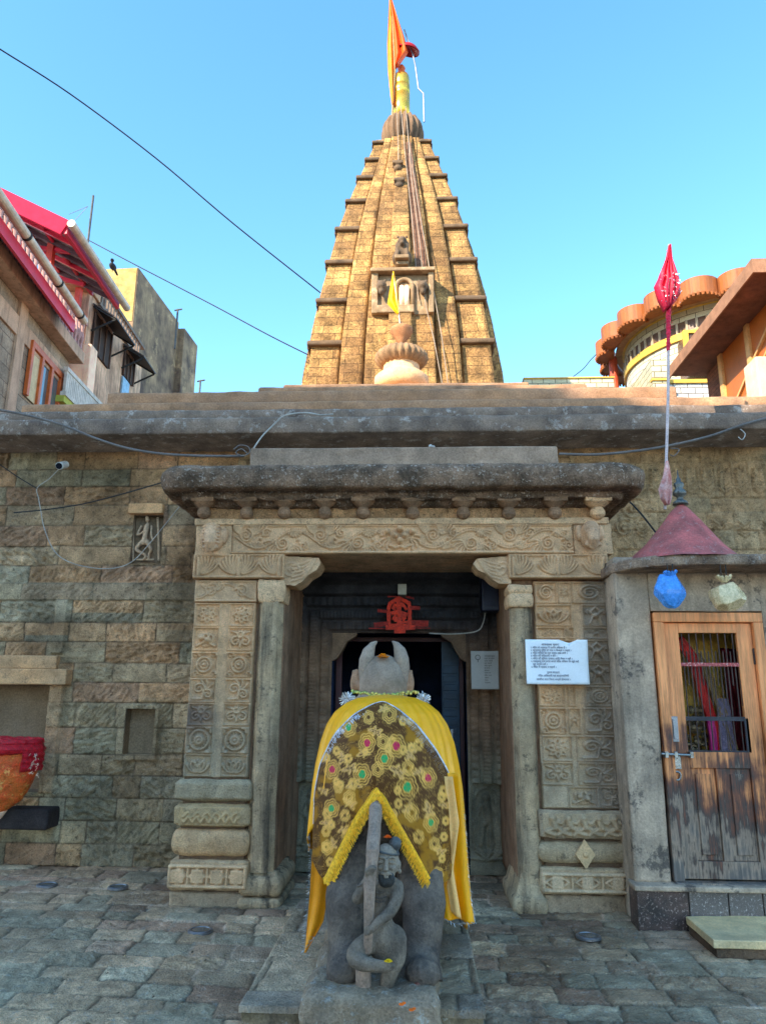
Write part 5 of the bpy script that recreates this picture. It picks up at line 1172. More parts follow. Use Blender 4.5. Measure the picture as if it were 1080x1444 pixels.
# ---- door
M_w = NT('weathered_door_wood'); MATS['weathered_door_wood'] = M_w.m
def woodmat(k, z_split):
    geo = k.new('ShaderNodeNewGeometry'); mp = k.new('ShaderNodeMapping'); mp.inputs['Scale'].default_value = (22, 22, 1.6); k.link(geo.outputs['Position'], mp.inputs[0])
    n = k.new('ShaderNodeTexNoise'); n.inputs['Scale'].default_value = 1.6; n.inputs['Detail'].default_value = 7; n.inputs['Roughness'].default_value = .7; k.link(mp.outputs[0], n.inputs['Vector'])
    n2 = k.new('ShaderNodeTexNoise'); n2.inputs['Scale'].default_value = 2.6; n2.inputs['Detail'].default_value = 6; k.link(geo.outputs['Position'], n2.inputs['Vector'])
    sp = k.new('ShaderNodeSeparateXYZ'); k.link(geo.outputs['Position'], sp.inputs[0])
    ma = k.new('ShaderNodeMath', operation='MULTIPLY_ADD'); k.link(n2.outputs['Fac'], ma.inputs[0]); ma.inputs[1].default_value = 1.7; k.link(sp.outputs['Z'], ma.inputs[2])
    mb_ = k.new('ShaderNodeMath', operation='MULTIPLY_ADD'); k.link(n.outputs['Fac'], mb_.inputs[0]); mb_.inputs[1].default_value = 1.0; k.link(ma.outputs[0], mb_.inputs[2])
    r = k.new('ShaderNodeMapRange'); k.link(mb_.outputs[0], r.inputs[0]); r.inputs[1].default_value = z_split+1.35-.35; r.inputs[2].default_value = z_split+1.35+.75
    cr = k.new('ShaderNodeValToRGB'); e = cr.color_ramp.elements; e[0].position = 0; e[0].color = (.14, .115, .10, 1); e[1].position = 1; e[1].color = (.85, .32, .115, 1)
    for p_, c_ in ((.16, (.32, .22, .155, 1)), (.26, (.05, .035, .03, 1)), (.42, (.16, .05, .025, 1)), (.60, (.58, .21, .07, 1))): x = e.new(p_); x.color = c_
    k.link(r.outputs[0], cr.inputs[0])
    r2 = k.new('ShaderNodeMapRange'); k.link(n.outputs['Fac'], r2.inputs[0]); r2.inputs[1].default_value = .3; r2.inputs[2].default_value = .7; r2.inputs[3].default_value = .6; r2.inputs[4].default_value = 1.35
    mx = k.new('ShaderNodeMix', data_type='RGBA', blend_type='MULTIPLY'); mx.inputs[0].default_value = 1; k.link(cr.outputs[0], mx.inputs[6]); k.link(r2.outputs[0], mx.inputs[7]); k.link(mx.outputs[2], k.b.inputs['Base Color'])
    bp = k.new('ShaderNodeBump'); bp.inputs['Strength'].default_value = .4; bp.inputs['Distance'].default_value = .008; k.link(n.outputs['Fac'], bp.inputs['Height']); k.link(bp.outputs[0], k.b.inputs['Normal'])
    k.b.inputs['Roughness'].default_value = .6
woodmat(M_w, .86); M_w = M_w.m
fw = .075
q = MB(); q.box(dx0, dx0+fw, YS-.025, YS+.10, dzb, dzt-fw); q.box(dx1-fw, dx1, YS-.025, YS+.10, dzb, dzt-fw); q.box(dx0, dx1, YS-.025, YS+.10, dzt-fw+.001, dzt); fr = q.build('door_frame', M_w, shrine, bevel=.006)
q = MB(); q.box(dx0, dx1, YS-.06, YS+.1, dzb-.045, dzb); q.build('door_sill', M_w, shrine, bevel=.006)
lx0, lx1, lz0, lz1 = dx0+fw+.004, dx1-fw-.004, dzb+.012, dzt-fw-.004; st = .115
gz0, gz1 = ZS(1060), ZS(892); gb = ZS(1077)
q = MB(); yl = YS+.015
q.box(lx0, lx0+st, yl, yl+.045, lz0, lz1); q.box(lx1-st, lx1, yl, yl+.045, lz0, lz1); q.box(lx0+st, lx1-st, yl, yl+.045, gz1, lz1); q.box(lx0+st, lx1-st, yl, yl+.045, gb-.03, gz0); q.box(lx0+st, lx1-st, yl, yl+.045, lz0, lz0+.12)
mid = (lx0+lx1)/2; q.box(mid-.035, mid+.035, yl, yl+.045, lz0+.12, gb-.03)
door2 = q.build('door', M_w, shrine, bevel=.004)
for a, b in ((lx0+st, mid-.035), (mid+.035, lx1-st)):
    q = MB(); q.box(a, b, yl+.02, yl+.035, lz0+.12, gb-.03); q.box(a+.035, b-.035, yl+.008, yl+.022, lz0+.16, gb-.07); q.build('door_panel', M_w, door2, bevel=.006)
M_rust = mat('rusty_iron', (.075, .05, .045), rough=.55, var=.5, metal=.4, scale=14)
q = MB(); ga, gb_ = lx0+st, lx1-st; yg = yl+.02; ng = 8
for k in range(ng):
    x = ga+(gb_-ga)*(k+.5)/ng
    q.tube([(x, yg, gz0), (x, yg, gz1)], .005, 6)
    q.tube([(x+(gb_-ga)/ng/2, yg, gz1-.14), (x+(gb_-ga)/ng/2, yg, gz1-.55 if k % 2 else gz1-.40)], .005, 6)
for zz_ in (gz0+.0, gz0+.07): pass
grille = q.build('door_grille', M_rust, door2)
q = MB(); q.box(ga-.02, gb_+.02, yg-.016, yg-.008, ZS(1016), ZS(1010)); q.box(ga-.02, gb_+.02, yg-.016, yg-.008, gz0-.012, gz0+.012); q.box(gb_-.01, gb_+.02, yg-.02, yg-.006, gz0, ZS(1012)); q.build('grille_band', mat('black_flat_iron', (.035, .035, .045), rough=.4, metal=.6), door2)
q = MB(); q.box(ga-.02, gb_+.02, yg-.016, yg-.008, ZS(939), ZS(934)); o = q.build('grille_band', mat('red_chipped_band', (.45, .10, .10), var=.5, scale=60, spots=(.7, .65, .6), spot_amt=.9, spot_scale=60), door2)
q = MB(); c = P(944, 1064, YS-.02); M_steel = mat('worn_steel', (.32, .31, .30), rough=.35, metal=.85, var=.3)
q.tube([P(932, 1063, YS-.04), P(976, 1065, YS-.04)], .010, 8)
for u in (937, 950, 972): q.box(P(u, 1064, YS).x-.012, P(u, 1064, YS).x+.012, YS-.05, yl+.002, c.z-.022, c.z+.022)
q.build('sliding_bolt', M_steel, door2, bevel=.002)
q = MB(); p = P(951, 1040, yl); q.box(p.x-.03, p.x+.03, yl-.008, yl, ZS(1046), ZS(1010)); q.box(p.x-.012, p.x+.012, yl-.02, yl-.008, ZS(1042), ZS(1014)); q.build('hasp_plate', mat('dull_steel', (.25, .25, .27), rough=.4, metal=.8, var=.2), door2, bevel=.003)
q = MB(); q.box(P(948, 1080, yl).x-.0, P(959, 1080, yl).x, yl-.02, yl-.002, ZS(1084), ZS(1066)); r_ = .028; cc = P(954, 1094, yl-.02); q.tube([cc+Vector((r_*cos(t), 0, r_*1.1*sin(t))) for t in np.linspace(0, 2*pi, 18)], .008, 6, cap=False); q.build('padlock', M_steel, door2, bevel=.002)
for v in (925, 1180):
    q = MB(); q.tube([(lx1-.002, yl-.006, ZS(v)-.06), (lx1-.002, yl-.006, ZS(v)+.06)], .008, 8); q.build('hinge', M_rust, door2)
# ---- what hangs inside
def drape(name, pts, w0, w1, m, depth=.05, nf=5, n=30, mcol=14):
    """narrow hanging cloth with lengthwise folds, following a path"""
    V = []; pts = [Vector(p) for p in pts]; pp = []
    seg = len(pts)-1
    for i in range(n+1):
        t = i/n*seg; k = min(int(t), seg-1); pp.append(pts[k].lerp(pts[k+1], t-k))
    for i, p in enumerate(pp):
        t = i/n; w_ = w0+(w1-w0)*t
        d = (pp[min(i+1, n)]-pp[max(i-1, 0)]).normalized(); sd = Vector((d.z, 0, -d.x)); sd = sd if sd.length > .01 else Vector((1, 0, 0)); sd.normalize()
        if sd.x < 0: sd = -sd
        for j in range(mcol+1):
            s = j/mcol-.5; V.append(p+sd*w_*s+Vector((0, depth*sin(nf*2*pi*s+t*2+.7*sin(t*5)), 0)))
    o = mk(name, V, gridf(mcol+1, n+1), m, None, smooth=True); md = o.modifiers.new('t', 'SOLIDIFY'); md.thickness = .004; return o
Yi = YS+.35
def I(u, v, dy=0.): return P(u, v, Yi+dy)
tag(drape('red_scarf', [I(955, 900), I(975, 930), I(988, 975), I(1003, 1020), I(1006, 1070)], .09, .06, mat('bright_red_satin', (.72, .03, .03), rough=.35, sheen=.3, bump=.1)), 'bright red scarf hanging slantwise behind the door bars', 'scarf')
tag(drape('gold_lace_scarf', [I(962, 905, .03), I(985, 930, .03), I(1002, 970, .03), I(1022, 1020, .03), I(1035, 1072, .03)], .05, .07, mat('gold_lace', (.38, .24, .09), rough=.5, var=.6, scale=60)), 'gold-edged scarf beside the bright red one behind the bars', 'scarf')
tag(drape('maroon_cloth', [I(1034, 915, .1), I(1036, 960, .1), I(1042, 1010, .1), I(1046, 1072, .1)], .22, .10, mat('maroon_velvet', (.20, .008, .02), rough=.6, sheen=.4, var=.4, scale=20), depth=.04), 'dark maroon cloth hanging at the right behind the door bars', 'cloth')
tag(drape('pink_ribbon', [I(1000, 1015, -.05), I(1003, 1045, -.05), I(1006, 1078, -.05)], .05, .045, mat('pink_satin', (.75, .05, .30), rough=.4)), 'short bright pink cloth end low behind the door bars', 'cloth')
tag(drape('striped_shawl', [I(1018, 985, .0), I(1022, 1030, 0), I(1030, 1085, 0)], .09, .13, mat('grey_violet_shawl', (.30, .24, .34), rough=.6, var=.6, scale=50), depth=.03, nf=6), 'grey and violet shawl between the pink cloth and the maroon cloth', 'shawl')
q = MB(); rr = random.Random(5)
for k in range(70):
    c = I(948+rr.random()*45, 1000+rr.random()*70, .02+.1*rr.random()); q.ell(c, .02+.02*rr.random(), .02, .015+.02*rr.random(), 7, 5)
o = q.build('tinsel_heap', mat('tarnished_tinsel', (.20, .15, .09), rough=.3, var=.8, scale=40, metal=.5)); tag(o, 'heap of dark tarnished tinsel in the lower left of the barred opening', 'tinsel', kind=None)
o = drape('brass_bells', [I(946, 905, .05), I(962, 918, .05), I(975, 922, .05)], .03, .05, mat('dull_gold_cloth', (.32, .18, .03), rough=.5, var=.5, scale=30)); o.name = 'gold_garland'; tag(o, 'dull gold garland at the top left corner inside the barred door', 'garland')
q = MB(); p = I(1046, 1062, .0)
for k in range(9): q.ell(p+Vector((.03*rr.random()-.015, -.02*rr.random(), -.008*k)), .016, .016, .014, 8, 6)
tag(q.build('marigold_bunch', mat('marigold', (.85, .30, .01), rough=.6)), 'small bunch of yellow orange marigolds at the foot of the maroon cloth', 'flowers')
# ---- plastic bags hanging under the canopy
def bag(name, u, v, w, h, m, label, seed, hook):
    c = P(u, v, 5.55); rx = 1.2*(P(u+w/2, v, 5.55).x-c.x); rz = (c.z-P(u, v+h/2, 5.55).z)
    n, mm = 40, 30; V = []; rg = np.random.RandomState(seed)
    dirs = rg.normal(size=(34, 3)); dirs /= np.linalg.norm(dirs, axis=1)[:, None]; ds = .60+.36*rg.rand(34)
    for i in range(mm+1):
        th = pi*i/mm
        for k in range(n):
            a = 2*pi*k/n; d = np.array([sin(th)*cos(a), sin(th)*sin(a), -cos(th)])
            dots = dirs@d; r = min(1.25, min(ds[j]/dots[j] for j in range(34) if dots[j] > .2))
            r *= 1+.02*(rg.rand()-.5); f = (1.0 if d[2] > -.2 else 1+.35*(d[2]+.2)) if seed == 3 else (1-.25*max(0, d[2]))
            V.append((c.x+rx*r*d[0]*f, c.y+rx*.8*r*d[1]*f, c.z+rz*r*d[2]))
    F = [tuple(x) for x in gridf(n, mm+1, True)]
    t = thing(name, (c.x, c.y, c.z-rz), label, 'plastic bag')
    mk('bag_body', V, F, m, t)
    q = MB(); top = c+Vector((0, 0, rz*.85))
    for k in range(9):
        a = 2*pi*k/9; q.tube([top+Vector((.012*cos(a), .01*sin(a), 0)), top+Vector((rx*.35*cos(a), .03*sin(a), .035+.02*rg.rand()))], [.007, .012], 5)
    q.build('gathered_neck', m, t)
    q = MB(); hz = cz+.01
    for s_ in (-1, 1): q.tube([top+Vector((0, 0, 0)), top+Vector((s_*.018, 0, .05)), Vector((c.x+s_*.02, c.y, hz))], .004, 6)
    q.build('wire_hook', mat('black_iron'), t)
mb = mat('blue_plastic_film', (.06, .27, .72), rough=.28, var=.25, scale=20, spec=.5, bump=.2); mw = mat('beige_plastic_film', (.66, .50, .28), rough=.3, var=.25, scale=20, spec=.5, bump=.2)
bag('plastic_bag', 947, 835, 42, 50, mb, 'crumpled blue plastic bag hanging from a hook under the canopy', 3, 0)
bag('plastic_bag', 1023, 842, 50, 50, mw, 'crumpled beige plastic bag hanging from a hook under the canopy', 9, 0)
# marble step in front
q = MB(); p0 = PZ(966, 1292, .11); p1 = PZ(1005, 1325, .11); 
q.prism([p0, PZ(1160, 1289, .11), PZ(1160, 1330, .11), p1], (0, 0, -.05)); st_ = q.build('stone_step', mat('yellowed_marble', (.85, .58, .28), rough=.5, var=.3, scale=6, tint=(.30, .28, .2), tint_amt=.5), None, bevel=.006); displace_sub(st_, .08, .006)
tag(st_, 'yellowish flat stone slab lying before the wooden shrine door', 'stone slab')
q = MB(); q.prism([p0+Vector((.01, -.01, -.051)), PZ(1160, 1289, .11)+Vector((0, 0, -.051)), PZ(1160, 1330, .11)+Vector((0, .015, -.051)), p1+Vector((.02, .015, -.051))], (0, 0, -.06)); o = q.build('rubble_footing', M_under, st_, bevel=.006)
# ================================================================ WRITING
TXT = {}
def text(body, loc, size, m, parent, align='CENTER'):
    cu = bpy.data.curves.new('t', 'FONT'); cu.body = body; cu.size = size; cu.align_x = align; cu.extrude = .0006; o = bpy.data.objects.new('t', cu); COL.objects.link(o)
    me = bpy.data.meshes.new_from_object(o.evaluated_get(bpy.context.evaluated_depsgraph_get())); V = [Vector((v.co.x, -v.co.z, v.co.y))+Vector(loc) for v in me.vertices]
    q = TXT.setdefault(parent.name, [MB(), m, parent])[0]; q.add(V, [tuple(p.vertices) for p in me.polygons]); bpy.data.objects.remove(o); bpy.data.meshes.remove(me)
ink = mat('dark_blue_ink', (.04, .045, .12), bump=0, var=.1)
yn = PF-.095; nx0, nx1 = P(741, 930, yn).x, P(829, 930, yn).x; nz1, nz0 = P(785, 902, yn).z, P(785, 965, yn).z
def sheet(name, x0, x1, z0, z1, y, m, tear=None, curl=.01):
    n, k = 24, 18; V = []
    for j in range(k+1):
        for i in range(n+1):
            s, t = i/n, j/k; z = z0+(z1-z0)*t
            if tear and t > .9: z -= max(0, .028-.35*abs(s-tear)*(x1-x0)) if abs(s-tear) < .12 else 0
            V.append((x0+(x1-x0)*s, y-curl*(abs(s-.5)*2)**3*(t**2)-.003*sin(s*9+t*4), z))
    o = mk(name, V, gridf(n+1, k+1), m, None, smooth=True); md = o.modifiers.new('t', 'SOLIDIFY'); md.thickness = .0015; md.offset = 1; return o
nt_ = sheet('paper_notice', nx0, nx1, nz0, nz1, yn, mat('bluish_white_paper', (.80, .84, .88), rough=.7, var=.06, bump=.05), tear=.7)
tag(nt_, 'bluish white paper notice with torn top edge on the right pillar', 'notice')
W_ = nx1-nx0; Hn = nz1-nz0; yt = yn-.0065
def line_t(s, fx, fy, size=.021, al='LEFT'): text(s, (nx0+W_*fx, yt, nz1-Hn*fy), size, ink, nt_, al)
line_t('आवश्यक सूचना', .40, .135, .024, 'CENTER')
LN = ['१ मंदिर के गर्भगृह में प्रवेश वरजित है ।', '२ श्रधालु मूरति के पास न सिकके न चढ़ाएं ।', '३ मंदिर परिसर का फूल पततल ििना लाएं ।', '४ मंदिर की परिकरमा, न करें ।', '५ मंदिर की दुकान से परसाद लेकर न घूमें ।', '६ शरधालु घर जूता उतारे मंदिर परिसर में', '७ मंदिर में शोर न मचाएं ।']
LN = ['१ मंदिर के गर्भगृह में प्रवेश वर्जित है ।', '२ श्रद्धालु मूर्ति के पास न सिक्के न चढ़ाएं ।', '३ मंदिर परिसर का पूरा ध्यान रखा जाये ।', '४ मंदिर की परिक्रमा न करें ।', '५ मंदिर की सुविधा प्रसाद आदि लेकर न घूमें ।', '६ श्रद्धालु एक तरफ अपने मंदिर परिसर पर जूते रखें']
def vis(s):
    # the text object does no shaping: put the short-i sign before its consonant cluster by hand
    out = []; i = 0; s = list(s)
    for ch in s:
        if ch == 'ि' and out:
            j = len(out)-1
            while j >= 2 and out[j-1] == '्': j -= 2
            out.insert(j, 'ि')
        else: out.append(ch)
    return ''.join(out)
for k, s in enumerate(LN): line_t(vis(s), .08, .20+.062*k, .0205)
line_t(vis('पूरा दर्शन करें ।'), .11, .575, .0205); line_t(vis('७ मंदिर में प्रसाद न चढ़ायें ।'), .08, .637, .0205)
line_t(vis('हुकम कारदार'), .43, .755, .021, 'CENTER'); line_t(vis('मंदिर अधिकारी एवं कार्यकारिणी'), .43, .83, .021, 'CENTER'); line_t(vis('तहसील सदर जिला मण्डी हिमाचल ।'), .43, .91, .021, 'CENTER')
yn2 = YW-.30; a, b = P(664, 943, yn2).x, P(703, 943, yn2).x; z1_, z0_ = P(684, 918, yn2).z, P(684, 972, yn2).z
n2_ = sheet('paper_notice', a, b, z0_, z1_, yn2, mat('greyed_paper', (.40, .39, .37), rough=.7, var=.1, bump=.05)); tag(n2_, 'greyish paper notice pinned beside the dark inner doorway', 'notice')
rr = random.Random(2)
for k, s in enumerate(['आवश्यक सूचना', 'दर्शन का समय', 'प्रातः आरती', 'सायं आरती', 'मंदिर खुलने', 'का समय', 'सोमवार', 'कपाट बंद', 'मंदिर समय', 'प्रसाद', 'भंडार', 'धन्यवाद']):
    text(vis(s), (a+(b-a)*.48, yn2-.006, z1_-(z1_-z0_)*(.15+.063*k)), .017, mat('grey_ink', (.08, .08, .08), bump=0), n2_, 'LEFT')
q = MB(); cc = Vector((a+(b-a)*.25, yn2-.004, z1_-(z1_-z0_)*.17)); q.tube([cc+Vector((.022*cos(t), 0, .022*sin(t))) for t in np.linspace(0, 2*pi, 16)], .003, 5, cap=False); q.tube([cc+Vector((0, 0, -.02)), cc+Vector((0, 0, -.045))], .003, 5); q.build('printed_emblem', mat('grey_ink'), n2_)
for q_, m_, p_ in TXT.values(): mk('writing', q_.V, q_.F, m_, p_)
# dark wall cabinet high inside the porch
q = MB(); ya = PF+.75; q.box(P(679, 840, ya).x, P(704, 840, ya).x, ya, ya+.22, P(690, 861, ya).z, P(690, 812, ya).z+.1); o = q.build('wall_speaker', mat('navy_casing', (.012, .02, .055), rough=.35), None, bevel=.01); tag(o, 'dark blue box hanging high at the right inside the porch', 'box speaker')
q = MB(); q.box(P(679, 840, ya).x+.02, P(704, 840, ya).x-.02, ya-.008, ya-.001, P(690, 855, ya).z, P(690, 820, ya).z); q.build('speaker_grille', mat('navy_grille', (.03, .04, .08), rough=.6), o)
# ================================================================ THE BULL
M_bull = mat('dark_bull_stone', (.042, .044, .050), rough=.55, var=.4, scale=7, fine=60, tint=(.105, .105, .10), tint_amt=.65, tint_scale=3.5, spots=(.03, .03, .03), spot_amt=.5, spot_scale=8, bump=.4, spec=.4)
M_bhead = mat('rubbed_head_stone', (.10, .098, .09), rough=.5, var=.25, scale=8, fine=90, tint=(.20, .20, .20), tint_amt=.6, tint_scale=7, bump=.3, spec=.4)
YC_ = 4.95
BX = P(545, 1100, 4.5).x; HX = P(540, 950, 5.35).x
ped = thing('pedestal', (BX, 5.0, 0), 'long low stone platform carrying the bull statue', 'platform')
pa, pb = PZ(337, 1418, .12), PZ(681, 1412, .12)
def fnP(X, Y): h, c, i, e = blocks(X, Y, [-.3, .22, .75, 1.2, 1.7, 2.3], 3, wr=(.5, .62), rough=.008, depth=.015, pal=np.array([(.25, .235, .19), (.20, .20, .185), (.23, .215, .175)])); return h, c
hf('platform_top', (pa.x, pa.y, .12), (1, 0, 0), (0, 0, 1), pb.x-pa.x, 1.95, .0125, fnP, M_pave, ped, skirt=.03, up=(0, 1, 0))
stack('platform_block', pa.x+.01, pb.x-.01, pa.y+.01, pa.y+1.94, [(0, -.03), (.0, .05), (.004, .10)], mat('mossy_block', (.14, .135, .10), var=.5, tint=(.04, .04, .038), tint_amt=.8, tint_scale=5, spots=(.33, .32, .29), spot_amt=.6, spot_scale=12), ped, res=.04, amp=.015)
bull = thing('bull_statue', (BX, 4.9, .13), 'grey stone bull statue seen from behind, draped in brown and yellow cloth', 'statue')
sb0, sb1 = P(432, 1400, 3.98).x, P(618, 1400, 3.98).x; zs_ = P(540, 1398, 4.0).z
stack('base', sb0, sb1, 3.93, 5.85, [(0, .0), (.02, .07), (.01, zs_-.03), (-.03, zs_+.0), (-.08, zs_+.005)], mat('worn_base_stone', (.15, .145, .125), var=.45, tint=(.11, .11, .105), tint_amt=.7, tint_scale=5, spots=(.38, .37, .34), spot_amt=.6, spot_scale=15, bump=.6), bull, res=.016, amp=.05, sc=7, zres=.015)
def bp(u, v, y): return P(u, v, y)
q = MB()
def V3(x, y, z): return Vector((x, y, z))
q.tube([V3(BX, 4.52, 1.0), V3(BX, 4.58, 1.02), V3(BX, 4.75, 1.02), V3(BX, 5.05, 1.02), V3(BX-.01, 5.3, 1.12), V3(HX, 5.5, 1.28), V3(HX, 5.6, 1.45)], [.20, .28, .34, .38, .34, .26, .20], 20)
q.ell(V3(BX, 4.66, 1.0), .30, .22, .33); q.ell(V3(BX, 5.15, 1.36), .19, .26, .2)
for s_, ut, ub in ((-1, 492, 486), (1, 596, 595)):
    t = P(ut, 1215, 4.42); b = P(ub, 1370, 4.18)
    q.tube([V3(t.x-s_*.05, 4.66, t.z+.15), V3(t.x-s_*.02, 4.50, t.z-.0), V3(t.x-s_*.0, 4.36, t.z-.2), V3(b.x, 4.30, t.z-.42), V3(b.x, 4.27, zs_+.08), V3(b.x, 4.22, zs_-.03)], [.15, .14, .12, .095, .095, .115], 14)
    q.ell(V3(b.x, 4.14, zs_+.04), .09, .10, .07)
    q.tube([V3(BX+s_*.23, 5.35, 1.0), V3(BX+s_*.22, 5.42, .6), V3(BX+s_*.21, 5.45, zs_-.02)], [.17, .12, .12], 14)
q.box(BX-.17, BX+.22, 4.55, 5.3, zs_-.02, .85)
body = q.build('bull_body', M_bull, bull); fuse(body, .017, 5, .014, 9)
q = MB(); hc = P(540, 968, 5.35); 
q.ell(hc+V3(0, .03, -.0), .175, .17, .225, 28, 18); q.ell(hc+V3(0, .0, -.13), .21, .17, .12, 28, 14); q.tube([hc+V3(0, .1, -.02), hc+V3(0, .38, -.12), hc+V3(0, .52, -.22)], [.14, .11, .10], 16); q.tube([hc+V3(0, .05, -.1), hc+V3(0, .02, -.4)], [.19, .26], 16)
hd = q.build('head', M_bhead, bull); fuse(hd, .011, 4, .006, 12)
for s_ in (-1, 1):
    hp = [(517, 962, .05), (516, 945, .056), (517.5, 930, .056), (520, 918, .044), (526, 908.5, .024), (532.5, 904, .006)] if s_ < 0 else [(565, 962, .05), (567, 945, .054), (566, 930, .055), (563.5, 917, .044), (558.5, 908.5, .024), (552.5, 903.5, .006)]
    q = MB(); q.tube([P(u, v, 5.36) for u, v, r in hp], [r for u, v, r in hp], 16); o = q.build('horn', mat('horn_stone', (.15, .155, .15), rough=.5, var=.3, scale=6, tint=(.13, .13, .14), tint_amt=.6, tint_scale=9, bump=.3), hd); fuse(o, .009, 2, .004, 20)
    uc = 501.5 if s_ < 0 else 576.5
    q = MB(); q.ell(P(uc, 960, 5.38), .038, .03, .085, 14, 10, Matrix.Rotation(-s_*.12, 3, 'Y')); q.tube([P(uc+s_*2.0, 950, 5.38), P(uc+s_*4.5, 944, 5.37)], [.02, .004], 8); q.tube([P(uc, 962, 5.38), hc+V3(s_*.1, 0, -.03)], [.03, .05], 8)
    o = q.build('ear', mat('ear_stone', (.16, .125, .10), rough=.6, var=.35), hd); fuse(o, .008, 2)
# marigold on the head
def flower_obj(name, c, r, m, label, n=14):
    q = MB()
    rg = random.Random(int(c[0]*1000) & 255)
    for ring, (rr_, zz_) in enumerate(((1, 0), (.65, .25), (.3, .42))):
        for k in range(n-3*ring):
            a = 2*pi*k/(n-3*ring)+ring*.3; d = V3(cos(a), sin(a)*.9, 0); p = Vector(c)+d*r*rr_+V3(0, 0, r*zz_+r*.1*rg.random()); t = V3(-sin(a), cos(a), 0)*r*.26
            b = Vector(c)+d*r*rr_*.2+V3(0, 0, r*zz_*.6); q.add([b-t*.3, b+t*.3, p+t, p-t, (b+p)/2-V3(0, 0, r*.15)], [(0, 1, 2, 3), (1, 0, 4), (2, 1, 4), (3, 2, 4), (0, 3, 4)])
    return tag(q.build(name, m), label, 'flower')
M_mg = mat('marigold', (.85, .30, .01), rough=.6); M_mgo = mat('orange_marigold', (.85, .14, .01), rough=.6); M_mgy = mat('yellow_petals', (.92, .60, .01), rough=.6)
flower_obj('marigold', P(540, 926, 5.28), .045, M_mg, 'orange marigold lying on top of the bull head between the horns')
# ---- the cloths
prof_v = [(979, 0), (981, 22), (984, 42), (991, 58), (1003, 73), (1020, 84), (1045, 93), (1075, 99), (1110, 104), (1150, 107), (1200, 110), (1240, 112.5), (1290, 116), (1345, 118)]
CX = lambda v: 546+.0*(v-980)
prz = []
for v, hw in prof_v:
    a = P(CX(v)-hw, v, YC_+.0); b = P(CX(v)+hw, v, YC_+.0); prz.append((a.z, (b.x-a.x)/2, (a.x+b.x)/2))
prz = np.array(prz); tt = np.linspace(0, 1, len(prz))
RAT = 1.45
def dome_pt(s, t, off=0.):
    """s in [-1,1] round the plan (0 = rear), t in [0,1] from ridge to hem"""
    z = np.interp(t, tt, prz[:, 0]); r = np.interp(t, tt, prz[:, 1])+off; cx = np.interp(t, tt, prz[:, 2])
    if abs(s) <= .7:
        ph = s/.7*pi/2; return V3(cx+r*sin(ph), YC_-RAT*r*cos(ph), z)
    return V3(cx+r*(1 if s > 0 else -1), YC_+(abs(s)-.7)/.3*.55, z)
def fold(s, t): return .026*t*t*sin(s*34+3*t)+.014*t*sin(s*71+1+2*t)+.008*sin(s*23+t*9)*t
ns, ntt = 121, 70
SS = np.linspace(-1, 1, ns)
Vd = [dome_pt(s, t, 0) for t in np.linspace(0, 1, ntt) for s in SS]
Fd = [tuple(int(x) for x in f) for f in gridf(ns, ntt)]
BV = BVHTree.FromPolygons([tuple(v) for v in Vd], Fd)
def oncloth(u, v, off=0.):
    d = ray(u, v).normalized(); o = V3(0, 0, EYE); h = BV.ray_cast(o, d)
    if h[0] is None: h = (BV.find_nearest(P(u, v, YC_))[0], None, None, None); return Vector((P(u, v, YC_).x, h[0].y, P(u, v, h[0].y).z)) if False else Vector(h[0])-d*off
    return h[0]-d*off
zt_of = lambda v: float(np.interp(-P(546, v, YC_).z, -prz[:, 0], tt))
def hem(s):
    # lowest point of the yellow cloth at each place round the body
    return float(np.interp(s, [-1, -.7, -.60, -.45, -.2, 0, .2, .36, .47, .60, .75, 1], [.74, .76, .76, .66, .45, .45, .45, .55, .86, .93, .93, .86]))
V = []
for j in range(ntt):
    for i, s in enumerate(SS):
        t = j/(ntt-1)*hem(s); V.append(dome_pt(s, t, fold(s, t)-.004))
M_yel = mat('yellow_satin', (1.0, .425, .003), rough=.42, var=.10, scale=4, fine=160, bump=.12, sheen=.3, spec=.4, tint=(.85, .27, .01), tint_amt=.2, tint_scale=3)
yc = mk('yellow_cloth', V, gridf(ns, ntt)[:, ::-1], M_yel, None, smooth=True); md = yc.modifiers.new('t', 'SOLIDIFY'); md.thickness = .004
tag(yc, 'bright yellow satin cloth with tinsel edge draped beneath the brown brocade', 'cloth')
# left tail and the right hanging panel with its pale reverse folded out
def panel(name, L, R, m, parent, n=40, k=16, folds=2.5, amp=.02, ph=0.):
    L = [Vector(p) for p in L]; R = [Vector(p) for p in R]
    def at(A, t): x = t*(len(A)-1); i = min(int(x), len(A)-2); return A[i].lerp(A[i+1], x-i)
    V = []
    for j in range(n+1):
        t = j/n; a, b = at(L, t), at(R, t)
        for i in range(k+1):
            s = i/k; p = a.lerp(b, s); V.append(p+V3(0, amp*sin(folds*2*pi*s+ph+t*1.5)*(.3+.7*t), 0))
    o = mk(name, V, gridf(k+1, n+1), m, parent, smooth=True); md = o.modifiers.new('t', 'SOLIDIFY'); md.thickness = .004; return o
yl_, yr_ = 4.72, 4.55
M_yel2 = mat('orange_satin', (.86, .30, .006), rough=.42, var=.15, scale=4, fine=160, bump=.12, sheen=.3)
panel('hanging_tail', [P(440, 1205, yl_), P(437, 1260, yl_), P(433, 1300, yl_), P(430, 1341, yl_)], [P(462, 1236, yl_), P(461, 1270, yl_), P(456, 1300, yl_), P(432, 1343, yl_)], M_yel2, yc, folds=1.2, amp=.018)
panel('hanging_tail', [P(612, 1090, yr_), P(606, 1200, yr_), P(618, 1262, yr_), P(622, 1294, yr_)], [P(648, 1090, yr_), P(656, 1180, yr_), P(659, 1240, yr_), P(669, 1301, yr_)], M_yel, yc, folds=1.6, amp=.03, ph=1.)
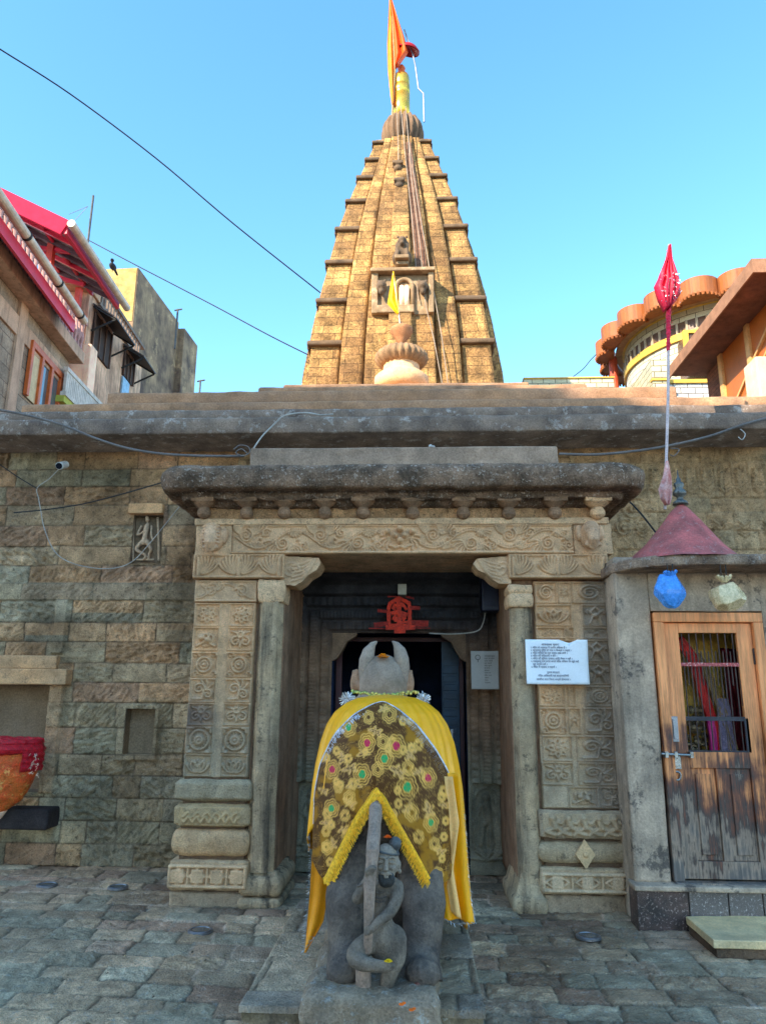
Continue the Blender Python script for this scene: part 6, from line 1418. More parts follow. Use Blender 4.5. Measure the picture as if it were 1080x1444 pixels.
panel('pale_reverse', [P(626, 1095, yr_-.05), P(634, 1180, yr_-.05), P(630, 1250, yr_-.05), P(636, 1286, yr_-.05)], [P(638, 1095, yr_-.05), P(647, 1160, yr_-.05), P(638, 1225, yr_-.05), P(650, 1296, yr_-.05)], mat('peach_lining', (.90, .48, .16), rough=.5, var=.15, sheen=.3), yc, folds=.8, amp=.012)
# tinsel along the yellow edges
M_silver = mat('silver_tinsel', (.62, .63, .66), rough=.3, metal=.55, var=.35, scale=60, bump=0)
def tinsel(name, pts, L, r, m, parent, n, dirv=None, seed=1, spread=1., y=None):
    rg = random.Random(seed); q = MB(); pts = [Vector(p) for p in pts]
    lens = [0]
    for a, b in zip(pts[:-1], pts[1:]): lens.append(lens[-1]+(b-a).length)
    for k in range(n):
        x = lens[-1]*(k+rg.random()*.8)/n; i = max(j for j in range(len(pts)) if lens[j] <= x); i = min(i, len(pts)-2); p = pts[i].lerp(pts[i+1], (x-lens[i])/max(1e-6, lens[i+1]-lens[i]))
        d = Vector(dirv) if dirv is not None else V3(0, 0, -1); d = (d+V3(rg.uniform(-1, 1), rg.uniform(-1, .3), rg.uniform(-1, 1))*.55*spread).normalized()
        l = L*(.6+.7*rg.random()); e = p+d*l; w_ = d.cross(V3(0, 1, 0)); w_ = (w_.normalized() if w_.length > .01 else V3(1, 0, 0))*r
        q.add([p-w_, p+w_, e+w_*.4, e-w_*.4, (p+e)/2+V3(0, r, 0)], [(0, 1, 2, 3), (1, 0, 4), (2, 1, 4), (3, 2, 4), (0, 3, 4)])
    return q.build(name, m, parent)
tinsel('tinsel_edge', [P(437, 1175, yl_-.02), P(439, 1215, yl_-.02), P(436, 1260, yl_-.02), P(431, 1310, yl_-.02), P(428, 1343, yl_-.02), P(445, 1320, yl_-.02)], .02, .0011, M_silver, yc, 110, (-1, -.2, -.1), 3)
tinsel('tinsel_edge', [P(645, 1100, yr_), P(655, 1170, yr_), P(659, 1240, yr_), P(669, 1300, yr_-.03), P(640, 1302, yr_-.03), P(621, 1292, yr_-.03)], .02, .0011, M_silver, yc, 150, (.6, -.2, -.6), 4)
# brown brocade
TB = [(442, 1165), (443.5, 1120), (452, 1075), (472, 1035), (498, 1008), (525, 993), (541, 989), (560, 999), (588, 1022), (615, 1058), (633, 1090), (641, 1130), (644, 1165)]
HB = [(440, 1212), (450, 1232), (459, 1244), (478, 1205), (505, 1152), (524, 1124), (531, 1112), (540, 1127), (562, 1166), (590, 1216), (611, 1256), (622, 1250), (636, 1235)]
nb, mb2 = 250, 170
def cv(A, t): x = t*(len(A)-1); i = min(int(x), len(A)-2); f = x-i; return (A[i][0]+(A[i+1][0]-A[i][0])*f, A[i][1]+(A[i+1][1]-A[i][1])*f)
UVp = np.zeros((mb2, nb, 2)); V = []
hsm = lambda A, t: tuple(sum(cv(A, min(1, max(0, t+d)))[c] for d in (-.02, -.01, 0, .01, .02))/5 for c in (0, 1))
coarse = {}
for j in range(mb2):
    g = j/(mb2-1)
    for i in range(nb):
        t = i/(nb-1); a = hsm(TB, t); b = hsm(HB, t); u = a[0]+(b[0]-a[0])*g; v = a[1]+(b[1]-a[1])*g
        UVp[j, i] = (u, v)
        fo = .022+.014*sin(t*44+2.5*g+sin(g*7))*g*(.35+abs(t-.5)*1.6)+.016*math.exp(-((u-538)/13)**2)*(sstep(985, 1010, v)*1)+.008*sin((v-1000)/14+3*t)*math.exp(-((u-531)/30)**2)*g
        V.append(oncloth(u, v, float(fo)))
UU, VV = UVp[..., 0], UVp[..., 1]
n1 = fbm(UU*.05, VV*.05, 3); n3 = fbm(UU*.8, VV*.8, 1, 2)
colr = np.ones(UU.shape+(3,))*np.array([.105, .038, .007]); colr = colr*(.8+.4*n3[..., None])
gold = np.array([.85, .43, .09]); pale = np.array([.85, .44, .15]); ygold = np.array([.55, .23, .01])
colr += (sstep(.56, .68, n1))[..., None]*(ygold-colr)*.55
def paint(mask, c, a=1.): 
    global colr
    m_ = np.clip(mask, 0, 1)[..., None]*a; colr = colr*(1-m_)+np.array(c)*m_
def blob_leaf(u, v, r, ang):
    dx, dy = UU-u, VV-v; d = np.hypot(dx, dy); th = np.arctan2(dy, dx)-ang; R = r*(.6+.22*np.cos(5*th)+.2*np.cos(2*th+1)+.3*(n3-.5)); paint((1-sstep(R-1, R+.4, d))*sstep(.3, .5, n3), pale, .7); paint(np.exp(-((d-R)/1.0)**2), gold, .9)
for u, v, r, a in ((494, 1084, 12, .4), (578, 1062, 13, 2.2), (561, 1088, 14, 1.1), (500, 1107, 12, .3), (483, 1069, 10, 2), (530, 1032, 11, .9), (604, 1142, 13, 1.9), (494, 1132, 11, 1.2), (462, 1160, 10, .6), (513, 1062, 10, .2), (590, 1088, 9, .2), (575, 1140, 10, 2.6), (457, 1115, 8, 1), (620, 1200, 10, 1), (470, 1190, 9, 2), (541, 1000, 8, .1), (486, 1170, 9, .3), (625, 1135, 8, .7)): blob_leaf(u, v, r, a)
fl = [(492, 1026, 13, 0), (542, 1070, 15, 0), (511, 1092, 15, 0), (574, 1110, 18, 0), (468, 1140, 13, 0), (607, 1160, 13, 0), (518, 1048, 14, 1), (558.5, 1052, 16, 1), (469, 1085, 13, 1), (603, 1097, 14, 1), (549, 1008, 12, 2), (533, 1085, 10, 2), (580, 1146, 12, 2), (493, 1125, 10, 2), (540, 1046, 10, 2), (462, 1195, 10, 2), (617, 1232, 9, 2), (575, 1083, 10, 2), (520, 1012, 9, 2), (590, 1180, 9, 2), (478, 1110, 8, 2), (590, 1050, 8, 2), (487, 1150, 8, 2), (612, 1190, 9, 2)]
rq = random.Random(12); fl = fl[:10]+[(rq.uniform(455, 632), rq.uniform(1005, 1235), rq.uniform(5, 7.5), 2) for _ in range(46)]+fl[10:]
for k, (u, v, r, ty) in enumerate(sorted(fl, key=lambda f_: f_[2])):
    dx, dy = (UU-u)*1.08, (VV-v)*.85; d = np.hypot(dx, dy); th = np.arctan2(dy, dx)+k
    R = r*.88*(.85+.17*np.abs(np.cos(3*th)))
    if ty < 2: paint(1-sstep(R*.55, R*.6, d), ygold, .55)
    for f_ in (1.0, .72, .45): paint(np.exp(-((d-R*f_)/.75)**2), gold, .95)
    paint(np.exp(-((np.abs(np.sin(3*th))*d)/1.1)**2)*(d < R*.95)*(d > r*.35), gold, .5)
    if ty == 0: paint((d < r*.34)*(.6+.4*np.abs(np.sin(1.5*th+.5))), (.01, .33, .10))
    if ty == 1: paint((d < r*.34)*(.6+.4*np.abs(np.sin(1.5*th+.5))), (.55, .01, .07))
vv_ = fbm(UU*.11, VV*.11, 21, 3); vine_ = np.exp(-((vv_-.5)/.010)**2)+np.exp(-((vv_-.6)/.010)**2)+np.exp(-((vv_-.4)/.010)**2)
free = 1-sstep(.12, .3, np.abs(colr-np.array([.060, .033, .010])).sum(-1)); paint(vine_*free, gold, .45)
M_bro = mat('brown_brocade', attr=True, rough=.6, var=.12, scale=10, fine=200, bump=.3, dist=.003, spec=.15)
bro = mk('brocade_cloth', V, gridf(nb, mb2), M_bro, None, col=colr.reshape(-1, 3), smooth=True); md = bro.modifiers.new('t', 'SOLIDIFY'); md.thickness = .003
tag(bro, 'brown brocade cloth embroidered with gold flowers over the bull rump', 'cloth')
M_frg = mat('golden_fringe', (.92, .47, .02), rough=.5, var=.35, scale=60, bump=0, sheen=.3)
hp = [oncloth(*hsm(HB, t), .03) for t in np.linspace(.155, .835, 90)]
q = MB(); 
for a, b in zip(hp[:-1], hp[1:]): q.bar(a+V3(0, 0, -.003), b+V3(0, 0, -.003), .016, .034, upd=(0, 0, 1))
q.build('fringe_braid', M_frg, bro)
def fringe(name, pix, L, w_, m, parent, n, off, dpx, seed):
    rg = random.Random(seed); q = MB()
    for k in range(n):
        t = (k+rg.random()*.9)/n; u, v = pix(t); jx, jy = rg.uniform(-1.8, 1.8), rg.uniform(-1, 2.5)
        du, dv = dpx(t); a = oncloth(u, v, off); b = oncloth(u+du*L+jx, v+dv*L+jy, off+.004*rg.random()); b.y = min(b.y, a.y+.03)
        s_ = V3(w_, 0, w_*.5); q.add([a-s_, a+s_, b+s_*.5, b-s_*.5, (a+b)/2+V3(0, -w_, 0)], [(0, 1, 2, 3), (1, 0, 4), (2, 1, 4), (3, 2, 4), (0, 3, 4)])
    return q.build(name, m, parent)
fringe('fringe', lambda t: hsm(HB, .155+.68*t), 12, .0022, M_frg, bro, 800, .034, lambda t: ((.55, 1.0) if t < .5 else (-.55, 1.0)), 5)
fringe('fringe', lambda t: tuple(x-3*(i) for i, x in enumerate(hsm(HB, .155+.68*t))), 11, .0022, M_frg, bro, 400, .05, lambda t: ((.3, .8) if t < .5 else (-.3, .8)), 6)
fringe('silver_lace', lambda t: hsm(TB, .12+.36*t), 6, .0024, M_silver, bro, 260, .026, lambda t: (.5, .9), 7)
fringe('silver_lace', lambda t: hsm(TB, .53+.42*t), 9, .0024, M_silver, bro, 420, .026, lambda t: (-.9, .6), 8)
tl = [oncloth(*hsm(TB, t), .028) for t in np.linspace(.0, .97, 90)]
q = MB()
for a, b in zip(tl[:-1], tl[1:]): q.bar(a, b, .006, .010, upd=(0, 0, 1))
q.build('lace_braid', mat('bluish_silver', (.42, .46, .58), rough=.35, metal=.4, var=.3, scale=60), bro)
# garland of tinsel puffs round the neck
gl = thing('tinsel_garland', (HX, 5.3, 1.5), 'silver tinsel garland with gold beads round the bull neck', 'garland')
rg = random.Random(11)
for u, v in ((490, 986), (597, 987)):
    q = MB(); c = P(u, v, 5.12)
    for k in range(90):
        d = V3(rg.gauss(0, 1), rg.gauss(0, 1)*.5, rg.gauss(0, 1)).normalized(); e = c+d*.055*(.6+.5*rg.random()); s_ = d.cross(V3(0, 1, 0)); s_ = (s_.normalized() if s_.length > .01 else V3(1, 0, 0))*.0018
        q.add([c-s_, c+s_, e+s_, e-s_, (c+e)/2+V3(0, -.002, 0)], [(0, 1, 2, 3), (1, 0, 4), (2, 1, 4), (3, 2, 4), (0, 3, 4)])
    q.build('tinsel_puff', M_silver, gl)
q = MB()
for k in range(44):
    t = k/43; u = 497+92*t; v = 979+5*sin(pi*t)-3; p = P(u, v, 5.13-.05*sin(pi*t)); q.ell(p+V3(rg.uniform(-.006, .006), 0, rg.uniform(-.006, .012)), .012, .012, .011, 7, 5)
q.build('gold_beads', mat('gold_beads', (.6, .42, .12), rough=.35, metal=.5, var=.6, scale=50, tint=(.1, .28, .08), tint_amt=.8, tint_scale=14), gl)
# ================================================================ THE ATTENDANT FIGURE
YFg = 4.06
def fg(x, y, r, dy=0.): p = P(460+x/4.9125, 1150+y/4.9125, YFg+dy); return (p.x, p.y, p.z, r)
pxm = .00086      # metres per enlarged pixel at that distance
R_ = lambda px: px*pxm
att = thing('attendant_statue', (BX, YFg, zs_), 'small bearded stone figure leaning on a club between the bull hind legs', 'statue')
L = [[fg(395, 470, R_(48), .03), fg(385, 560, R_(62), .04), fg(380, 660, R_(62), .04), fg(385, 740, R_(66), .04), fg(400, 830, R_(98), .04), fg(410, 900, R_(100), .05)],
     [fg(455, 500, R_(60), .03), fg(340, 500, R_(48), .03)],
     [fg(400, 430, R_(40), .02), fg(395, 480, R_(44), .03)],
     [fg(310, 500, R_(40), .03), fg(255, 540, R_(36), .0), fg(212, 575, R_(32), -.02), fg(245, 510, R_(29), -.04), fg(275, 460, R_(25), -.05)],
     [fg(490, 495, R_(42), .02), fg(485, 580, R_(38), -.02), fg(440, 670, R_(34), -.06), fg(370, 730, R_(30), -.09), fg(315, 790, R_(22), -.10)],
     [fg(460, 860, R_(85), .04), fg(470, 960, R_(72), .03), fg(440, 1080, R_(52), .02), fg(415, 1180, R_(40), .02), fg(405, 1260, R_(34), .02)],
     [fg(330, 870, R_(60), .02), fg(240, 920, R_(58), -.02), fg(200, 975, R_(52), -.05), fg(250, 1020, R_(42), -.08), fg(340, 1040, R_(33), -.10), fg(430, 1045, R_(26), -.10), fg(462, 1040, R_(16), -.11)],
     [fg(405, 1262, R_(34), .0), fg(410, 1285, R_(28), -.05)]]
hand = [(262, 400), (285, 375), (305, 362), (322, 352)]
L += [[fg(285, 440, R_(26), -.06), fg(295, 410, R_(24), -.07)]]
for k, (x, y) in enumerate([(275, 372), (297, 360), (318, 352), (334, 362)]): L += [[fg(282+8*k, 415, R_(11), -.085), fg(x, y+10, R_(9.5), -.10), fg(x+9, y, R_(7.5), -.085)]]
L += [[fg(300, 425, R_(11), -.08), fg(325, 412, R_(9), -.09)]]
for k in range(4): L += [[fg(300-2*k, 778+15*k, R_(9), -.10), fg(274, 775+16*k, R_(8), -.09), fg(266, 778+16*k, R_(7), -.05)]]
q = limbs(L, 12)
M_fig = mat('figure_grey_stone', (.105, .108, .105), rough=.5, var=.4, scale=14, fine=90, tint=(.045, .048, .052), tint_amt=.7, tint_scale=9, bump=.35)
fig_b = q.build('figure_body', M_fig, att); fuse(fig_b, .0058, 2, .004, 22)
q = MB(); c = Vector(fg(418, 330, 0, .0)[:3]); rot = Matrix.Rotation(-.16, 3, 'Y'); e = R_(1)
q.ell(c+V3(0, .01, .012), e*74, e*72, e*92, 24, 18, rot); q.ell(c+V3(-.004, .0, -.045), e*56, e*60, e*56, 20, 14, rot)
def onh(dx, dz, dy=-.06): return c+V3(dx*e, dy, -dz*e)
q.tube([onh(2, -35, -.058), onh(0, 10, -.073), onh(0, 25, -.076)], [e*9, e*13, e*16], 8)
for s_ in (-1, 1):
    q.ell(onh(s_*34-2, -16, -.050), e*19, e*10, e*9, 12, 8, Matrix.Rotation(s_*.15, 3, 'Y')); q.tube([onh(s_*10, -40, -.056), onh(s_*34, -44, -.052), onh(s_*56, -34, -.04)], [e*6, e*7, e*4], 6)
    q.tube([onh(s_*3, 42, -.066), onh(s_*22, 40, -.062), onh(s_*36, 52, -.05)], [e*8, e*9, e*5], 6); q.ell(onh(s_*74, 8, -.0), e*11, e*14, e*26)
    q.ell(onh(s_*76, 42, .0), e*12, e*12, e*14); q.ell(onh(s_*38, 14, -.044), e*17, e*12, e*15)
q.tube([onh(-14, 60, -.063), onh(14, 60, -.063)], e*7, 6)
hd2 = q.build('figure_head', mat('figure_face_stone', (.14, .145, .135), rough=.5, var=.35, scale=12, fine=90, tint=(.09, .10, .11), tint_amt=.6, tint_scale=12, bump=.3), att); fuse(hd2, .0038, 1)
q = MB(); q.ell(onh(0, 84, -.035), e*50, e*34, e*40); q.ell(onh(-30, 66, -.045), e*20, e*18, e*28); q.ell(onh(30, 66, -.045), e*20, e*18, e*28); o = q.build('beard', mat('blackened_beard', (.04, .038, .036), rough=.6, bump=.6, fine=140), att); fuse(o, .005, 1, .003, 60)
q = MB(); p = Vector(fg(478, 195, 0, .02)[:3]); q.ell(p, e*38, e*36, e*40, 20, 14); q.ell(p+V3(-.004, 0, -.035), e*24, e*26, e*24); q.tube([c+V3((cos(t))*e*70, sin(t)*e*66+.01, e*62-cos(t)*.012) for t in np.linspace(0, 2*pi, 20)], e*8, 8, cap=False); o = q.build('top_knot', mat('dark_topknot', (.085, .085, .085), rough=.5, fine=110), att); fuse(o, .005, 1, .003, 50)
q = MB(); q.tube([fg(345, -165, 0, .30)[:3], fg(341, 0, 0, .12)[:3], fg(322, 250, 0, -.05)[:3], fg(300, 500, 0, -.075)[:3], fg(295, 760, 0, -.07)[:3], fg(285, 940, 0, -.04)[:3]], [R_(38), R_(40), R_(38), R_(34), R_(28), R_(26)], 16)
q.tube([fg(255, 1060, 0, .0)[:3], fg(258, 1200, 0, .0)[:3], fg(262, 1300, 0, .02)[:3]], [R_(46), R_(45), R_(52)], 14)
o = q.build('club', mat('club_stone', (.17, .155, .15), rough=.55, var=.35, scale=9, tint=(.09, .09, .09), tint_amt=.5, streak=.3), att); displace_sub(o, .02, .004, 14)
for yy, w_ in ((525, 34), (560, 44), (590, 30)):
    q = MB(); q.tube([fg(350+(i-4)*w_/4*1.1+20, yy-14*(1-((i-4)/4)**2)*-1, 0, -.03-.006)[:3] for i in range(9)], R_(4), 6); q.build('necklace', M_bull, att)
for x, y in ((262, 462), (245, 470)): 
    q = MB(); a = Vector(fg(x, y, 0, -.04)[:3]); q.tube([a+V3(.024*cos(t), .024*sin(t), .012*cos(t)) for t in np.linspace(0, 2*pi, 16)], .004, 6, cap=False); q.build('bangle', M_bull, att)
flower_obj('marigold', Vector(fg(425, 150, 0, -.0)[:3]), .022, M_mgo, 'orange flower tucked beside the top knot of the small stone figure')
flower_obj('marigold', Vector(fg(430, 1010, 0, -.13)[:3]), .020, M_mgy, 'yellow flower lying on the raised foot of the small stone figure')
for (u, v, lb, m) in ((566, 1416, 'orange petal on the stone base just right of the figure foot', M_mgo), (580, 1424, 'orange petal farthest right on the stone base', M_mgo)):
    p = PZ(u, v, zs_+.012); q = MB(); q.ell(p, .013, .016, .004, 8, 5); q.ell(p+V3(.012, .006, .003), .009, .012, .004, 8, 5); tag(q.build('petal', m), lb, 'petal')
q = MB(); rope = [fg(505, 1030, 0, .1)[:3], fg(560, 1080, 0, .06)[:3], fg(620, 1125, 0, .02)[:3]]
t_ = thing('bell_string', fg(660, 1160, 0, 0)[:3], 'string of small round rusty bells beside the right hind hoof', 'bells'); q.tube(rope, .004, 6); q.build('cord', mat('old_cord', (.12, .10, .09)), t_)
for k in range(11):
    q = MB(); p = Vector(fg(622+rg.random()*75, 1130+rg.random()*55, 0, rg.random()*.03)[:3]); q.ell(p, .016, .016, .016, 12, 8); q.build('bell', mat('rusty_bell', (.16, .06, .045), rough=.5, metal=.3, var=.4), t_)
# ================================================================ VERMILION IDOL AT THE LEFT EDGE
yi = 7.12; ic = P(-6, 1100, yi); rI = lambda px: P(-6+px, 1100, yi).x-ic.x; zI = lambda v: P(-6, v, yi).z
t_ = thing('vermilion_idol', (ic.x, yi, zI(1153)), 'orange vermilion-smeared idol with red tinsel rim at the left edge', 'idol')
Vp = []; n = 56; pf = [(3, 1154), (13, 1153), (17, 1147), (21, 1142), (31, 1134), (40, 1126), (50, 1109), (56, 1090), (60, 1070), (58, 1062), (50, 1060), (40, 1068)]
pr_ = []
for (a, va), (b, vb) in zip(pf[:-1], pf[1:]): pr_ += [(a+(b-a)*k/5, va+(vb-va)*k/5) for k in range(5)]
for r, v in pr_:
    for k in range(n): a = 2*pi*k/n; Vp.append((ic.x+rI(r)*cos(a), yi+rI(r)*.55*sin(a), zI(v)))
sel = [i for i, (r, v) in enumerate(pr_)]
o = mk('idol_body', Vp, gridf(n, len(pr_), True), mat('vermilion_crust', (.80, .20, .03), rough=.35, var=.4, scale=14, fine=60, tint=(.62, .04, .015), tint_amt=.8, tint_scale=7, spots=(.85, .45, .12), spot_amt=.8, spot_scale=16, bump=.8, dist=.02), t_, smooth=True); displace(o, .016, 16)
q = MB(); q.lathe((ic.x, yi, 0), [(rI(3), zI(1156)), (rI(13.6), zI(1155)), (rI(18), zI(1149)), (rI(21.5), zI(1143)), (rI(20), zI(1142))], 32, sy=.56); q.build('white_base_band', mat('white_plaster'), t_)
q = MB(); 
for ring_, (r, v) in enumerate(((54, 1050), (57, 1055), (57.5, 1063), (57, 1072), (56.5, 1080), (55, 1046))):
    q.tube([(ic.x+rI(r)*cos(a), yi+rI(r)*.56*sin(a), zI(v)) for a in (np.linspace(0, 2*pi, 30) if ring_ in (0, 1, 5) else np.linspace(-.7, .6, 10))], .045 if ring_ < 2 else .04, 8, cap=ring_ not in (0, 1, 5))
o = q.build('red_tinsel_rim', mat('crimson_tinsel', (.50, .008, .02), rough=.4, var=.5, scale=30, bump=.8, sheen=.4, fine=120), t_); displace_sub(o, .03, .02, 25)
q = MB(); q.ell((ic.x, yi, zI(1066)), rI(50), rI(50)*.5, .05); q.build('dark_hollow', mat('sooty_lumps', (.03, .025, .045), rough=.35, var=.6, scale=18, bump=1.), t_)  # near-black ellipsoid filling the opening at the top of the idol
rr = random.Random(3)
q = MB()
for k in range(40): u, v = 43+rr.random()*12, 1062+rr.random()*32; p = P(u, v, yi-.12-.06*rr.random()); q.bar(p, p+V3(rr.uniform(-.02, .02), -.01, rr.uniform(-.03, .0)), .003)
q.build('gold_thread', mat('pale_gold_thread', (.75, .6, .45), metal=.4, rough=.4), t_)
# ================================================================ FLAGS
def cloth2(name, Lp, Rp, Y, m, parent, folds=2., amp=.06, n=36, k=12, ph=0., th=.004):
    L = [P(u, v, Y) for u, v in Lp]; R = [P(u, v, Y) for u, v in Rp]
    o = panel(name, L, R, m, parent, n, k, folds, amp, ph); o.modifiers[0].thickness = th; return o
yT = YC-.2
f1 = thing('saffron_flag', P(556, 150, yT), 'tall saffron pennant flying at the tip of the spire', 'flag')
cloth2('flag_cloth', [(549, -6), (547.5, 30), (546, 60), (546.5, 95), (550, 130), (553, 149)], [(550, -6), (553.5, 30), (555, 60), (557, 95), (557, 130), (556, 148)], yT, mat('yellow_orange_cotton', (.85, .22, .008), rough=.6, var=.15, bump=.1), f1, 1.2, .08)
cloth2('flag_fly', [(549.5, -6), (553, 30), (555, 60), (556, 80), (557, 96)], [(550.5, -6), (561, 26), (570, 52), (575, 72), (560, 92)], yT-.05, mat('saffron_cotton', (.82, .10, .004), rough=.6, var=.12, bump=.1), f1, 1.8, .10, ph=1)
q = MB(); q.tube([P(552, 175, yT), P(557, 100, yT), P(551.5, -8, yT)], .022, 8); q.build('flag_pole', mat('bamboo', (.35, .24, .12)), f1)
u1 = thing('red_parasol', P(577, 80, yT+.1), 'round dark red metal parasol on a bent rod above the gilded finial', 'parasol')
q = MB(); c = P(576, 70, yT+.15); rot = Matrix.Rotation(.25, 3, 'Y') @ Matrix.Rotation(.35, 3, 'X'); Rr = P(592, 70, yT+.15).x-c.x
V = []; 
for r, z in ((0, .16), (.3, .14), (.65, .09), (1, 0), (1.01, -.05), (.95, -.01), (.5, .06), (0, .09)):
    for k in range(28): a = 2*pi*k/28; V.append(c+rot @ V3(Rr*r*cos(a), Rr*r*sin(a), z))
o = mk('canopy_disc', V, gridf(28, 8, True), mat('dark_red_enamel', (.33, .008, .012), rough=.4, var=.2), u1, smooth=True)
q = MB(); q.tube([P(598, 172, yT), P(597, 132, yT), P(590, 125, yT), P(586, 95, yT), P(582, 76, yT+.1), P(570, 42, yT+.15)], .020, 8); q.build('rod', mat('grey_rod', (.22, .24, .27), metal=.4, rough=.5), u1)
# ropes running down the spire
def onS(u, v, off=.08):
    W_ = 1.5
    for _ in range(10): z = P(u, v, YC-W_*1.19-off).z; W_ = Wz(max(min(z, zt0s), zb0))
    return P(u, v, YC-W_*1.19-off)
labels = ['pale rope down the spire left of the dark band', 'pale rope running right of the dark band on the spire', 'thin rope hanging from the flag pole over the ribbed disc', 'thin rope along the dark band of the spire']
for k, pts in enumerate((([559, 150], [561, 190], [562, 235]), ([572, 150], [580, 250], [592, 345], [600, 430], [612, 480], [624, 545]), ([565, 150], [571, 215], [582, 320], [588, 400], [590, 425]), ([575, 190], [588, 280], [604, 370], [622, 470], [632, 545]))):
    q = MB(); q.tube([onS(u, v, .1) if v > 180 else P(u, v, YC-.75) for u, v in pts], .010, 5); tag(q.build('rope', mat('pale_rope', (.30, .23, .17))), labels[k], 'rope', 'ropes hanging down the spire')
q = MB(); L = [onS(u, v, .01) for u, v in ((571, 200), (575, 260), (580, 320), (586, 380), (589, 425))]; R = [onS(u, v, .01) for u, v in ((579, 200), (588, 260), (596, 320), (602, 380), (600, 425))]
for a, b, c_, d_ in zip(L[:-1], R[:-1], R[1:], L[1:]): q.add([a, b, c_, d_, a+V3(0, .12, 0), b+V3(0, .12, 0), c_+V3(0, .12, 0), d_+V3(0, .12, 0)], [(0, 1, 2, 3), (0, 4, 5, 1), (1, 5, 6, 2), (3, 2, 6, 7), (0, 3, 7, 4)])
q.build('stained_band', mat('soot_run_stone', (.085, .06, .05), var=.5, scale=8, fine=30), spire)  # dark strip painting in the shaded right side of the central ridge
for (u, v) in ((561, 238), (563, 262)):
    q = MB(); p = onS(u, v, .02); q.ell(p, .10, .1, .09); q.box(p.x-.12, p.x+.12, p.y-.12, p.y+.1, p.z+.06, p.z+.14); o = q.build('carved_knob', M_ledge, spire); fuse(o, .02, 2)
# small yellow flag on the roof finial
yy_ = YFN-.05; f2 = thing('yellow_flag', P(565, 470, yy_), 'small yellow pennant on a thin pole above the roof finial bowl', 'flag')
q = MB(); q.tube([P(566, 478, yy_), P(562, 440, yy_), P(554, 386, yy_)], .011, 6); q.build('flag_pole', mat('pale_pole', (.55, .5, .45)), f2)
cloth2('flag_cloth', [(554, 383), (550, 405), (546, 428), (554, 436), (561.5, 443)], [(555.5, 383), (558, 400), (560, 418), (561, 430), (562.5, 444)], yy_, mat('lemon_cotton', (.90, .52, .005), rough=.6, bump=.1), f2, 1.5, .05)
# tall red flag by the shrine
yv = 6.3; f3 = thing('red_flag', P(939, 712, yv), 'crumpled red tinsel flag on a tall pole beside the pink cone roof', 'flag')
q = MB(); q.tube([P(937, 718, yv), P(941.5, 560, yv), P(943, 345, yv)], .0125, 10); pole = q.build('flag_pole', mat('pinkish_white_pole', (.55, .43, .42), rough=.4), f3)
mrf = mat('crimson_gauze', (.68, .012, .05), rough=.5, sheen=.4, var=.35, scale=30, bump=.3, spots=(.75, .6, .6), spot_amt=.0)
cloth2('flag_cloth', [(942, 346), (938, 366), (931, 384), (929, 392), (924, 402), (930, 420), (939, 436)], [(945, 346), (947, 366), (953, 380), (958, 392), (961, 410), (955, 419), (945, 434)], yv-.03, mrf, f3, 4.2, .07, th=.006)
q = MB(); 
for k in range(18):
    t = k/17; q.ell(P(942.3-.8*t, 420+72*t, yv), .026-.008*t, .026-.008*t, .030, 8, 6)
o = q.build('wrapped_cloth', mrf, f3); displace_sub(o, .02, .010, 30)
rr = random.Random(9); q = MB()
for k in range(60):
    v = 385+rr.random()*45; u = 948+rr.random()*11 if k % 3 else 932+rr.random()*12; p = P(u, v, yv-.07); q.bar(p, p+V3(rr.uniform(-.015, .015), -.004, rr.uniform(-.015, .015)), .004)
q.build('silver_tinsel', M_silver, f3)
q = MB()
for k in range(60):
    v = 350+rr.random()*140; u = 942.5+rr.choice((-1, 1))*min(3+(v-350)*.25, 4 if v > 430 else 14)*.8; p = P(u, v, yv-.03); q.bar(p, p+V3(rr.uniform(-.02, .02), -.003, rr.uniform(-.012, .01)), .0028)
q.build('frayed_edge', mrf, f3)
cloth2('lower_cloth', [(938, 650), (934, 672), (928, 690), (931, 703), (938, 712)], [(942, 650), (946, 672), (947, 690), (946, 703), (943, 712)], yv-.03, mat('faded_salmon_cloth', (.62, .20, .16), rough=.6, var=.3, tint=(.65, .55, .52), tint_amt=.7, tint_scale=12), f3, 1.5, .02)
# ================================================================ WIRES
def cable(pts, Y, r, m, label, name='cable', n=7):
    """pts in picture order, hung in one or several vertical planes"""
    Ys = Y if hasattr(Y, '__len__') else [Y]*len(pts); W = [P(u, v, y) for (u, v), y in zip(pts, Ys)]; out = []
    for i in range(len(W)-1):
        a = W[max(i-1, 0)]; b = W[i]; c = W[i+1]; d = W[min(i+2, len(W)-1)]
        for k in range(6): t = k/6; out.append(.5*((2*b)+(c-a)*t+(2*a-5*b+4*c-d)*t*t+(3*b-a-3*c+d)*t**3))
    out.append(W[-1]); q = MB(); q.tube(out, r, n); return tag(q.build(name, m, smooth=False), label, 'cable')
M_blk = mat('black_cable', (.025, .025, .028), rough=.5, bump=0); M_gcb = mat('grey_cable', (.15, .13, .12), rough=.5, bump=0); M_wht = mat('white_cable', (.40, .38, .35), rough=.6, bump=0)
cable([(-40, 42), (0, 69), (100, 133), (220, 223), (330, 316), (452, 413)], [10, 10.5, 11.3, 12.2, 13, 13.9], .014, M_blk, 'black overhead wire crossing the sky from upper left to the spire', 'overhead_wire')
cable([(124, 338), (200, 378), (300, 430), (380, 473), (434, 500)], [17.3, 16.6, 15.8, 15, 14.4], .014, M_blk, 'lower black overhead wire from the left house roof to the spire base', 'overhead_wire')
cable([(-30, 574), (5, 579), (45, 587), (90, 600), (135, 618), (180, 632), (230, 640), (290, 643), (345, 643)], [6.85]*8+[6.9], .013, M_gcb, 'thick grey cable sagging below the roof slab on the left')
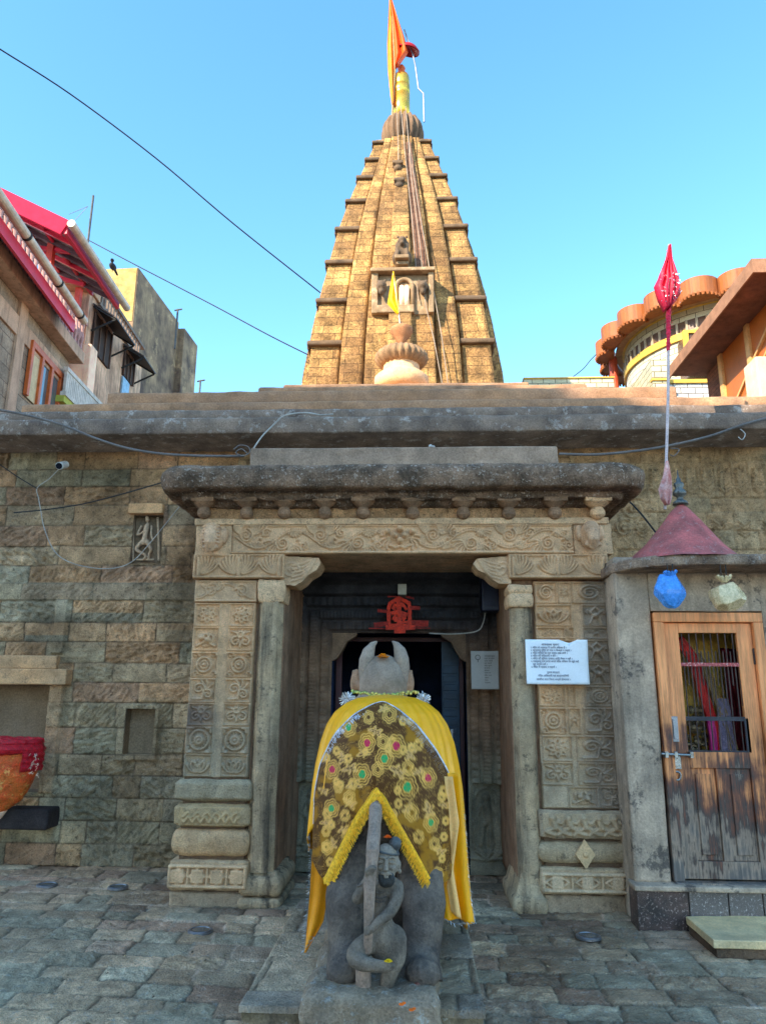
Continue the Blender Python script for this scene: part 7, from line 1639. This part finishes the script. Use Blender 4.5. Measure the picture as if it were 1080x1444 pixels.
cable([(788, 640), (840, 641), (895, 636), (945, 628), (1000, 615), (1050, 598), (1110, 582)], [6.9]*7, .013, M_gcb, 'thick grey cable rising below the roof slab on the right')
cable([(358, 632), (370, 615), (385, 600), (402, 586), (430, 582), (452, 585), (470, 584)], [6.85, 6.85, 6.85, 6.8, 6.8, 6.8, 6.8], .008, M_wht, 'thin white wire curling up over the roof slab edge')
cable([(86, 659), (70, 675), (53, 688), (55, 703), (58, 720), (63, 745), (78, 778), (105, 795), (150, 802), (185, 793), (215, 762), (256, 711)], [7.3]+[7.42]*9+[7.3, 7.0], .0048, M_wht, 'thin white wire looping from the camera across the left wall')
cable([(-25, 640), (0, 655), (25, 672), (53, 689)], 7.42, .006, M_blk, 'short dark wire slanting to the camera wire junction')
cable([(20, 723), (70, 718), (120, 710), (175, 696), (230, 680)], [7.42, 7.42, 7.4, 7.2, 7.0], .007, M_blk, 'thin black wire stretched across the left wall to the cornice')
cable([(882, 702), (903, 724), (925, 752)], [6.9, 6.7, 6.3], .008, M_blk, 'short black wire between the cornice and the pink cone roof')
cable([(684, 862), (681, 878), (672, 890), (640, 894), (605, 893)], YW-.28, .006, M_wht, 'thin white wire along the dark door lintel')
cable([(808, 531), (822, 520), (832, 508), (840, 500)], 17, .012, M_blk, 'short dark wire rising to the orange scalloped eaves')
cable([(330, 634), (338, 628), (350, 630), (352, 638), (342, 643), (333, 638), (341, 633), (349, 640)], 6.85, .006, M_gcb, 'tangle of grey wire lying on the left end of the cornice', 'wire_tangle')
cable([(1043, 605), (1050, 612), (1046, 620), (1040, 616)], 6.85, .005, M_wht, 'small loose loop of pale wire under the right roof slab', 'wire_tangle')
cable([(945, 632), (957, 634), (950, 643), (944, 641)], 6.85, .005, M_gcb, 'small loop of grey wire near the red flag pole', 'wire_tangle')
# wall camera
cc = thing('wall_camera', P(89, 656, 7.4), 'small white bullet camera fixed to the upper left wall', 'camera')
a = P(93, 655, 7.30); b = P(84, 657, 7.16); q = MB(); q.tube([a, b], .040, 18); q.build('housing', mat('white_plastic', (.7, .7, .7), rough=.35, bump=0), cc, bevel=.003); q = MB(); q.tube([b+(b-a)*.005, b+(b-a)*.06], .033, 18); q.build('lens', mat('black_lens', (.01, .01, .015), rough=.1, bump=0), cc)
q = MB(); q.tube([a, P(95, 655, 7.5)], .012, 8); q.build('mount', mat('white_plastic'), cc)
# round metal lids let into the paving
for (u, v, lb) in ((283, 1310, 'round metal light set in the paving just before the left pillar'), (167, 1249, 'round metal light in the paving nearest the left wall'), (67, 1246, 'worn round disc in the paving at the far left'), (829, 1318, 'round metal light set in the paving before the right pillar')):
    p = PZ(u, v, .02); t_ = thing('ground_light', (p.x, p.y, .0), lb, 'ground light', 'round lights set in the paving')
    q = MB(); q.lathe((p.x, p.y, 0), [(.085, .0), (.085, .014), (.078, .019), (.066, .019), (.064, .014), (.01, .014)], 32); q.build('rim', mat('dull_steel', (.25, .25, .27), rough=.4, metal=.8, var=.2), t_, smooth=False)
    q = MB(); q.lathe((p.x, p.y, 0), [(.063, .0), (.063, .016), (.05, .018), (.005, .019)], 32); q.build('lens', mat('dark_glass', (.05, .07, .08), rough=.15, bump=0, spec=.8), t_)
# debris: a twig and crumbs on the porch top
q = MB()
for u, v in ((455, 628), (607, 628)):
    for k in range(3): p = P(u+3*k, v, 6.5); q.ell((p.x, p.y, p.z), .014, .012, .010, 7, 5)
q = MB(); p = P(607, 629, 6.36); q.ell(p, .02, .016, .014, 8, 6); q.ell(p+V3(.025, .01, -.002), .016, .012, .01, 8, 6); tag(q.build('paper_scrap', mat('white_scrap', (.6, .58, .55))), 'crumpled white scrap lying on the slab above the cornice', 'scrap')

# scattered dust-dry petals, leaf crumbs and grit on the paving
rg = random.Random(77); q = MB()
for k in range(420):
    if k % 3: x, y = rg.uniform(-4.2, 4.2), rg.uniform(3.2, 7.3)
    else: x, y = BX+rg.gauss(0, .9), rg.uniform(3.6, 6.2)
    if abs(x-BX) < .62 and 4 < y < 6.0: continue
    s_ = rg.uniform(.004, .013); a = rg.random()*6; z = .012; d = V3(cos(a), sin(a), .2)*s_; e_ = V3(-sin(a), cos(a), .1)*s_*.6
    c = V3(x, y, z); q.add([c-d-e_, c+d-e_, c+d+e_, c-d+e_, c+V3(0, 0, s_*.7)], [(3, 2, 1, 0), (0, 1, 4), (1, 2, 4), (2, 3, 4), (3, 0, 4)])
tag(q.build('litter', mat('dry_petals_and_grit', (.30, .20, .10), var=.8, scale=3, tint=(.05, .045, .04), tint_amt=.9, tint_scale=2.5)), 'scattered crumbs of grit and dry petals on the paving', 'litter', kind='stuff')
